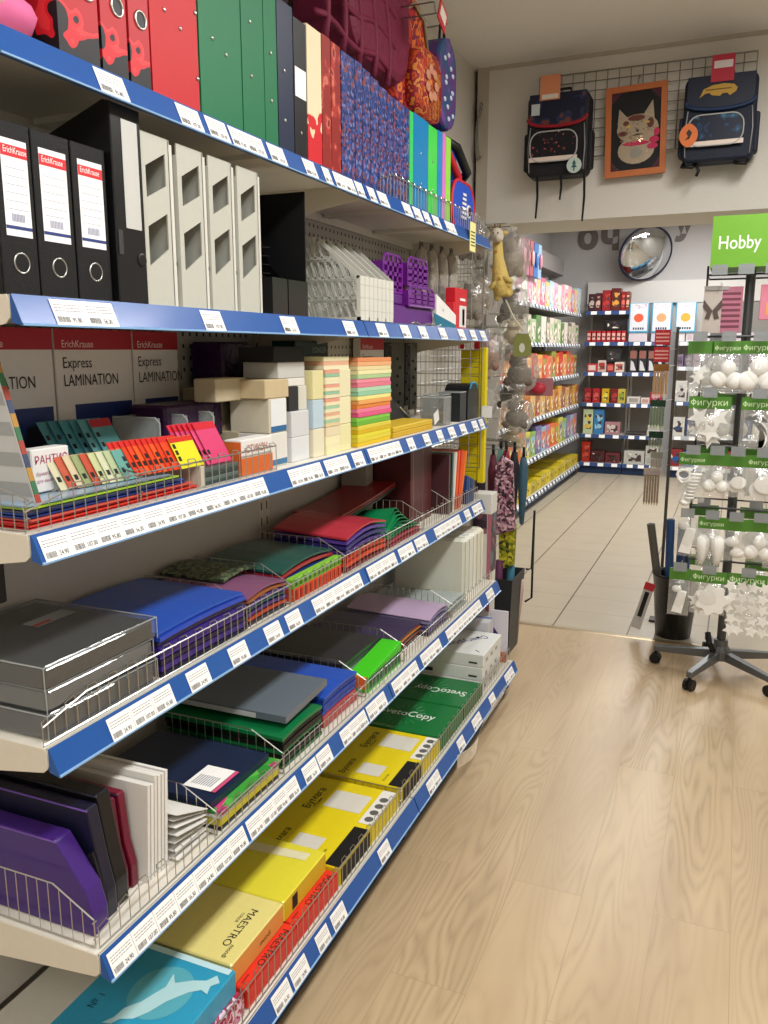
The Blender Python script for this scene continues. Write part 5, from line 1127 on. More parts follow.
# ---------------------------------------------------------------- header wall: grid, satchels, picture
YG = YH-.03
wire_grid('wire_grid', 'horizontal wire grid on the header wall carrying the satchels and the picture', (-1.005, YG, 2.425), (.98, 0, 0), (0, 0, .385), 18, 9, .0022, .004, mat('#8b8b85', .35, .9))
def xz(x0, x1, z0, z1, r, n=5): return rounded(x0, x1, z0, z1, r, n)
def satchel(x0, x1, z0, z1, label, body, trim, flap, pic, tagc, yb=YG-.012, d=.13):
    t = thing('school_satchel', label, 'satchel', ((x0+x1)/2, yb-d/2, z0), 'school satchels on the header wall')
    w = x1-x0; h = z1-z0; yf = yb-d
    G().prism(xz(x0, x1, z0, z1, .035), 'y', yf+.012, yb).build('body', body, t, bevel=.012)
    P = [(x0+w*.04, z1-.004), (x1-w*.04, z1-.004), (x1-w*.03, z1-h*.30)]
    for k in range(9): a = PI*k/8; P.append((x0+w*.5+w*.47*math.cos(a), z1-h*.32-h*.09*math.sin(a)))
    P.append((x0+w*.03, z1-h*.30))
    G().prism(P, 'y', yf+.002, yf+.0115).build('flap', flap, t, bevel=.003)
    g = G().tube([(x, yf+.0, z) for x, z in P[2:]], .009, 6); g.build('flap_trim', trim, t, smooth=True)
    G().prism(xz(x0+w*.08, x1-w*.16, z0+h*.17, z0+h*.53, .05)[:], 'y', yf-.012, yf+.0115).build('front_pocket', pic, t, bevel=.005)
    G().tube([(x, yf-.013, z) for x, z in xz(x0+w*.08, x1-w*.16, z0+h*.17, z0+h*.53, .05)], .0035, 5, closed=True).build('pocket_piping', mat('#a9a9a9', .5), t, smooth=True)
    G().box(x0+w*.07, x1-w*.15, yf-.0145, yf-.0125, z0+h*.17, z0+h*.225).build('reflective_strip', mat('#d9c9bd', .4), t)
    for s, xx in ((-1, x0+.0), (1, x1-.0)):
        G().prism(xz(xx-.016, xx+.016, z0+.03, z0+h*.55, .014), 'y', yf+.03, yb-.02).build('side_pocket', body, t, bevel=.006)
        G().tube([(xx-s*.02, yf+.006, z0+h*.6), (xx-s*.012, yf+.0, z0+h*.35), (xx-s*.018, yf+.006, z0+.02)], .003, 5).build('side_piping', mat('#8f8f92', .5), t, smooth=True)
    G().tube([((x0+x1)/2-.05, yb-.05, z1-.01), ((x0+x1)/2-.045, yb-.05, z1+.03), ((x0+x1)/2+.045, yb-.05, z1+.03), ((x0+x1)/2+.05, yb-.05, z1-.01)], .007, 6).build('grab_handle', BLACK, t, smooth=True)
    g = G().tube([((x0+x1)/2, yb+.012, z1+.028), ((x0+x1)/2, yb-.05, z1+.028), ((x0+x1)/2, yb-.055, z1+.04)], .0025, 5); g.build('hook', CHROME, t)
    g = G().box((x0+x1)/2-.075+tagc[1], (x0+x1)/2+.02+tagc[1], yf-.004, yf-.002, z1-.035, z1+.075, 0).box((x0+x1)/2-.065+tagc[1], (x0+x1)/2+.012+tagc[1], yf-.0048, yf-.0042, z1-.03+tagc[3], z1-.01+tagc[4], 1)
    g.build('hang_tag', [mat(tagc[0], .55), mat(tagc[2], .55)], t)
    return t
BK = mat('#17171c', .6, bump=.2, bscale=120)
t = satchel(-1.03, -.735, 2.325, 2.70, 'black and red school satchel with long straps, left on the header wall grid', BK, mat('#8f1d28', .5), art_mat('#1b1f33', ['#23304f', '#6a3a34'], 20, 2, .55), art_mat('#17171c', ['#3a2a2e', '#b0423e', '#d9d4cc'], 60, 4.2, .62), ('#cf8560', -.01, '#d6d0c6', 0, .0))
for x, l in ((-.975, .20), (-.86, .12), (-.748, .225)):
    G().prism([(x-.006, 2.335), (x+.006, 2.335), (x+.010, 2.335-l*.5), (x+.003, 2.335-l), (x-.005, 2.335-l), (x-.001, 2.335-l*.5)], 'y', YG-.12, YG-.115).build('hanging_strap', BLACK, t)
g = G().prism([(-.79+.035*math.cos(2*PI*k/24), 2.36+.035*math.sin(2*PI*k/24)) for k in range(24)], 'y', YG-.162, YG-.159); g.build('round_tag', mat('#b8c8c0', .5), t)
g = G().prism([(-.79, 2.385), (-.80, 2.365), (-.793, 2.365), (-.804, 2.35), (-.793, 2.35), (-.793, 2.335), (-.787, 2.335), (-.787, 2.35), (-.776, 2.35), (-.787, 2.365), (-.78, 2.365)], 'y', YG-.1635, YG-.1625); g.build('tag_print', mat('#2f5a5a', .5), t)
G().box(-1.005, -.965, YG-.153, YG-.1505, 2.60, 2.65).build('white_label', mat('#b9c2c6', .5), t)
t = satchel(-.315, -.01, 2.335, 2.695, 'dark blue school satchel with a yellow car print, right on the header wall grid', mat('#131a2c', .6, bump=.2, bscale=120), mat('#1c3050', .5), mat('#141c30', .5), art_mat('#131c30', ['#1a3050', '#20466a', '#3a6a78'], 30, 7.7, .58), ('#a82a3c', .03, '#c9c0bf', .05, .06))
car = [(-.25, 2.60), (-.235, 2.635), (-.20, 2.648), (-.15, 2.652), (-.11, 2.645), (-.095, 2.63), (-.10, 2.615), (-.125, 2.60), (-.135, 2.612), (-.155, 2.612), (-.165, 2.602), (-.20, 2.608), (-.21, 2.618), (-.23, 2.615)]
G().prism(car, 'y', YG-.1425, YG-.1405).build('car_print', mat('#b08a30', .45), t)
g = G().box(-.225, -.12, YG-.1432, YG-.1427, 2.628, 2.633); g.build('car_windows', mat('#6a4a20', .5), t)
g = G().prism([(-.285+.04*math.cos(a)*(.9+.1*math.cos(2*a)), 2.445+.05*math.sin(a)) for a in [2*PI*k/20 for k in range(20)]], 'y', YG-.1625, YG-.1595); g.build('orange_tag', mat('#d0703a', .5), t)
G().prism([(-.30, 2.425), (-.28, 2.43), (-.27, 2.455), (-.285, 2.47), (-.295, 2.455), (-.285, 2.44)], 'y', YG-.1638, YG-.1628).build('tag_print', mat('#3a2620', .5), t)
for x in (-.285, -.06): G().tube([(x-.02, YG-.06, 2.345), (x-.025, YG-.10, 2.325), (x+.02, YG-.11, 2.318), (x+.035, YG-.06, 2.34)], .008, 6).build('buckle_strap', BLACK, t, smooth=True)
G().tube([(-.25, YG-.10, 2.335), (-.235, YG-.105, 2.30), (-.245, YG-.10, 2.28)], .008, 6).build('hanging_strap', BLACK, t, smooth=True)
# framed picture of a cat
t = thing('framed_picture', 'orange framed sequin picture of a cat with a pink bow on the header grid', 'picture', (-.53, YG-.02, 2.32))
def pt(g): return g.rot((-.53, YG-.02, 2.52), 'Y', -1.8)
x0, x1, z0, z1 = -.672, -.393, 2.318, 2.722; y0, y1 = YG-.03, YG-.008; fw = .027
g = G().prism([(x0,z0),(x1,z0),(x1-fw,z0+fw),(x0+fw,z0+fw)], 'y', y0, y1).prism([(x0,z1),(x0+fw,z1-fw),(x1-fw,z1-fw),(x1,z1)], 'y', y0, y1).prism([(x0,z0),(x0+fw,z0+fw),(x0+fw,z1-fw),(x0,z1)], 'y', y0, y1).prism([(x1,z0),(x1,z1),(x1-fw,z1-fw),(x1-fw,z0+fw)], 'y', y0, y1)
pt(g).build('frame', mat('#b86a3c', .4, coat=.2, bump=.1), t)
pt(G().box(x0+fw-.002, x1-fw+.002, y0+.010, y1-.002, z0+fw-.002, z1-fw+.002)).build('black_backing', mat('#17181a', .6), t)
e = y0+.0095
def pf(name, polys, m, dy=0):
    k = 1.0 if 'corner' in name else 1.12
    for P in polys: pt(G().face([(-.53+(x+.535)*k, e-dy, 2.50+(z-2.485)*k) if k != 1.0 else (x, e-dy, z) for x, z in P])).build(name, m, t)
E_ = lambda cx, cz, rx, rz, n=18, a0=0: [(cx+rx*math.cos(2*PI*k/n+a0), cz+rz*math.sin(2*PI*k/n+a0)) for k in range(n)]
m = .028
for q_ in [[(x0+fw, z0+fw), (x0+fw+.04, z0+fw), (x0+fw, z0+fw+.05)], [(x1-fw, z0+fw), (x1-fw, z0+fw+.05), (x1-fw-.04, z0+fw)], [(x1-fw, z1-fw), (x1-fw-.05, z1-fw), (x1-fw, z1-fw-.05)], [(x0+fw, z1-fw), (x0+fw, z1-fw-.05), (x0+fw+.05, z1-fw)]]: pf('corner_print', [q_], mat('#4a2030', .5))
FUR = mat('#a08f78', .35, .3, bump=.3, bscale=300)
pf('cat_body', [E_(-.535, 2.425, .075, .055)], FUR, .0004)
pf('cat_head', [E_(-.530, 2.510, .085, .058)], mat('#a5957f', .35, .3), .0008)
pf('cat_ears', [[(-.612, 2.53), (-.606, 2.595), (-.570, 2.556)], [(-.508, 2.562), (-.47, 2.618), (-.462, 2.545)]], FUR, .0010)
pf('cat_stripes', [E_(-.535, 2.553, .035, .012), E_(-.578, 2.535, .012, .01), E_(-.478, 2.528, .014, .02), E_(-.59, 2.495, .02, .01)], mat('#6a4038', .3, .5), .0014)
pf('cat_eyes', [E_(-.566, 2.520, .014, .006), E_(-.494, 2.532, .014, .006)], mat('#c8b070', .2, .4), .0018)
pf('cat_muzzle', [[(-.538, 2.505), (-.522, 2.505), (-.530, 2.495)], [(-.56, 2.482), (-.53, 2.490), (-.50, 2.486), (-.53, 2.484)]], mat('#2a1c1c', .4), .0018)
pf('pink_bow', [E_(-.535, 2.452, .055, .009), E_(-.462, 2.46, .02, .014, 14, .3), E_(-.468, 2.435, .022, .012), E_(-.452, 2.49, .012, .016)], mat('#c83a62', .25, .4), .0022)
pf('cat_paw', [E_(-.535, 2.415, .024, .022)], mat('#8f8b80', .4), .0022)
for i, (a, b) in enumerate([((-.64, 2.375), (-.60, 2.345)), ((-.635, 2.36), (-.605, 2.342))]): pt(G().tube([(a[0], e-.002, a[1]), (b[0], e-.002, b[1])], .002, 4)).build('silver_pin', CHROME, t)
g = G()
R = random.Random(9)
for k in range(60):
    a = R.uniform(0, 2*PI); r = R.uniform(.3, 1); x, z = -.53+.085*r*math.cos(a), 2.505+.06*r*math.sin(a); g.face([(x+.003*math.cos(j*PI/3), e-.003-.0006*math.sin(j+a), z+.003*math.sin(j*PI/3)) for j in range(6)])
pt(g).build('sequins', mat('#c9a58c', .15, .9), t)
G().tube([(-.53, YG+.006, 2.76), (-.53, YG-.02, 2.765), (-.535, YG-.02, 2.725)], .003, 5).build('hook', STEEL, t)

# ---------------------------------------------------------------- rotating hobby stand
CXs, CYs = .02, 4.02
ST = mat('#5f6264', .4, .4); GREEN = mat('#5f9a2a', .45); PGREEN = mat('#457a26', .35, coat=.4)
t = thing('display_stand', 'grey rotating display stand on five castors under the green sign', 'display stand', (CXs, CYs, 0))
G().lathe([(.02, .10), (.02, 1.86)], (CXs, CYs, 0), 14).build('pole', mat('#4c4f50', .4, .5), t, smooth=False)
G().lathe([(.045, .075), (.05, .08), (.05, .12), (.032, .14), (.03, .17)], (CXs, CYs, 0), 16).build('hub', ST, t)
for k in range(5):
    a = math.radians(174+72*k); ux, uy = math.cos(a), math.sin(a); nx, ny = -uy, ux
    p = lambda r, s, z: (CXs+ux*r+nx*s, CYs+uy*r+ny*s, z)
    g = G(); g.add([p(.04,-.018,.075), p(.04,.018,.075), p(.04,.018,.118), p(.04,-.018,.118), p(.30,-.014,.062), p(.30,.014,.062), p(.30,.014,.088), p(.30,-.014,.088)], [(0,3,2,1),(4,5,6,7),(0,1,5,4),(1,2,6,5),(2,3,7,6),(3,0,4,7)])
    lg = g.build('leg', ST, t, bevel=.003)
    g = G()
    for s in (-.013, .013): 
        c = p(.29, s, .026); pts = []
        g.tube([V(c)-V((nx, ny, 0))*.008, V(c)+V((nx, ny, 0))*.008], .026, 14)
    g.tube([p(.29, 0, .03), p(.29, 0, .066)], .008, 8)
    g.build('castor', BLACK, lg)
G().tube([(CXs-.06, CYs-.02, .20), (CXs-.05, CYs-.05, .16), (CXs-.03, CYs-.04, .12)], .014, 6).build('lever', BLACK, t)
TIERS = [1.80, 1.545, 1.315, 1.075, .80, .56]
YR = CYs-.12
for z in TIERS:
    rg = G().tube([(CXs-.17, YR, z+.012), (CXs+.27, YR, z+.012)], .005, 6).tube([(CXs, CYs, z+.012), (CXs, YR, z+.012)], .006, 6).tube([(CXs-.17, YR, z+.012), (CXs-.17, CYs+.12, z+.012), (CXs+.27, CYs+.12, z+.012), (CXs+.27, YR, z+.012)], .004, 5)
    rg.build('tier_frame', mat('#3a3d3e', .4, .5), t)
for x in (CXs-.17, CXs+.27): G().tube([(x, YR, .5), (x, YR, 1.85)], .005, 6).build('side_rod', mat('#3a3d3e', .4, .5), t)
t2 = thing('stand_sign', 'bright green sign with white lettering on top of the display stand', 'sign', (CXs+.045, YR-.05, 1.84))
G().box(CXs-.162, CXs+.24, YR-.042, YR-.034, 1.838, 2.045).build('board', mat('#6aa32c', .45), t2)
G().text('Hobby', (CXs-.138, YR-.0428, 1.912), (1,0,0), (0,0,1), .076, wx=.80, bold=.02).build('lettering', mat('#e8f0e0', .5), t2)
g = G().tube([(CXs+.098+.034*math.cos(2*PI*k/24), YR-.043, 1.932+.034*math.sin(2*PI*k/24)) for k in range(24)], .0018, 4, closed=True)
g.build('emblem_ring', mat('#e8f0e0', .5), t2)
G().text('1', (CXs+.083, YR-.0428, 1.92), (1,0,0), (0,0,1), .04).build('emblem_lettering', mat('#e8f0e0', .5), t2)
G().box(CXs-.162, CXs+.24, YR-.034, CYs+.13, 1.838, 1.842).box(CXs-.162, CXs+.24, CYs+.122, CYs+.13, 1.842, 2.045).build('top_box', mat('#3f7a18', .5), t2)
BAG = film('#e4e8e6', .24, .1, .7, 22)
FOAM = mat('#e6e5e0', .75, bump=.15, bscale=150)
def star(g, c, r, d, n=5, rot=0, k=.45):
    P = []
    for j in range(2*n):
        a = rot+PI*j/n; q = r if j % 2 == 0 else r*k; P.append((c[0]+q*math.sin(a), c[2]+q*math.cos(a)))
    g.prism(P, 'y', c[1]-d/2, c[1]+d/2)
def pack(x, z, w, h, kind, label, text=True, y=3.785, card=True, seed=0, hdr=.048):
    t = thing('craft_pack', label, 'craft pack', (x, y, z-h), 'clear packs of white craft shapes on the stand')
    R = random.Random(seed)
    if card:
        g = G().box(x-w/2, x+w/2, y-.0015, y+.0015, z-hdr, z+.004); g.build('header_card', PGREEN, t)
        if text: G().figurki((x-w*.46, y-.0021, z-hdr+.014), w*.225).build('header_lettering', mat('#c9e0b0', .5), t)
    zt, zb = z-(hdr if card else 0), z-h
    n = 9; vs = []; 
    for s in (-1, 1):
        for i in range(n+1):
            for j in range(n+1):
                u, v = i/n, j/n; bulge = .026*math.sin(PI*u)*math.sin(PI*min(1, v*1.15))**.7 if v < .87 else .004
                vs.append((x-w/2+w*u, y+s*(.002+bulge)+R.uniform(-.002, .002), zt+(zb-zt)*v))
    g = G(); N = (n+1)**2
    for s in range(2): g.add(vs[s*N:(s+1)*N], [(i*(n+1)+j, (i+1)*(n+1)+j, (i+1)*(n+1)+j+1, i*(n+1)+j+1) for i in range(n) for j in range(n)])
    g.build('clear_bag', BAG, t, smooth=True)
    zc = (zt+zb)/2-.01; yc = y
    w *= 1.2
    def piece(nm, g): g.build(nm, FOAM, t, smooth=nm in ('foam_ball', 'foam_egg', 'foam_cone', 'foam_ring'))
    if kind == 'balls':
        for dx, dz, r in [(-.22, -.12, .26), (.25, -.14, .26), (.04, .25, .24)]: piece('foam_ball', G().ball((x+dx*w, yc, zc+dz*w), r*w, .02, r*w, 14, wob=.05, seed=seed))
    elif kind == 'stars':
        for k in range(5):
            g = G(); star(g, (x+R.uniform(-.22, .22)*w, yc-.012+.006*k, zc+R.uniform(-.25, .25)*w), .24*w, .005, 5, R.uniform(0, 1)); piece('foam_star', g)
    elif kind == 'tiny':
        for a in range(4):
            for b in range(5):
                g = G(); star(g, (x+(a-1.5)*.23*w+R.uniform(-.01, .01), yc-.01+R.uniform(-.006, .006), zc+(b-2)*.26*w), .15*w, .012, 5, R.uniform(0, 1), .5); piece('foam_star', g)
    elif kind == 'cones':
        for dx in (-.24, .22):
            g = G(); g.lathe([(.004, -.27*w*2), (.12*w, -.16*w*2), (.21*w, .05*w*2), (.19*w, .17*w*2), (.07*w, .23*w*2)], (x+dx*w, yc, zc), 12)
            for k in range(5): g.tube([(x+dx*w+(.20-.03*k)*w*math.cos(j*PI/5), yc+(.20-.03*k)*w*math.sin(j*PI/5)*.9, zc+(.10-.13*k)*w+.02*math.sin(j)) for j in range(10)], .003, 4, closed=True)
            piece('foam_cone', g)
    elif kind == 'eggs':
        for dx, dz in [(-.1, .25), (.12, -.2)]: piece('foam_egg', G().ball((x+dx*w, yc, zc+dz*w), .27*w, .018, .2*w, 14))
    elif kind == 'moons':
        for k in range(3):
            P = []
            for j in range(9): a = -1.2+2.4*j/8; P.append((.3*w*math.cos(a), .3*w*math.sin(a)))
            for j in range(9): a = 1.2-2.4*j/8; P.append((.1*w+.17*w*math.cos(a)*.9, .28*w*math.sin(a)))
            g = G(); g.prism([(x-.05*w+p[0]*math.cos(k*.7)-p[1]*math.sin(k*.7), zc+(k-1)*.18*w+p[0]*math.sin(k*.7)+p[1]*math.cos(k*.7)) for p in P], 'y', yc-.014+.01*k, yc-.008+.01*k); piece('foam_moon', g)
    elif kind == 'flower':
        P = []
        for j in range(42): a = 2*PI*j/42; r = .36*w*(1+.14*math.cos(7*a)); P.append((x+.1*w+r*math.cos(a), zc+.05*w+r*math.sin(a)))
        piece('foam_flower', G().prism(P, 'y', yc-.02, yc-.008)); 
        for k in range(3): g = G(); star(g, (x-.28*w+.05*k*w, yc+.005*k, zc-.1*w*k), .2*w, .006, 5, k); piece('foam_star', g)
    elif kind == 'stocking':
        for k in range(8): piece('foam_ring', G().tube([(x+.12*w-.03*w*k*.8+(.15-.006*k)*w*math.cos(j*PI/5), yc-.004+.014*math.sin(j*PI/5), zc+.38*w-.11*w*k) for j in range(10)], .0055, 5, closed=True))
        piece('foam_ball', G().ball((x-.16*w, yc, zc-.56*w), .16*w, .02, .1*w, 12))
        piece('foam_ring', G().tube([(x-.25*w+.2*w*math.cos(j*PI/5), yc-.01, zc+.36*w+.16*w*math.sin(j*PI/5)) for j in range(10)], .007, 6, closed=True))
        piece('foam_ring', G().tube([(x-.42*w, yc-.01, zc+.25*w), (x-.3*w, yc-.01, zc+.1*w), (x-.1*w, yc-.01, zc+.15*w), (x, yc-.01, zc+.3*w)], .008, 6))
    elif kind == 'discs':
        for k in range(2): piece('foam_disc', G().prism(E_(x+(.1-.12*k)*w, zc+(.1-.18*k)*w, .3*w, .26*w, 20), 'y', yc-.016+.014*k, yc-.006+.014*k))
    elif kind == 'tube':
        piece('foam_tube', G().prism([(x-.25*w, zc-.5*w), (x+.15*w, zc-.55*w), (x+.3*w, zc+.35*w), (x-.02*w, zc+.4*w)], 'y', yc-.016, yc+.01)); piece('foam_ball', G().ball((x-.1*w, yc, zc+.45*w), .2*w, .016, .15*w, 10))
    YQ = YR if y < YR else CYs+.12
    h_ = G().tube([(x, YQ, z+.012), (x, y-.04, z+.012), (x, y-.045, z+.02)], .002, 5); h_.build('hook', CHROME, t)
    w /= 1.2
    G().box(x-.028, x+.028, y-.047, y-.0455, z+.002, z+.042).build('price_holder', mat('#8f9496', .2, 0, .75), t)
    return t
PK_ = [
 (1, -.155, .085, .20, 'stars', 'pack of foam leaves and stars, left on the tier below the butterfly pack'),
 (1, -.045, .10, .20, 'balls', 'pack of big white foam balls, middle of the tier below the butterfly pack'),
 (1, .075, .12, .20, 'balls', 'pack of big white foam balls, right of the tier below the butterfly pack'),
 (2, -.10, .15, .17, 'stars', 'pack of white foam stars, left pack on the third tier down'),
 (2, .09, .12, .20, 'moons', 'pack of white foam moons, right pack on the third tier down'),
 (3, -.15, .10, .20, 'stocking', 'pack with a ribbed foam stocking, left end of the fourth tier down'),
 (3, -.055, .08, .17, 'balls', 'pack of small foam balls, second from the left on the fourth tier'),
 (3, .025, .075, .17, 'discs', 'pack of foam discs, third from the left on the fourth tier'),
 (3, .125, .11, .18, 'discs', 'pack of large foam discs, right end of the fourth tier down'),
 (4, -.155, .09, .17, 'tube', 'cloudy pack without a green card, left end of the fifth tier down'),
 (4, -.055, .10, .20, 'cones', 'pack of two white foam cones on the fifth tier down'),
 (4, .04, .08, .17, 'eggs', 'pack of white foam eggs beside the cones'),
 (4, .135, .09, .17, 'balls', 'pack of small foam balls, right end of the fifth tier down'),
 (5, -.17, .08, .20, 'tube', 'pack with a white foam tube, left end of the lowest tier'),
 (5, -.05, .13, .18, 'flower', 'pack with a large white foam flower on the lowest tier'),
 (5, .105, .14, .22, 'tiny', 'pack full of small white foam stars on the lowest tier')]
for i, (ti, x, w, h, k, lab) in enumerate(PK_): pack(x, TIERS[ti]-.012, w*1.12, h*1.05, k, lab, text=w >= .1, card='without' not in lab, seed=i, y=3.785-.006*(i % 3))
for i, (ti, x, k) in enumerate([(1, -.1, 'balls'), (1, .12, 'stars'), (2, -.02, 'balls'), (2, .2, 'tiny'), (3, -.08, 'stars'), (3, .12, 'cones'), (4, -.1, 'balls'), (4, .12, 'discs'), (5, -.08, 'stars'), (5, .16, 'balls'), (1, .22, 'moons'), (4, .22, 'eggs')]):
    back = i < 10
    pack(x, TIERS[ti]-.012, .13, .2, k, (f'craft pack on the rear side of the stand, {ORDN[i]} counting tiers from the top' if back else f'craft pack at the far right end of the {ORDN[ti]} tier'), text=False, seed=40+i, y=(CYs+.06) if back else 3.78)
# butterfly pack and pink pack on the top tier
t = thing('butterfly_pack', 'clear pack of brown butterfly shapes with a striped card under the green sign', 'craft pack', (-.09, 3.785, 1.57))
G().box(-.155, -.085, 3.784, 3.786, 1.57, 1.76).build('clear_backing', mat('#b9b0a8', .3, 0, .8), t)
G().box(-.084, -.005, 3.782, 3.788, 1.57, 1.755).build('striped_card', mat('#a8687c', .5), t)
g = G()
for k in range(7): g.box(-.083, -.012, 3.781, 3.7816, 1.59+.022*k, 1.60+.022*k)
g.build('stripes', mat('#6a3848', .5), t)
g = G()
for s in (-1, 1): g.prism([(-.118, 1.66), (-.118+s*.035, 1.705), (-.118+s*.038, 1.675), (-.118+s*.02, 1.655), (-.118+s*.028, 1.63), (-.118+s*.01, 1.625)], 'y', 3.780, 3.783)
g.build('butterfly', mat('#4f4440', .6), t)
G().tube([(-.09, YR, 1.772), (-.09, 3.75, 1.772), (-.09, 3.75, 1.76)], .002, 5).build('hook', CHROME, t); G().box(-.15, -.06, 3.779, 3.7815, 1.742, 1.757).build('header', mat('#8f8d8a', .5), t)
t = thing('pink_pack', 'pink and orange card pack on the top tier, right of the pole', 'craft pack', (.11, 3.79, 1.62)); G().bb(.06, .16, 3.782, 3.796, 1.62, 1.76, .002).build('card', mat('#c8788c', .5), t); G().box(.085, .135, 3.7812, 3.7818, 1.64, 1.69).build('spot', mat('#d89a4a', .5), t); G().tube([(.11, YR, 1.772), (.11, 3.76, 1.772), (.11, 3.76, 1.762)], .002, 5).build('hook', CHROME, t)
for i, x in enumerate((-.10, .0, .10)):
    o = G().box(x-.03, x+.03, 3.745, 3.7465, 1.80, 1.84).tube([(x, YR, 1.812), (x, 3.746, 1.812)], .002, 4, 1).build('price_holder', [mat('#8f9496', .2, 0, .75), CHROME]); tag(o, f'grey price holder under the green sign, {["left","middle","right"][i]} one', 'price holder', 'price holders under the sign')

# ---------------------------------------------------------------- bin and pencil strip behind the stand
t = thing('black_bin', 'large black bin standing on the tiles behind the display stand', 'bin', (-.24, 4.50, 0))
G().lathe([(.085, .001), (.09, .004), (.118, .33), (.124, .335), (.124, .345), (.113, .345), (.11, .33), (.084, .012), (.002, .012)], (-.22, 4.50, 0), 22).build('body', mat('#121214', .3, coat=.3, bump=.4, bscale=14), t, smooth=True)
for i, (x, y, c, n, h) in enumerate([(-.245, 4.46, '#2f4f86', 'blue', .64), (-.205, 4.46, '#27457a', 'darker blue', .62), (-.265, 4.50, '#5a5850', 'grey brown', .60), (-.18, 4.53, '#3b5a92', 'pale blue', .58)]):
    lx = -.10 if i == 2 else (-.0 if i else -.02)
    g = G().tube([(x, y, .02), (x+lx, y-.01, h)], .021, 12); g.tube([(x+lx, y-.01, h), (x+lx+.0, y-.01, h+.002)], .012, 8, 1)
    tag(g.build('paper_roll', [mat(c, .5), INK], smooth=False), f'{n} roll of paper standing in the black bin', 'paper roll', 'paper rolls in the black bin')
t = thing('hanging_strip', 'narrow hanging strip display between the far shelves and the stand', 'strip display', (-.33, 4.62, .35))
G().box(-.318, -.302, 4.715, 4.725, .001, 1.62).build('strip', mat('#55504a', .5), t); G().box(-.36, -.26, 4.68, 4.76, 0, .012).build('base', mat('#3a3836', .5), t)
def pencil_pack(x, z, w, h, c, tip, hc, label, n=5, y=4.46):
    t = thing('pencil_pack', label, 'pencil pack', (x, y, z-h), 'pencil packs on the hanging strip')
    G().box(x-w/2, x+w/2, y-.001, y+.001, z-.035, z).build('header_card', mat(hc, .5), t)
    for k in range(n):
        px = x-w*.38+w*.76*k/(n-1); g = G().tube([(px, y, z-.036), (px, y, z-h+.02)], .0058, 6, 0).tube([(px, y, z-h+.02), (px, y, z-h+.004)], [.0058, .0008], 6, 1); g.build('pencil', [mat(c, .45), mat(tip, .5)], t)
    g = G().box(x-w/2, x+w/2, y-.007, y-.006, z-h, z-.034); g.build('clear_front', film('#e6e6e2', .03, .04, .2, 20), t)
    G().tube([(-.31, 4.715, z-.01), (x, y-.01, z-.01)], .002, 4).build('hook', CHROME, t)
pencil_pack(-.36, 1.43, .075, .17, '#b9822e', '#e0c8a0', '#8a5a20', 'orange pencil pack on the hanging strip, between red packs and dark green ones')
pencil_pack(-.365, 1.25, .075, .15, '#2f6a3a', '#8fae5a', '#123a24', 'dark green pencil pack on the hanging strip')
pencil_pack(-.365, 1.09, .07, .09, '#1a4a2e', '#6a8f5a', '#0f3020', 'short dark green pack below the pencil one on the strip')
pencil_pack(-.355, .985, .06, .10, '#8f8c80', '#c9c6b8', '#8a877a', 'pale grey pencil pack on the hanging strip', 5)
pencil_pack(-.372, .90, .085, .20, '#7a5f40', '#b59a70', '#a89a94', 'brown pencil pack with a clear top, lowest pencils on the strip', 6)
for i, z in enumerate([1.60, 1.515]):
    t = thing('red_card_pack', f'red card pack near the top of the hanging strip, {["upper","lower"][i]} one', 'pack', (-.36, 4.46, z-.07), 'red packs on the hanging strip')
    G().box(-.40, -.325, 4.459, 4.463, z-.075, z).build('card', mat('#b0202c', .45), t); g = G()
    for k in range(3): g.box(-.395, -.33, 4.4582, 4.4588, z-.06+.018*k, z-.052+.018*k)
    g.build('print', mat('#d89a90', .5), t); G().tube([(-.31, 4.715, z-.01), (-.36, 4.455, z-.01)], .002, 4).build('hook', CHROME, t)
t = thing('compass_pack', 'long blister pack with a red top and black tool leaning on the bin', 'pack', (-.36, 4.38, .06))
M_ = lambda g: g.rot((-.37, 4.38, .18), 'Y', 14)
M_(G().box(-.395, -.345, 4.378, 4.382, .05, .31)).build('card', mat('#b8b6b2', .3, 0, .8), t); M_(G().box(-.396, -.344, 4.376, 4.384, .27, .31)).build('red_header', mat('#b02a30', .5), t); M_(G().box(-.382, -.36, 4.372, 4.377, .12, .26)).build('tool', BLACK, t)
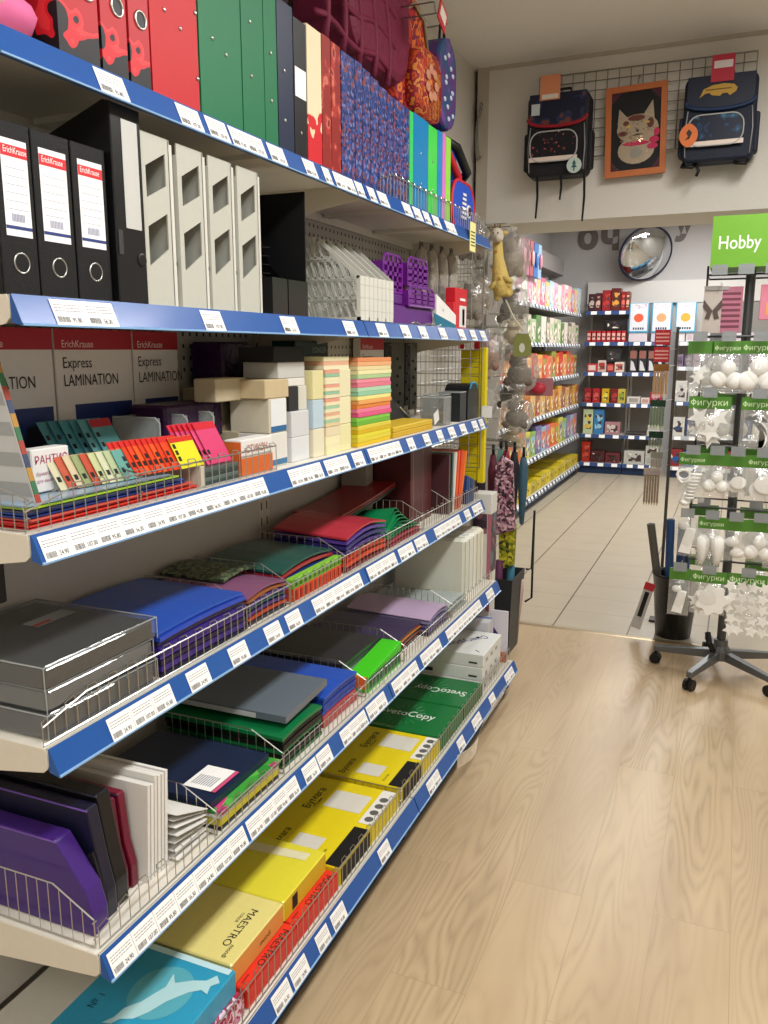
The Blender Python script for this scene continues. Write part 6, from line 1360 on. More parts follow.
# ---------------------------------------------------------------- goods hung between the shelving end and the doorway
wire_grid('wire_grid', 'tall wire grid standing along the left wall past the shelving end', (XL+.012, 3.55, .3), (0, .80, 0), (0, 0, 1.85), 14, 30, .0018, .003)
PLUSH = ['#6b6258', '#7a7066', '#5d564e', '#8a7e70', '#6e665c', '#7d7468', '#94887a', '#665e56']
def plush_bag(x, y, z, w, h, c, label, seed, w2=None):
    t = thing('bagged_plush', label, 'plush toy', (x, y, z), 'bagged plush toys past the shelving end')
    R = random.Random(seed); m = mat(c, .9, bump=.6, bscale=80, var=.2)
    g = G(); g.ball((x, y, z+h*.38), w*.34, w*.30, h*.24, 12, wob=.12, seed=seed); g.build('body', m, t, smooth=True)
    g = G(); g.ball((x+R.uniform(-.01, .01), y-.01, z+h*.66), w*.24, w*.22, h*.15, 12, wob=.1, seed=seed+1); g.build('head', m, t, smooth=True)
    for s in (-1, 1):
        G().ball((x+s*w*.17, y-.01, z+h*.78), w*.08, w*.05, h*.05, 8).build('ear', m, t, smooth=True)
        G().ball((x+s*w*.26, y-.03, z+h*.22), w*.13, w*.13, h*.10, 8).build('foot', m, t, smooth=True)
    n = 10; g = G(); vs = []
    for i in range(n+1):
        v = i/n; r = w*.5*(math.sin(PI*min(1, .12+.8*v))**.55 if v < .9 else .25)
        for j in range(14):
            a = 2*PI*j/14; q = r*(1+R.uniform(-.12, .12)); vs.append((x+q*math.cos(a), y+q*.8*math.sin(a), z+h*(.02+.96*v)))
    g.add(vs, [(i*14+j, i*14+(j+1) % 14, (i+1)*14+(j+1) % 14, (i+1)*14+j) for i in range(n) for j in range(14)])
    g.build('clear_bag', film('#dcdcd6', .22, .05, 1., 30), t, smooth=True)
    G().tube([(XL+.012, y, z+h), (x, y, z+h), (x, y, z+h-.02)], .002, 4).build('hook', CHROME, t)
    return t
SP = [(-1.13, 3.70, 1.86, .15, .24), (-1.03, 3.98, 1.80, .19, .27), (-1.12, 4.22, 1.86, .17, .26), (-1.16, 3.92, 1.66, .15, .22), (-1.06, 4.14, 1.60, .18, .24), (-1.14, 3.72, 1.60, .14, .24), (-1.0, 3.96, 1.50, .14, .17),
 (-1.13, 4.2, 1.42, .16, .2), (-1.06, 3.74, 1.38, .16, .22), (-.99, 4.06, 1.30, .19, .22), (-1.15, 3.96, 1.34, .13, .18), (-1.08, 4.24, 1.18, .16, .2), (-1.10, 3.76, 1.16, .15, .2), (-.99, 4.02, 1.10, .17, .19), (-1.16, 3.92, 1.12, .12, .18), (-1.06, 4.2, .98, .15, .17), (-1.14, 3.7, .98, .13, .17)]
PLUSH = ['#6b6258', '#8f8474', '#5d564e', '#a39888', '#6e665c', '#7d7468', '#b8a98c', '#665e56', '#8a6a60']
for i, (x, y, z, w, h) in enumerate(SP): plush_bag(x, y, z, w, h, PLUSH[i % 9], f'bagged {["grey brown","light grey","dark grey","pale grey","brown grey","warm grey","cream","deep grey","rosy brown"][i % 9]} plush toy past the shelving end, {ORDN[i]} from the top', i*3+1)
t = thing('yellow_plush', 'yellow long-necked plush toy with a pale head hanging beside the shelf end', 'plush toy', (-1.02, 3.74, 1.62), )
YP = mat('#cbb268', .9, bump=.5, bscale=70)
G().tube([(-1.035, 3.76, 1.99), (-1.030, 3.76, 1.90), (-1.015, 3.76, 1.80), (-1.000, 3.76, 1.74)], [.020, .026, .042, .046], 12).build('body', YP, t, smooth=True)
G().ball((-1.035, 3.75, 2.0), .03, .032, .035, 12).build('head', mat('#c9bfae', .9, bump=.4), t, smooth=True)
for i, (x, z) in enumerate([(-.965, 1.74), (-1.025, 1.72), (-.96, 1.79)]): G().tube([(-1.005, 3.75, 1.78), (x, 3.73, z)], .013, 8).build('limb', YP, t, smooth=True)
G().ball((-1.02, 3.72, 1.985), .022, .026, .018, 10).build('muzzle', mat('#c9bfae', .9, bump=.4), t, smooth=True)
for sx in (-1, 1):
    G().ball((-1.035+sx*.032, 3.76, 2.012), .016, .006, .009, 8).build('ear', YP, t, smooth=True)
    G().tube([(-1.035+sx*.010, 3.755, 2.03), (-1.035+sx*.013, 3.755, 2.052)], [.003, .005], 6).build('horn', mat('#7a6040', .9), t, smooth=True)
    G().ball((-1.035+sx*.011, 3.722, 2.008), .004, .003, .004, 6).build('eye', BLACK, t)
for k, (dx, z) in enumerate([(-.006, 1.93), (.006, 1.885), (-.012, 1.845), (.012, 1.81), (-.02, 1.785), (.006, 1.765)]): G().ball((-1.028+dx+.03*(1.9-z)*1.2, 3.762-(.024 if z > 1.87 else .034 if z > 1.82 else .041), z), .009, .004, .010, 8).build('spot', mat('#a8803c', .9), t)
for (x, z) in [(-1.055, 1.80), (-.955, 1.83)]: G().tube([(-1.008, 3.74, 1.82), (x, 3.72, z-.03)], .011, 8).build('limb', YP, t, smooth=True)
G().tube([(-0.985, 3.74, 1.72), (-0.945, 3.74, 1.64), (-0.900, 3.74, 1.585)], .004, 5).build('ribbon', mat('#c9c2a8', .6), t, smooth=True)
G().tube([(XL+.012, 3.76, 2.04), (-1.035, 3.76, 2.04), (-1.035, 3.76, 2.025)], .002, 4).build('hook', CHROME, t)
t = thing('olive_card', 'olive green card with a small pale figure print hanging before the plush bags', 'card', (-.94, 4.0, 1.46))
G().prism([(-.985, 1.47), (-.90, 1.47), (-.90, 1.54), (-.915, 1.575), (-.97, 1.575), (-.985, 1.54)], 'y', 3.90, 3.904).build('card', mat('#7d8248', .5), t); G().prism(E_(-.943, 1.51, .014, .022, 12), 'y', 3.898, 3.8995).build('print', mat('#c8c8bc', .5), t); G().box(-.955, -.93, 3.899, 3.905, 1.575, 1.61).build('tab', mat('#c9c9c4', .5), t); G().tube([(XL+.012, 3.903, 1.605), (-.943, 3.903, 1.605)], .002, 4).build('hook', CHROME, t)
t = thing('red_toy_pack', 'bag with red plastic toys hanging low beside the plush bags', 'toy pack', (-.93, 4.25, 1.28)); G().box(-1.0, -.86, 4.24, 4.245, 1.27, 1.36).build('card', mat('#a06a70', .5), t); G().ball((-.93, 4.22, 1.31), .04, .02, .03, 10).build('toy', mat('#b83040', .4), t, smooth=True); G().tube([(XL+.012, 4.246, 1.365), (-.93, 4.246, 1.365), (-.93, 4.242, 1.355)], .002, 4).build('hook', CHROME, t)
UMB = [('#5a2030', 'wine red', -1.09, 3.98, 1.02, .46), ('#6fa098', 'pale teal', -1.07, 4.05, 1.04, .42), ('#1b1b22', 'black', -1.0, 4.05, 1.03, .40), ('#8a2030', 'red', -1.03, 4.0, 1.04, .36), ('#3a5a6a', 'slate blue', -.965, 4.1, 1.0, .38), ('#2a1c28', 'dark plum', -1.13, 3.9, 1.0, .5)]
for i, (c, n, x, y, z, h) in enumerate(UMB):
    t = thing('folded_umbrella', f'{n} folded umbrella hanging below the plush bags', 'umbrella', (x, y, z-h), 'folded umbrellas')
    G().lathe([(.004, -h), (.012, -h*.97), (.024, -h*.5), (.026, -h*.25), (.014, -.03)], (x, y, z), 10).build('canopy', mat(c, .6, bump=.5, bscale=40), t, smooth=True)
    G().tube([(x, y, z-.04), (x, y, z+.02)], .008, 8).build('handle', BLACK, t, smooth=True); G().tube([(XL+.012, y, z+.02), (x, y, z+.02)], .002, 4).build('hook', CHROME, t)
t = thing('patterned_bag', 'pink and black patterned cloth bag hanging past the shelving end', 'bag', (-1.0, 3.9, .56)); g = G().prism([(-1.055, .60), (-.945, .64), (-.965, .97), (-1.02, 1.0), (-1.05, .95)], 'y', 3.87, 3.90); g.build('cloth', printed(['#5a3a48', '#b08a98', '#2c2228', '#8f5a70', '#c8a8b0'], 90), t, bevel=.006); G().tube([(-1.01, 3.885, .98), (-1.0, 3.885, 1.03)], .004, 5).build('loop', BLACK, t); G().tube([(XL+.012, 3.885, 1.03), (-1.0, 3.885, 1.03)], .002, 4).build('hook', CHROME, t)
t = thing('yellow_bag', 'yellow green printed strip bag hanging under the patterned cloth bag', 'bag', (-1.0, 3.95, .42)); G().prism([(-1.03, .42), (-.955, .45), (-.95, .66), (-1.04, .68)], 'y', 3.92, 3.945).build('cloth', printed(['#8f8f20', '#b8b030', '#3a3a20', '#6a7020'], 60), t, bevel=.006); G().tube([(XL+.012, 3.93, .68), (-1.0, 3.93, .68)], .002, 4).build('hook', CHROME, t)
t = thing('tapered_bin', 'dark grey tapered bin holding umbrellas past the shelving end', 'bin', (-.99, 3.95, 0))
def frus(g, cx, cy, z0, z1, a0, b0, a1, b1, th=.005):
    o0 = [(cx-a0, cy-b0, z0), (cx+a0, cy-b0, z0), (cx+a0, cy+b0, z0), (cx-a0, cy+b0, z0)]; o1 = [(cx-a1, cy-b1, z1), (cx+a1, cy-b1, z1), (cx+a1, cy+b1, z1), (cx-a1, cy+b1, z1)]
    i1 = [(cx-a1+th, cy-b1+th, z1), (cx+a1-th, cy-b1+th, z1), (cx+a1-th, cy+b1-th, z1), (cx-a1+th, cy+b1-th, z1)]; i0 = [(cx-a0+th, cy-b0+th, z0+th), (cx+a0-th, cy-b0+th, z0+th), (cx+a0-th, cy+b0-th, z0+th), (cx-a0+th, cy+b0-th, z0+th)]
    vs = o0+o1+i1+i0; fs = [(0,3,2,1)]
    for a, b in ((0, 4), (4, 8), (8, 12)):
        for k in range(4): fs.append((a+k, a+(k+1) % 4, b+(k+1) % 4, b+k))
    fs.append((12, 13, 14, 15)); g.add(vs, fs); return g
frus(G(), -1.03, 3.95, 0, .40, .075, .10, .095, .13).build('body', mat('#26282a', .45), t)
G().tube([(-.925, 4.06, .40), (-.90, 4.08, .40), (-.90, 4.10, .70)], .006, 6).tube([(-.90, 4.10, .70), (-.90, 4.10, .24), (-.93, 4.08, .22)], .006, 6).build('frame_bar', BLACK, t)
for i, (c, n, x, y) in enumerate([('#5a2a48', 'plum', -1.04, 3.92), ('#2f6a80', 'teal blue', -.99, 3.96), ('#b8a0a8', 'pale pink', -1.08, 3.88), ('#1c1c22', 'black', -1.08, 4.0), ('#c0a8a0', 'beige', -.96, 4.04)]):
    g = G().tube([(x, y, .03), (x+.01, y, .30), (x+.012, y, .47-.03*i)], [.006, .022, .018], 8); tag(g.build('folded_umbrella', mat(c, .6, bump=.4, bscale=40), smooth=True), f'{n} folded umbrella standing in the tapered bin', 'umbrella', 'umbrellas in the tapered bin')
t = product_box('tall_white_carton', 'tall carton with a white top and dark printed side at the shelving end', 'box', -1.03, -.945, 3.445, 3.535, 0, .885, mat('#d0cfc9', .5), [('dark_print', printed(['#3a2c38', '#4a3a46', '#5a6a70', '#8a5a68'], 30), [('n', 0, .78, .80, .90), ('f', .0, 1, .60, .9)]), ('pink_edge', mat('#a86474', .5), [('n', .80, 1, .4, .9)])])
# ---------------------------------------------------------------- far room: left shelving
NV = mat('#31475f', .45); NVD = mat('#1e3355', .45); LG = mat('#c4c2bb', .5)
LVF = [.13, .49, .86, 1.22, 1.57, 1.92]
LN = ['lowest', 'second', 'third', 'fourth', 'fifth', 'top']
FXL = [-1.73, -1.75, -1.77, -1.78, -1.78, -1.78]
tagm = None
def far_tag(w):
    key = ('far', w)
    if key not in PROTO:
        me = bpy.data.meshes.new('price_tag'); g = G(); g.face([(0, 0, 0), (0, w, 0), (-.016, w, .038), (-.016, 0, .038)], 0); g.face([(.0004, w*.15, .004), (.0004-0, w*.85, .004), (-.005, w*.85, .015), (-.005, w*.15, .015)], 1)
        me.from_pydata(g.v, [], g.f); me.materials.append(PAPER); me.materials.append(mat('#7a7a80', .6)); me.polygons.foreach_set('material_index', g.m); PROTO[key] = me
    return PROTO[key]
YL0, YL1 = 6.35, 10.345
fr = thing('shelving_frame', 'long back frame of the left shelving in the far room', 'shelving', (-2.22, (YL0+YL1)/2, 0))
G().box(-2.26, -2.24, YL0, YL1, 0, 2.35).build('back_panel', mat('#a9a7a2', .6), fr)
for k in range(4):
    y = YL0+.01+(YL1-YL0-.02)*k/3; G().box(-2.24, -2.21, y-.015, y+.015, 0, 2.36).build('upright', LG, fr)
G().box(-1.79, -1.77, YL0, YL1, .005, .09).build('kick_plate', NVD, fr)
for li, z in enumerate(LVF):
    F = FXL[li]
    sh = thing('metal_shelf', f'{LN[li]} shelf of the left shelving in the far room, dark blue rail', 'shelf', ((F-2.2)/2, (YL0+YL1)/2, z-.03), 'far left shelves')
    G().box(-2.205, F-.003, YL0, YL1, z-.025, z).build('board', LG, sh)
    G().box(-2.2, F-.01, YL0-.004, YL0, z-.06, z).build('bracket', LG, sh)
    rl = G().prism([(F-.002, z), (F+.002, z), (F+.018, z-.04), (F-.002, z-.04)], 'y', YL0, YL1).build('price_rail', NV, sh)
    n = 27
    for k in range(n):
        o = bpy.data.objects.new('price_tag', far_tag(.075)); COL.objects.link(o); o.parent = rl; o.location = V((F+.0195, YL0+.03+k*(YL1-YL0-.1)/n+.01*((k*7) % 3), z-.0385))-ORG[rl.name]
PAL = {5: ['#d8a8b8', '#d06a8a', '#e0c070', '#a8c8d8', '#d8b0c8', '#c8d0c0', '#d890a8', '#e8e0d8'], 4: ['#c8c0b0', '#a8b890', '#5a8a4a', '#d8d0c8', '#6a7058', '#d8c8c0'], 3: ['#c85a2a', '#b83a2a', '#d8a850', '#c8483a', '#d8785a', '#8a9a4a'], 2: ['#b8783a', '#d0a048', '#a85a3a', '#c8a878', '#8a6a4a', '#c8983a'], 1: ['#6a6a9a', '#8ab0c8', '#a87aa0', '#d86a2a', '#d8702a', '#c8c050', '#88a850'], 0: ['#c8b020', '#b8a81c', '#d0b82a', '#a89a20']}
CW = {5: ['pink','rose','straw','pale blue','lilac','sage','salmon','white'], 4: ['beige','sage','green','off-white','olive','cream'], 3: ['orange','red','tan','brick','coral','moss'], 2: ['ochre','gold','rust','sand','brown','amber'], 1: ['violet','sky','mauve','orange','tangerine','yellow','lime'], 0: ['mustard','dark yellow','yellow','olive yellow']}
KN = {5: 'doll box', 4: 'craft box', 3: 'game box', 2: 'puzzle box', 1: 'modelling clay box', 0: 'film-wrapped packet'}
NM = {5: 'doll_box', 4: 'craft_box', 3: 'game_box', 2: 'puzzle_box', 1: 'clay_box', 0: 'packet'}
R = random.Random(21)
PCH = {}
def printed_cache(*c):
    if c not in PCH: PCH[c] = printed([c[0], c[1], '#e0d8c8', c[2], '#4a3a3a', c[1]], 26, 'voronoi')
    return PCH[c]
for li, z in enumerate(LVF):
    y = YL0+.03; k = 0; F = FXL[li]-.02; gap = ((LVF[li+1]-z) if li < 5 else .42)-.07
    while y < YL1-.12 and k < 20 + 6*0:
        w = [.21, .22, .21, .21, .21, .2][li]*R.uniform(.85, 1.15); h = gap*[.45, .88, .86, .92, .9, .80][li]*R.uniform(.85, 1.05); c = k % len(PAL[li])
        d = .2 if li else .33
        pass
        t_ = G().bb(F-d, F, y, y+w-.012, z+.0006, z+h, .004, 0)
        # printed front and near side
        e = F+.0006; t_.face([(e, y+w*.12, z+h*.15), (e, y+w*.78, z+h*.15), (e, y+w*.78, z+h*.85), (e, y+w*.12, z+h*.85)], 1)
        t_.face([(F-d*.9, y-.0006, z+h*.3), (F-d*.1, y-.0006, z+h*.3), (F-d*.1, y-.0006, z+h*.8), (F-d*.9, y-.0006, z+h*.8)], 1)
        c2 = PAL[li][(c+2) % len(PAL[li])]
        o = t_.build(NM[li], [mat(PAL[li][c], .4, coat=.2), printed_cache(PAL[li][c], c2, PAL[li][(c+3) % len(PAL[li])])])
        tag(o, f'{CW[li][c]} {KN[li]} on the {LN[li]} far left shelf, {ORDN[k]} from its near end', 'box' if li else 'packet', f'boxes on the {LN[li]} far left shelf')
        y += w; k += 1
for i in range(5):
    y = 7.1+.16*i; t = thing('toy_blister', f'{["pink","rose pink","red and white","bright blue","pale blue"][i]} toy blister hanging above the far left shelving', 'toy pack', (-1.75, y, 2.18), 'toy blisters above the far shelving')
    G().bb(-1.78, -1.745, y, y+.13, 2.14, 2.44, .004).build('card', mat(['#b88a9a', '#c0788c', '#a85a62', '#3f6fb0', '#8fb0d0'][i], .5), t); G().ball((-1.735, y+.065, 2.29), .014, .04, .07, 10).build('blister', mat(['#d8a0b0', '#d88aa0', '#d8b0a8', '#4a80c8', '#d08a9a'][i], .3), t, smooth=True); G().tube([(-2.24, y+.065, 2.43), (-1.75, y+.065, 2.43)], .004, 4).build('hook', STEEL, t)
# ---------------------------------------------------------------- far room: back shelving
YF0, YBK = 10.37, 10.76
BAYS = [(-1.74, -1.235, 'left'), (-1.225, -.80, 'middle'), (-.70, -.20, 'right'), (-.19, .40, 'hidden')]
LVB = {0: [.137, .487, .868, 1.238, 1.595, 1.958], 1: [.137, .487, .868, 1.238, 1.595], 2: [.137, .50, .905, 1.31, 1.595], 3: [.137, .50, .905, 1.31, 1.595]}
struct(G().box(-1.80, .6, 10.79, 10.849, 2.06, 2.32), 'trim_4', mat('#d2d0cc', .6))
for b, (x0, x1, nm) in enumerate(BAYS):
    fr = thing('shelving_frame', f'back frame of the {nm} bay on the far wall', 'shelving', ((x0+x1)/2, YBK+.01, 0))
    G().box(x0, x1, YBK, YBK+.02, 0, 2.05).build('back_panel', mat('#8e8b86', .6) if b != 2 else mat('#b9b6b0', .6), fr)
    for x in (x0+.012, x1-.012): G().box(x-.012, x+.012, YBK-.02, YBK, 0, 2.06).build('upright', LG, fr)
    G().box(x0, x1, YF0+.02, YF0+.035, .005, .10).build('kick_plate', NVD, fr)
    for li, z in enumerate(LVB[b]):
        sh = thing('metal_shelf', f'{nm} bay shelf on the far wall, {ORDN[li]} from the floor', 'shelf', ((x0+x1)/2, (YF0+YBK)/2, z-.03), 'far wall shelves')
        G().box(x0+.003, x1-.003, YF0+.003, YBK-.022, z-.02, z).build('board', LG, sh)
        rl = G().prism([(YF0+.002, z), (YF0-.002, z), (YF0-.016, z-.045), (YF0+.002, z-.045)], 'x', x0+.002, x1-.002).build('price_rail', mat('#2c4676', .45) if b < 2 or li == 2 else mat('#9aa0a6', .45), sh)
        for k in range(3):
            xx = x0+.06+k*(x1-x0-.14)/2.2
            G().face([(xx, YF0-.0172, z-.042), (xx+.07, YF0-.0172, z-.042), (xx+.07, YF0-.004, z-.004), (xx, YF0-.004, z-.004)]).build('price_tag', PAPER, rl)
def fbox(nm, x0, x1, z, h, c, c2, label, cat='box', d=.16, grp=None, y=YF0+.02):
    g = G().bb(x0, x1, y, y+d, z+.0006, z+h, .004, 0); w = x1-x0
    g.face([(x0+w*.15, y-.0007, z+h*.2), (x1-w*.15, y-.0007, z+h*.2), (x1-w*.15, y-.0007, z+h*.8), (x0+w*.15, y-.0007, z+h*.8)], 1)
    return tag(g.build(nm, [mat(c, .4, coat=.2), printed_cache(c2, c, c2) if h > .11 else mat(c2, .45)]), label, cat, grp)
# left bay
RD, OR = '#8f1c24', '#c88a4a'
for i, (a, w, h, c, c2, n) in enumerate([(-1.72, .08, .20, '#3a1c20', '#b8a8a0', 'dark striped box'), (-1.64, .07, .21, '#4a2026', '#d0b0a0', 'dark red striped box'), (-1.56, .10, .24, RD, '#b83a34', 'red box'), (-1.455, .11, .26, '#5a2018', '#d89a40', 'brown box with a golden disc'), (-1.34, .05, .22, RD, '#d06a60', 'narrow red box'), (-1.285, .045, .22, '#7a3a2c', '#d8a890', 'brown and pink box')]):
    fbox('watercolour_box', a, a+w, 1.958, h, c, c2, f'{n} on the top shelf of the left far wall bay', grp='boxes on the top far wall shelf')
for i in range(8):
    x = -1.72+.058*i; fbox('paint_jar_box', x, x+.05, 1.595, .13, '#a81c26', '#d8b0a8', f'small red box in a row on the fifth far wall shelf, {ORDN[i]} from the left', grp='small red boxes')
fbox('dark_case', -1.52, -1.26, 1.73, .13, '#141416', '#26262a', 'black flat case lying on the small red boxes', d=.1)
for i, (a, w, h, c, c2) in enumerate([(-1.70, .12, .10, '#b83a40', '#d8c8c0'), (-1.575, .10, .14, '#c8b8b0', '#a83a3a'), (-1.47, .09, .10, '#8a1c26', '#c86a60'), (-1.375, .11, .12, '#d0c0b8', '#b05a50')]):
    fbox('crayon_box', a, a+w, 1.238, h, c, c2, f'red and pale crayon box on the fourth far wall shelf, {ORDN[i]} from the left', grp='crayon boxes')
fbox('dark_case', -1.48, -1.30, 1.36, .16, '#26282a', '#3a3d40', 'dark grey tall case standing on the crayon boxes', d=.08)
for i, (a, c, c2, n) in enumerate([(-1.72, '#8f1c26', '#b84a44', 'dark red'), (-1.62, '#a8222a', '#c85a50', 'red'), (-1.51, '#c8a020', '#d8c850', 'yellow'), (-1.40, '#7a1c22', '#a83a3a', 'wine red'), (-1.32, '#b8a84a', '#8a9a3a', 'olive yellow')]):
    fbox('paint_box', a, a+.085, .868, .17, c, c2, f'{n} paint box on the third far wall shelf', grp='paint boxes')
for i, (a, w, h, c, c2, n) in enumerate([(-1.72, .12, .30, '#b8c8a0', '#d8b850', 'green and yellow album'), (-1.59, .12, .30, '#3a7ab0', '#8ac0d8', 'blue album'), (-1.455, .18, .15, '#a87a80', '#c8c0b8', 'pinkish pack')]):
    fbox('album', a, a+w, .487, h, c, c2, f'{n} on the second far wall shelf of the left bay', cat='album' if 'album' in n else 'pack')
for i, (a, w, h, c) in enumerate([(-1.72, .10, .25, '#a8281c'), (-1.61, .17, .14, '#4a2024'), (-1.43, .17, .12, '#6a2a2e')]):
    fbox('craft_box', a, a+w, .137, h, c, '#c8503a' if i == 0 else '#3a1c20', f'{["tall red","dark red","maroon"][i]} box on the lowest far wall shelf', grp='low far wall boxes')
# middle bay
for i in range(3):
    x0 = -1.235+.255*i+(.01 if i == 2 else 0); t = thing('card_box', f'tall pale blue and white picture box on the far wall, {ORDN[i]} from the left', 'box', (x0+.115, YF0+.1, 1.74), 'pale blue picture boxes')
    y = YF0-.0
    G().bb(x0, x0+.225, y, y+.06, 1.70, 2.04, .003).build('carton', mat('#4a9ac0', .4, coat=.2), t)
    g = G(); g.face([(x0+.014, y-.0006, 1.72), (x0+.21, y-.0006, 1.72), (x0+.21, y-.0006, 2.035), (x0+.014, y-.0006, 2.035)]); g.build('white_front', mat('#d0d4dc', .5), t)
    g = G(); RR = random.Random(i)
    for k in range(14): a, b_ = x0+.02+.18*RR.random(), 1.97+.055*RR.random(); g.face([(a, y-.0012, b_), (a+.012, y-.0012, b_), (a+.012, y-.0012, b_+.008), (a, y-.0012, b_+.008)])
    g.build('confetti_print', mat('#b888a8', .5), t)
    g = G(); g.face([(x, y-.0012, z) for x, z in E_(x0+.11, 1.87, .055, .05, 14)]); g.build('fruit_print', mat(['#d0583a', '#d8986a', '#d8a040'][i], .5), t)
    g = G()
    for k in range(5): g.face([(x0+.05+.026*k, y-.0012, 1.735), (x0+.068+.026*k, y-.0012, 1.735), (x0+.068+.026*k, y-.0012, 1.76), (x0+.05+.026*k, y-.0012, 1.76)])
    g.build('lettering', mat('#2a3a5a', .5), t)
    if i < 2: tag(G().bb(x0+.005, x0+.215, YF0+.01, YF0+.2, 1.5956, 1.695, .003).build('paper_box', mat(['#c8c0c8', '#bdb8cc', '#cdc8c4'][i], .45)), f'white lilac box under the {ORDN[i]} pale blue picture box', 'box', 'boxes under the picture boxes')
for i in range(4):
    x0 = -1.21+.105*i; g = G().bb(x0, x0+.095, YF0+.02, YF0+.1, 1.2386, 1.50, .003, 0); g.face([(x0+.02, YF0+.0193, 1.26), (x0+.085, YF0+.0193, 1.26), (x0+.05, YF0+.0193, 1.36), (x0+.02, YF0+.0193, 1.38)], 1); g.face([(x0+.01, YF0+.0193, 1.40), (x0+.085, YF0+.0193, 1.40), (x0+.085, YF0+.0193, 1.49), (x0+.01, YF0+.0193, 1.49)], 2)
    tag(g.build('pencil_box', [mat('#2a2a30', .4), mat('#c8c8cc', .5), mat('#8a5a50', .5)]), f'dark box with a white slanted print, {ORDN[i]} from the left on the middle bay', 'box', 'dark boxes with white print')
for i, (a, w, h, c, c2) in enumerate([(-1.21, .15, .08, '#c8c4c0', '#9a9490'), (-1.05, .10, .07, '#d0c8c4', '#b89088'), (-.945, .13, .14, '#a82a40', '#d090a0')]): fbox('small_box', a, a+w, .868, h, c, c2, f'{["grey white","pinkish white","crimson"][i]} box on the third shelf of the middle bay')
for i, (a, w, z, h) in enumerate([(-1.21, .24, .137, .16), (-.96, .15, .137, .11), (-.96, .15, .2486, .12), (-.96, .15, .487, .07), (-.95, .13, .5576, .06)]): fbox('white_carton', a, a+w, z, h, '#b9bab4', '#a4a59e', f'plain white carton low on the middle bay, {["wide one at the left","bottom right","upper right","on the second shelf, lower","on the second shelf, upper"][i]}', grp='plain white cartons', d=.2)
fbox('flat_tray', -1.21, -.97, .487, .03, '#4a4642', '#2e2c2a', 'dark flat tray on the second shelf of the middle bay', d=.25)
# right bay and hidden one
for b, (xa, xb) in enumerate([(-.69, -.21), (-.18, .38)]):
    k = 0
    for z, h, cs, n in [(1.595, .10, ['#c8c4c8', '#d0ccd0', '#b8a8b0'], 'white printed box'), (1.31, .14, ['#7a6a80', '#5a5468', '#8a7a88'], 'violet grey jar box'), (.905, .24, ['#c0c0bc', '#a8aaa8', '#b8b8b4'], 'grey white box'), (.50, .22, ['#c8c6c0', '#3a4a6a', '#b8b4ac'], 'mixed box'), (.137, .20, ['#8a2a30', '#2a5a9a', '#b8b0a8'], 'low box')]:
        n_ = 5 if h < .15 else 3; w = (xb-xa)/n_
        for i in range(n_): fbox('shelf_box', xa+i*w+.006, xa+(i+1)*w-.006, z, h*(1-.08*(i % 2)), cs[i % 3], cs[(i+1) % 3], f'{n} on the {"right" if b == 0 else "far right"} bay, {ORDN[i]} from the left', grp=f'{n}es on the far wall')
# round wall mirror
t = thing('wall_mirror', 'round convex mirror with a dark rim high on the far wall', 'mirror', (-1.12, 10.78, 2.30))
g = G(); n = 36
prof = [(.315, 0), (.315, -.01), (.29, -.03), (.20, -.075), (.10, -.098), (.004, -.105)]
g = G(); g.lathe(prof, (-1.115, 10.80, 2.62), 40, 'y'); g.rot((-1.115, 10.80, 2.62), 'X', 24).rot((-1.115, 10.80, 2.62), 'Z', 32); g.xf(Matrix.Translation((0, -.20, 0))); g.build('mirror_glass', mat('#c9ccd0', .04, 1.), t, smooth=True)
g = G().tube([(-1.115+.317*math.cos(2*PI*k/40), 10.80, 2.62+.317*math.sin(2*PI*k/40)) for k in range(40)], .014, 6, closed=True); g.rot((-1.115, 10.80, 2.62), 'X', 24).rot((-1.115, 10.80, 2.62), 'Z', 32); g.xf(Matrix.Translation((0, -.20, 0))); g.build('rim', mat('#1c2236', .4), t, smooth=True)
G().tube([(-1.115, YF-.002, 2.62), (-1.115, 10.66, 2.62)], .018, 8).build('arm', STEEL, t)
for i, (ch, x, z, s) in enumerate([('о', -1.96, 2.74, .42), ('ч', -1.69, 2.72, .42), ('у', -.82, 2.86, .38)]):
    g = G().text(ch, (x, YF-.012, z), (1,0,0), (0,0,1), s, bold=.16); n0 = len(g.v); vs = list(g.v); fs = list(g.f)
    g.add([(p[0], YF-.001, p[2]) for p in vs], fs)
    tag(g.build('wall_letter', mat('#6f6763', .6)), f'grey letter on the far wall, {["left of the second","second from the left","right of the round mirror"][i]}', 'letter', 'grey letters on the far wall')
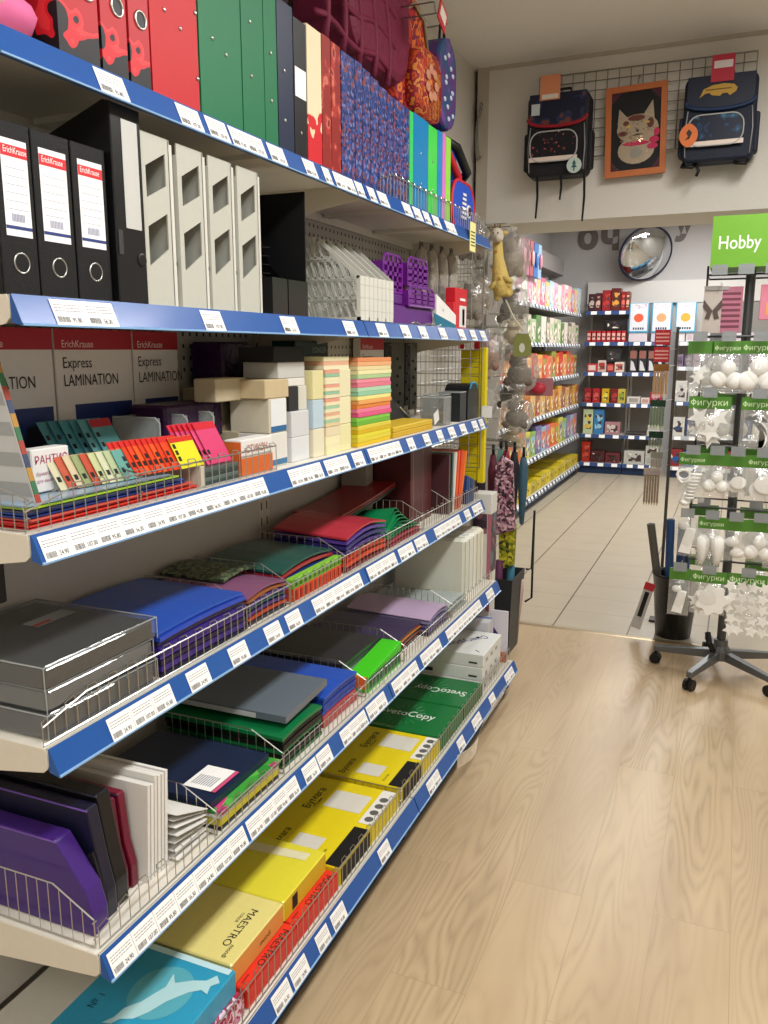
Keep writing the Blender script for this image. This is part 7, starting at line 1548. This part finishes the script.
# ---------------------------------------------------------------- lamps and camera
def lamp_fixture(x, y, zc, ln, power, label, w=.3, col=(1, .98, .95)):
    t = thing('ceiling_light', label, 'lamp', (x, y, zc), 'ceiling lights')
    G().box(x-w/2-.02, x+w/2+.02, y-ln/2-.02, y+ln/2+.02, zc-.05, zc-.001).build('housing', WHITE, t)
    g = G()
    for k in (-1, 1): g.lathe([(.013, -ln/2+.03), (.013, ln/2-.03)], (x+k*w*.25, y, zc-.07), 8, 'y')
    g.build('tube', mat('#fff6e6', .4, emit=3.), t)
    ld = bpy.data.lights.new('fluorescent', 'AREA'); ld.shape = 'RECTANGLE'; ld.size = w; ld.size_y = ln; ld.energy = power; ld.color = col
    lo = bpy.data.objects.new('fluorescent', ld); COL.objects.link(lo); lo.location = (x, y, zc-.095)
for i, (x, y) in enumerate([(.25, -1.3), (.25, .75), (.25, 2.75)]):
    lamp_fixture(x, y, ZC, 1.25, 44, f'long fluorescent ceiling light of the front room, {ORDN[i]} from the back')
for i, (x, y) in enumerate([(-.6, 6.2), (-.6, 8.2), (-.5, 9.3), (1.2, 7.4)]):
    lamp_fixture(x, y, 3.1, 1.2, 44, f'long fluorescent ceiling light of the far room, {ORDN[i]} from the opening', col=(1, .985, .965))
w = bpy.data.worlds.new('w'); SC.world = w; w.use_nodes = True
w.node_tree.nodes['Background'].inputs[0].default_value = (.9, .95, 1, 1); w.node_tree.nodes['Background'].inputs[1].default_value = .3
cd = bpy.data.cameras.new('camera'); cam = bpy.data.objects.new('camera', cd); COL.objects.link(cam); SC.camera = cam
fpx = 828.; cd.sensor_fit = 'HORIZONTAL'; cd.sensor_width = 36; cd.lens = fpx/768*36; cd.clip_start = .02
yd = V((356, 162, fpx)).normalized()     # direction of world +Y in camera x right, y up, z forward
tl = math.atan2(162, fpx)
up = V((0, math.cos(tl), -math.sin(tl))); rt = V(up).cross(yd)   # world X in camera coords
if rt.x < 0: rt = -rt
# rows: world axes expressed in camera coords -> camera axes in world
cx = V((rt.x, yd.x, up.x)); cy = V((rt.y, yd.y, up.y)); cz = V((rt.z, yd.z, up.z))
M = Matrix(((cx.x, cy.x, -cz.x, 0), (cx.y, cy.y, -cz.y, 0), (cx.z, cy.z, -cz.z, 1.5), (0, 0, 0, 1)))
cam.matrix_world = M
vs = SC.view_settings; vs.view_transform = 'Standard'; vs.look = 'None'; vs.gamma = 1; vs.exposure = 0; vs.use_curve_mapping = False
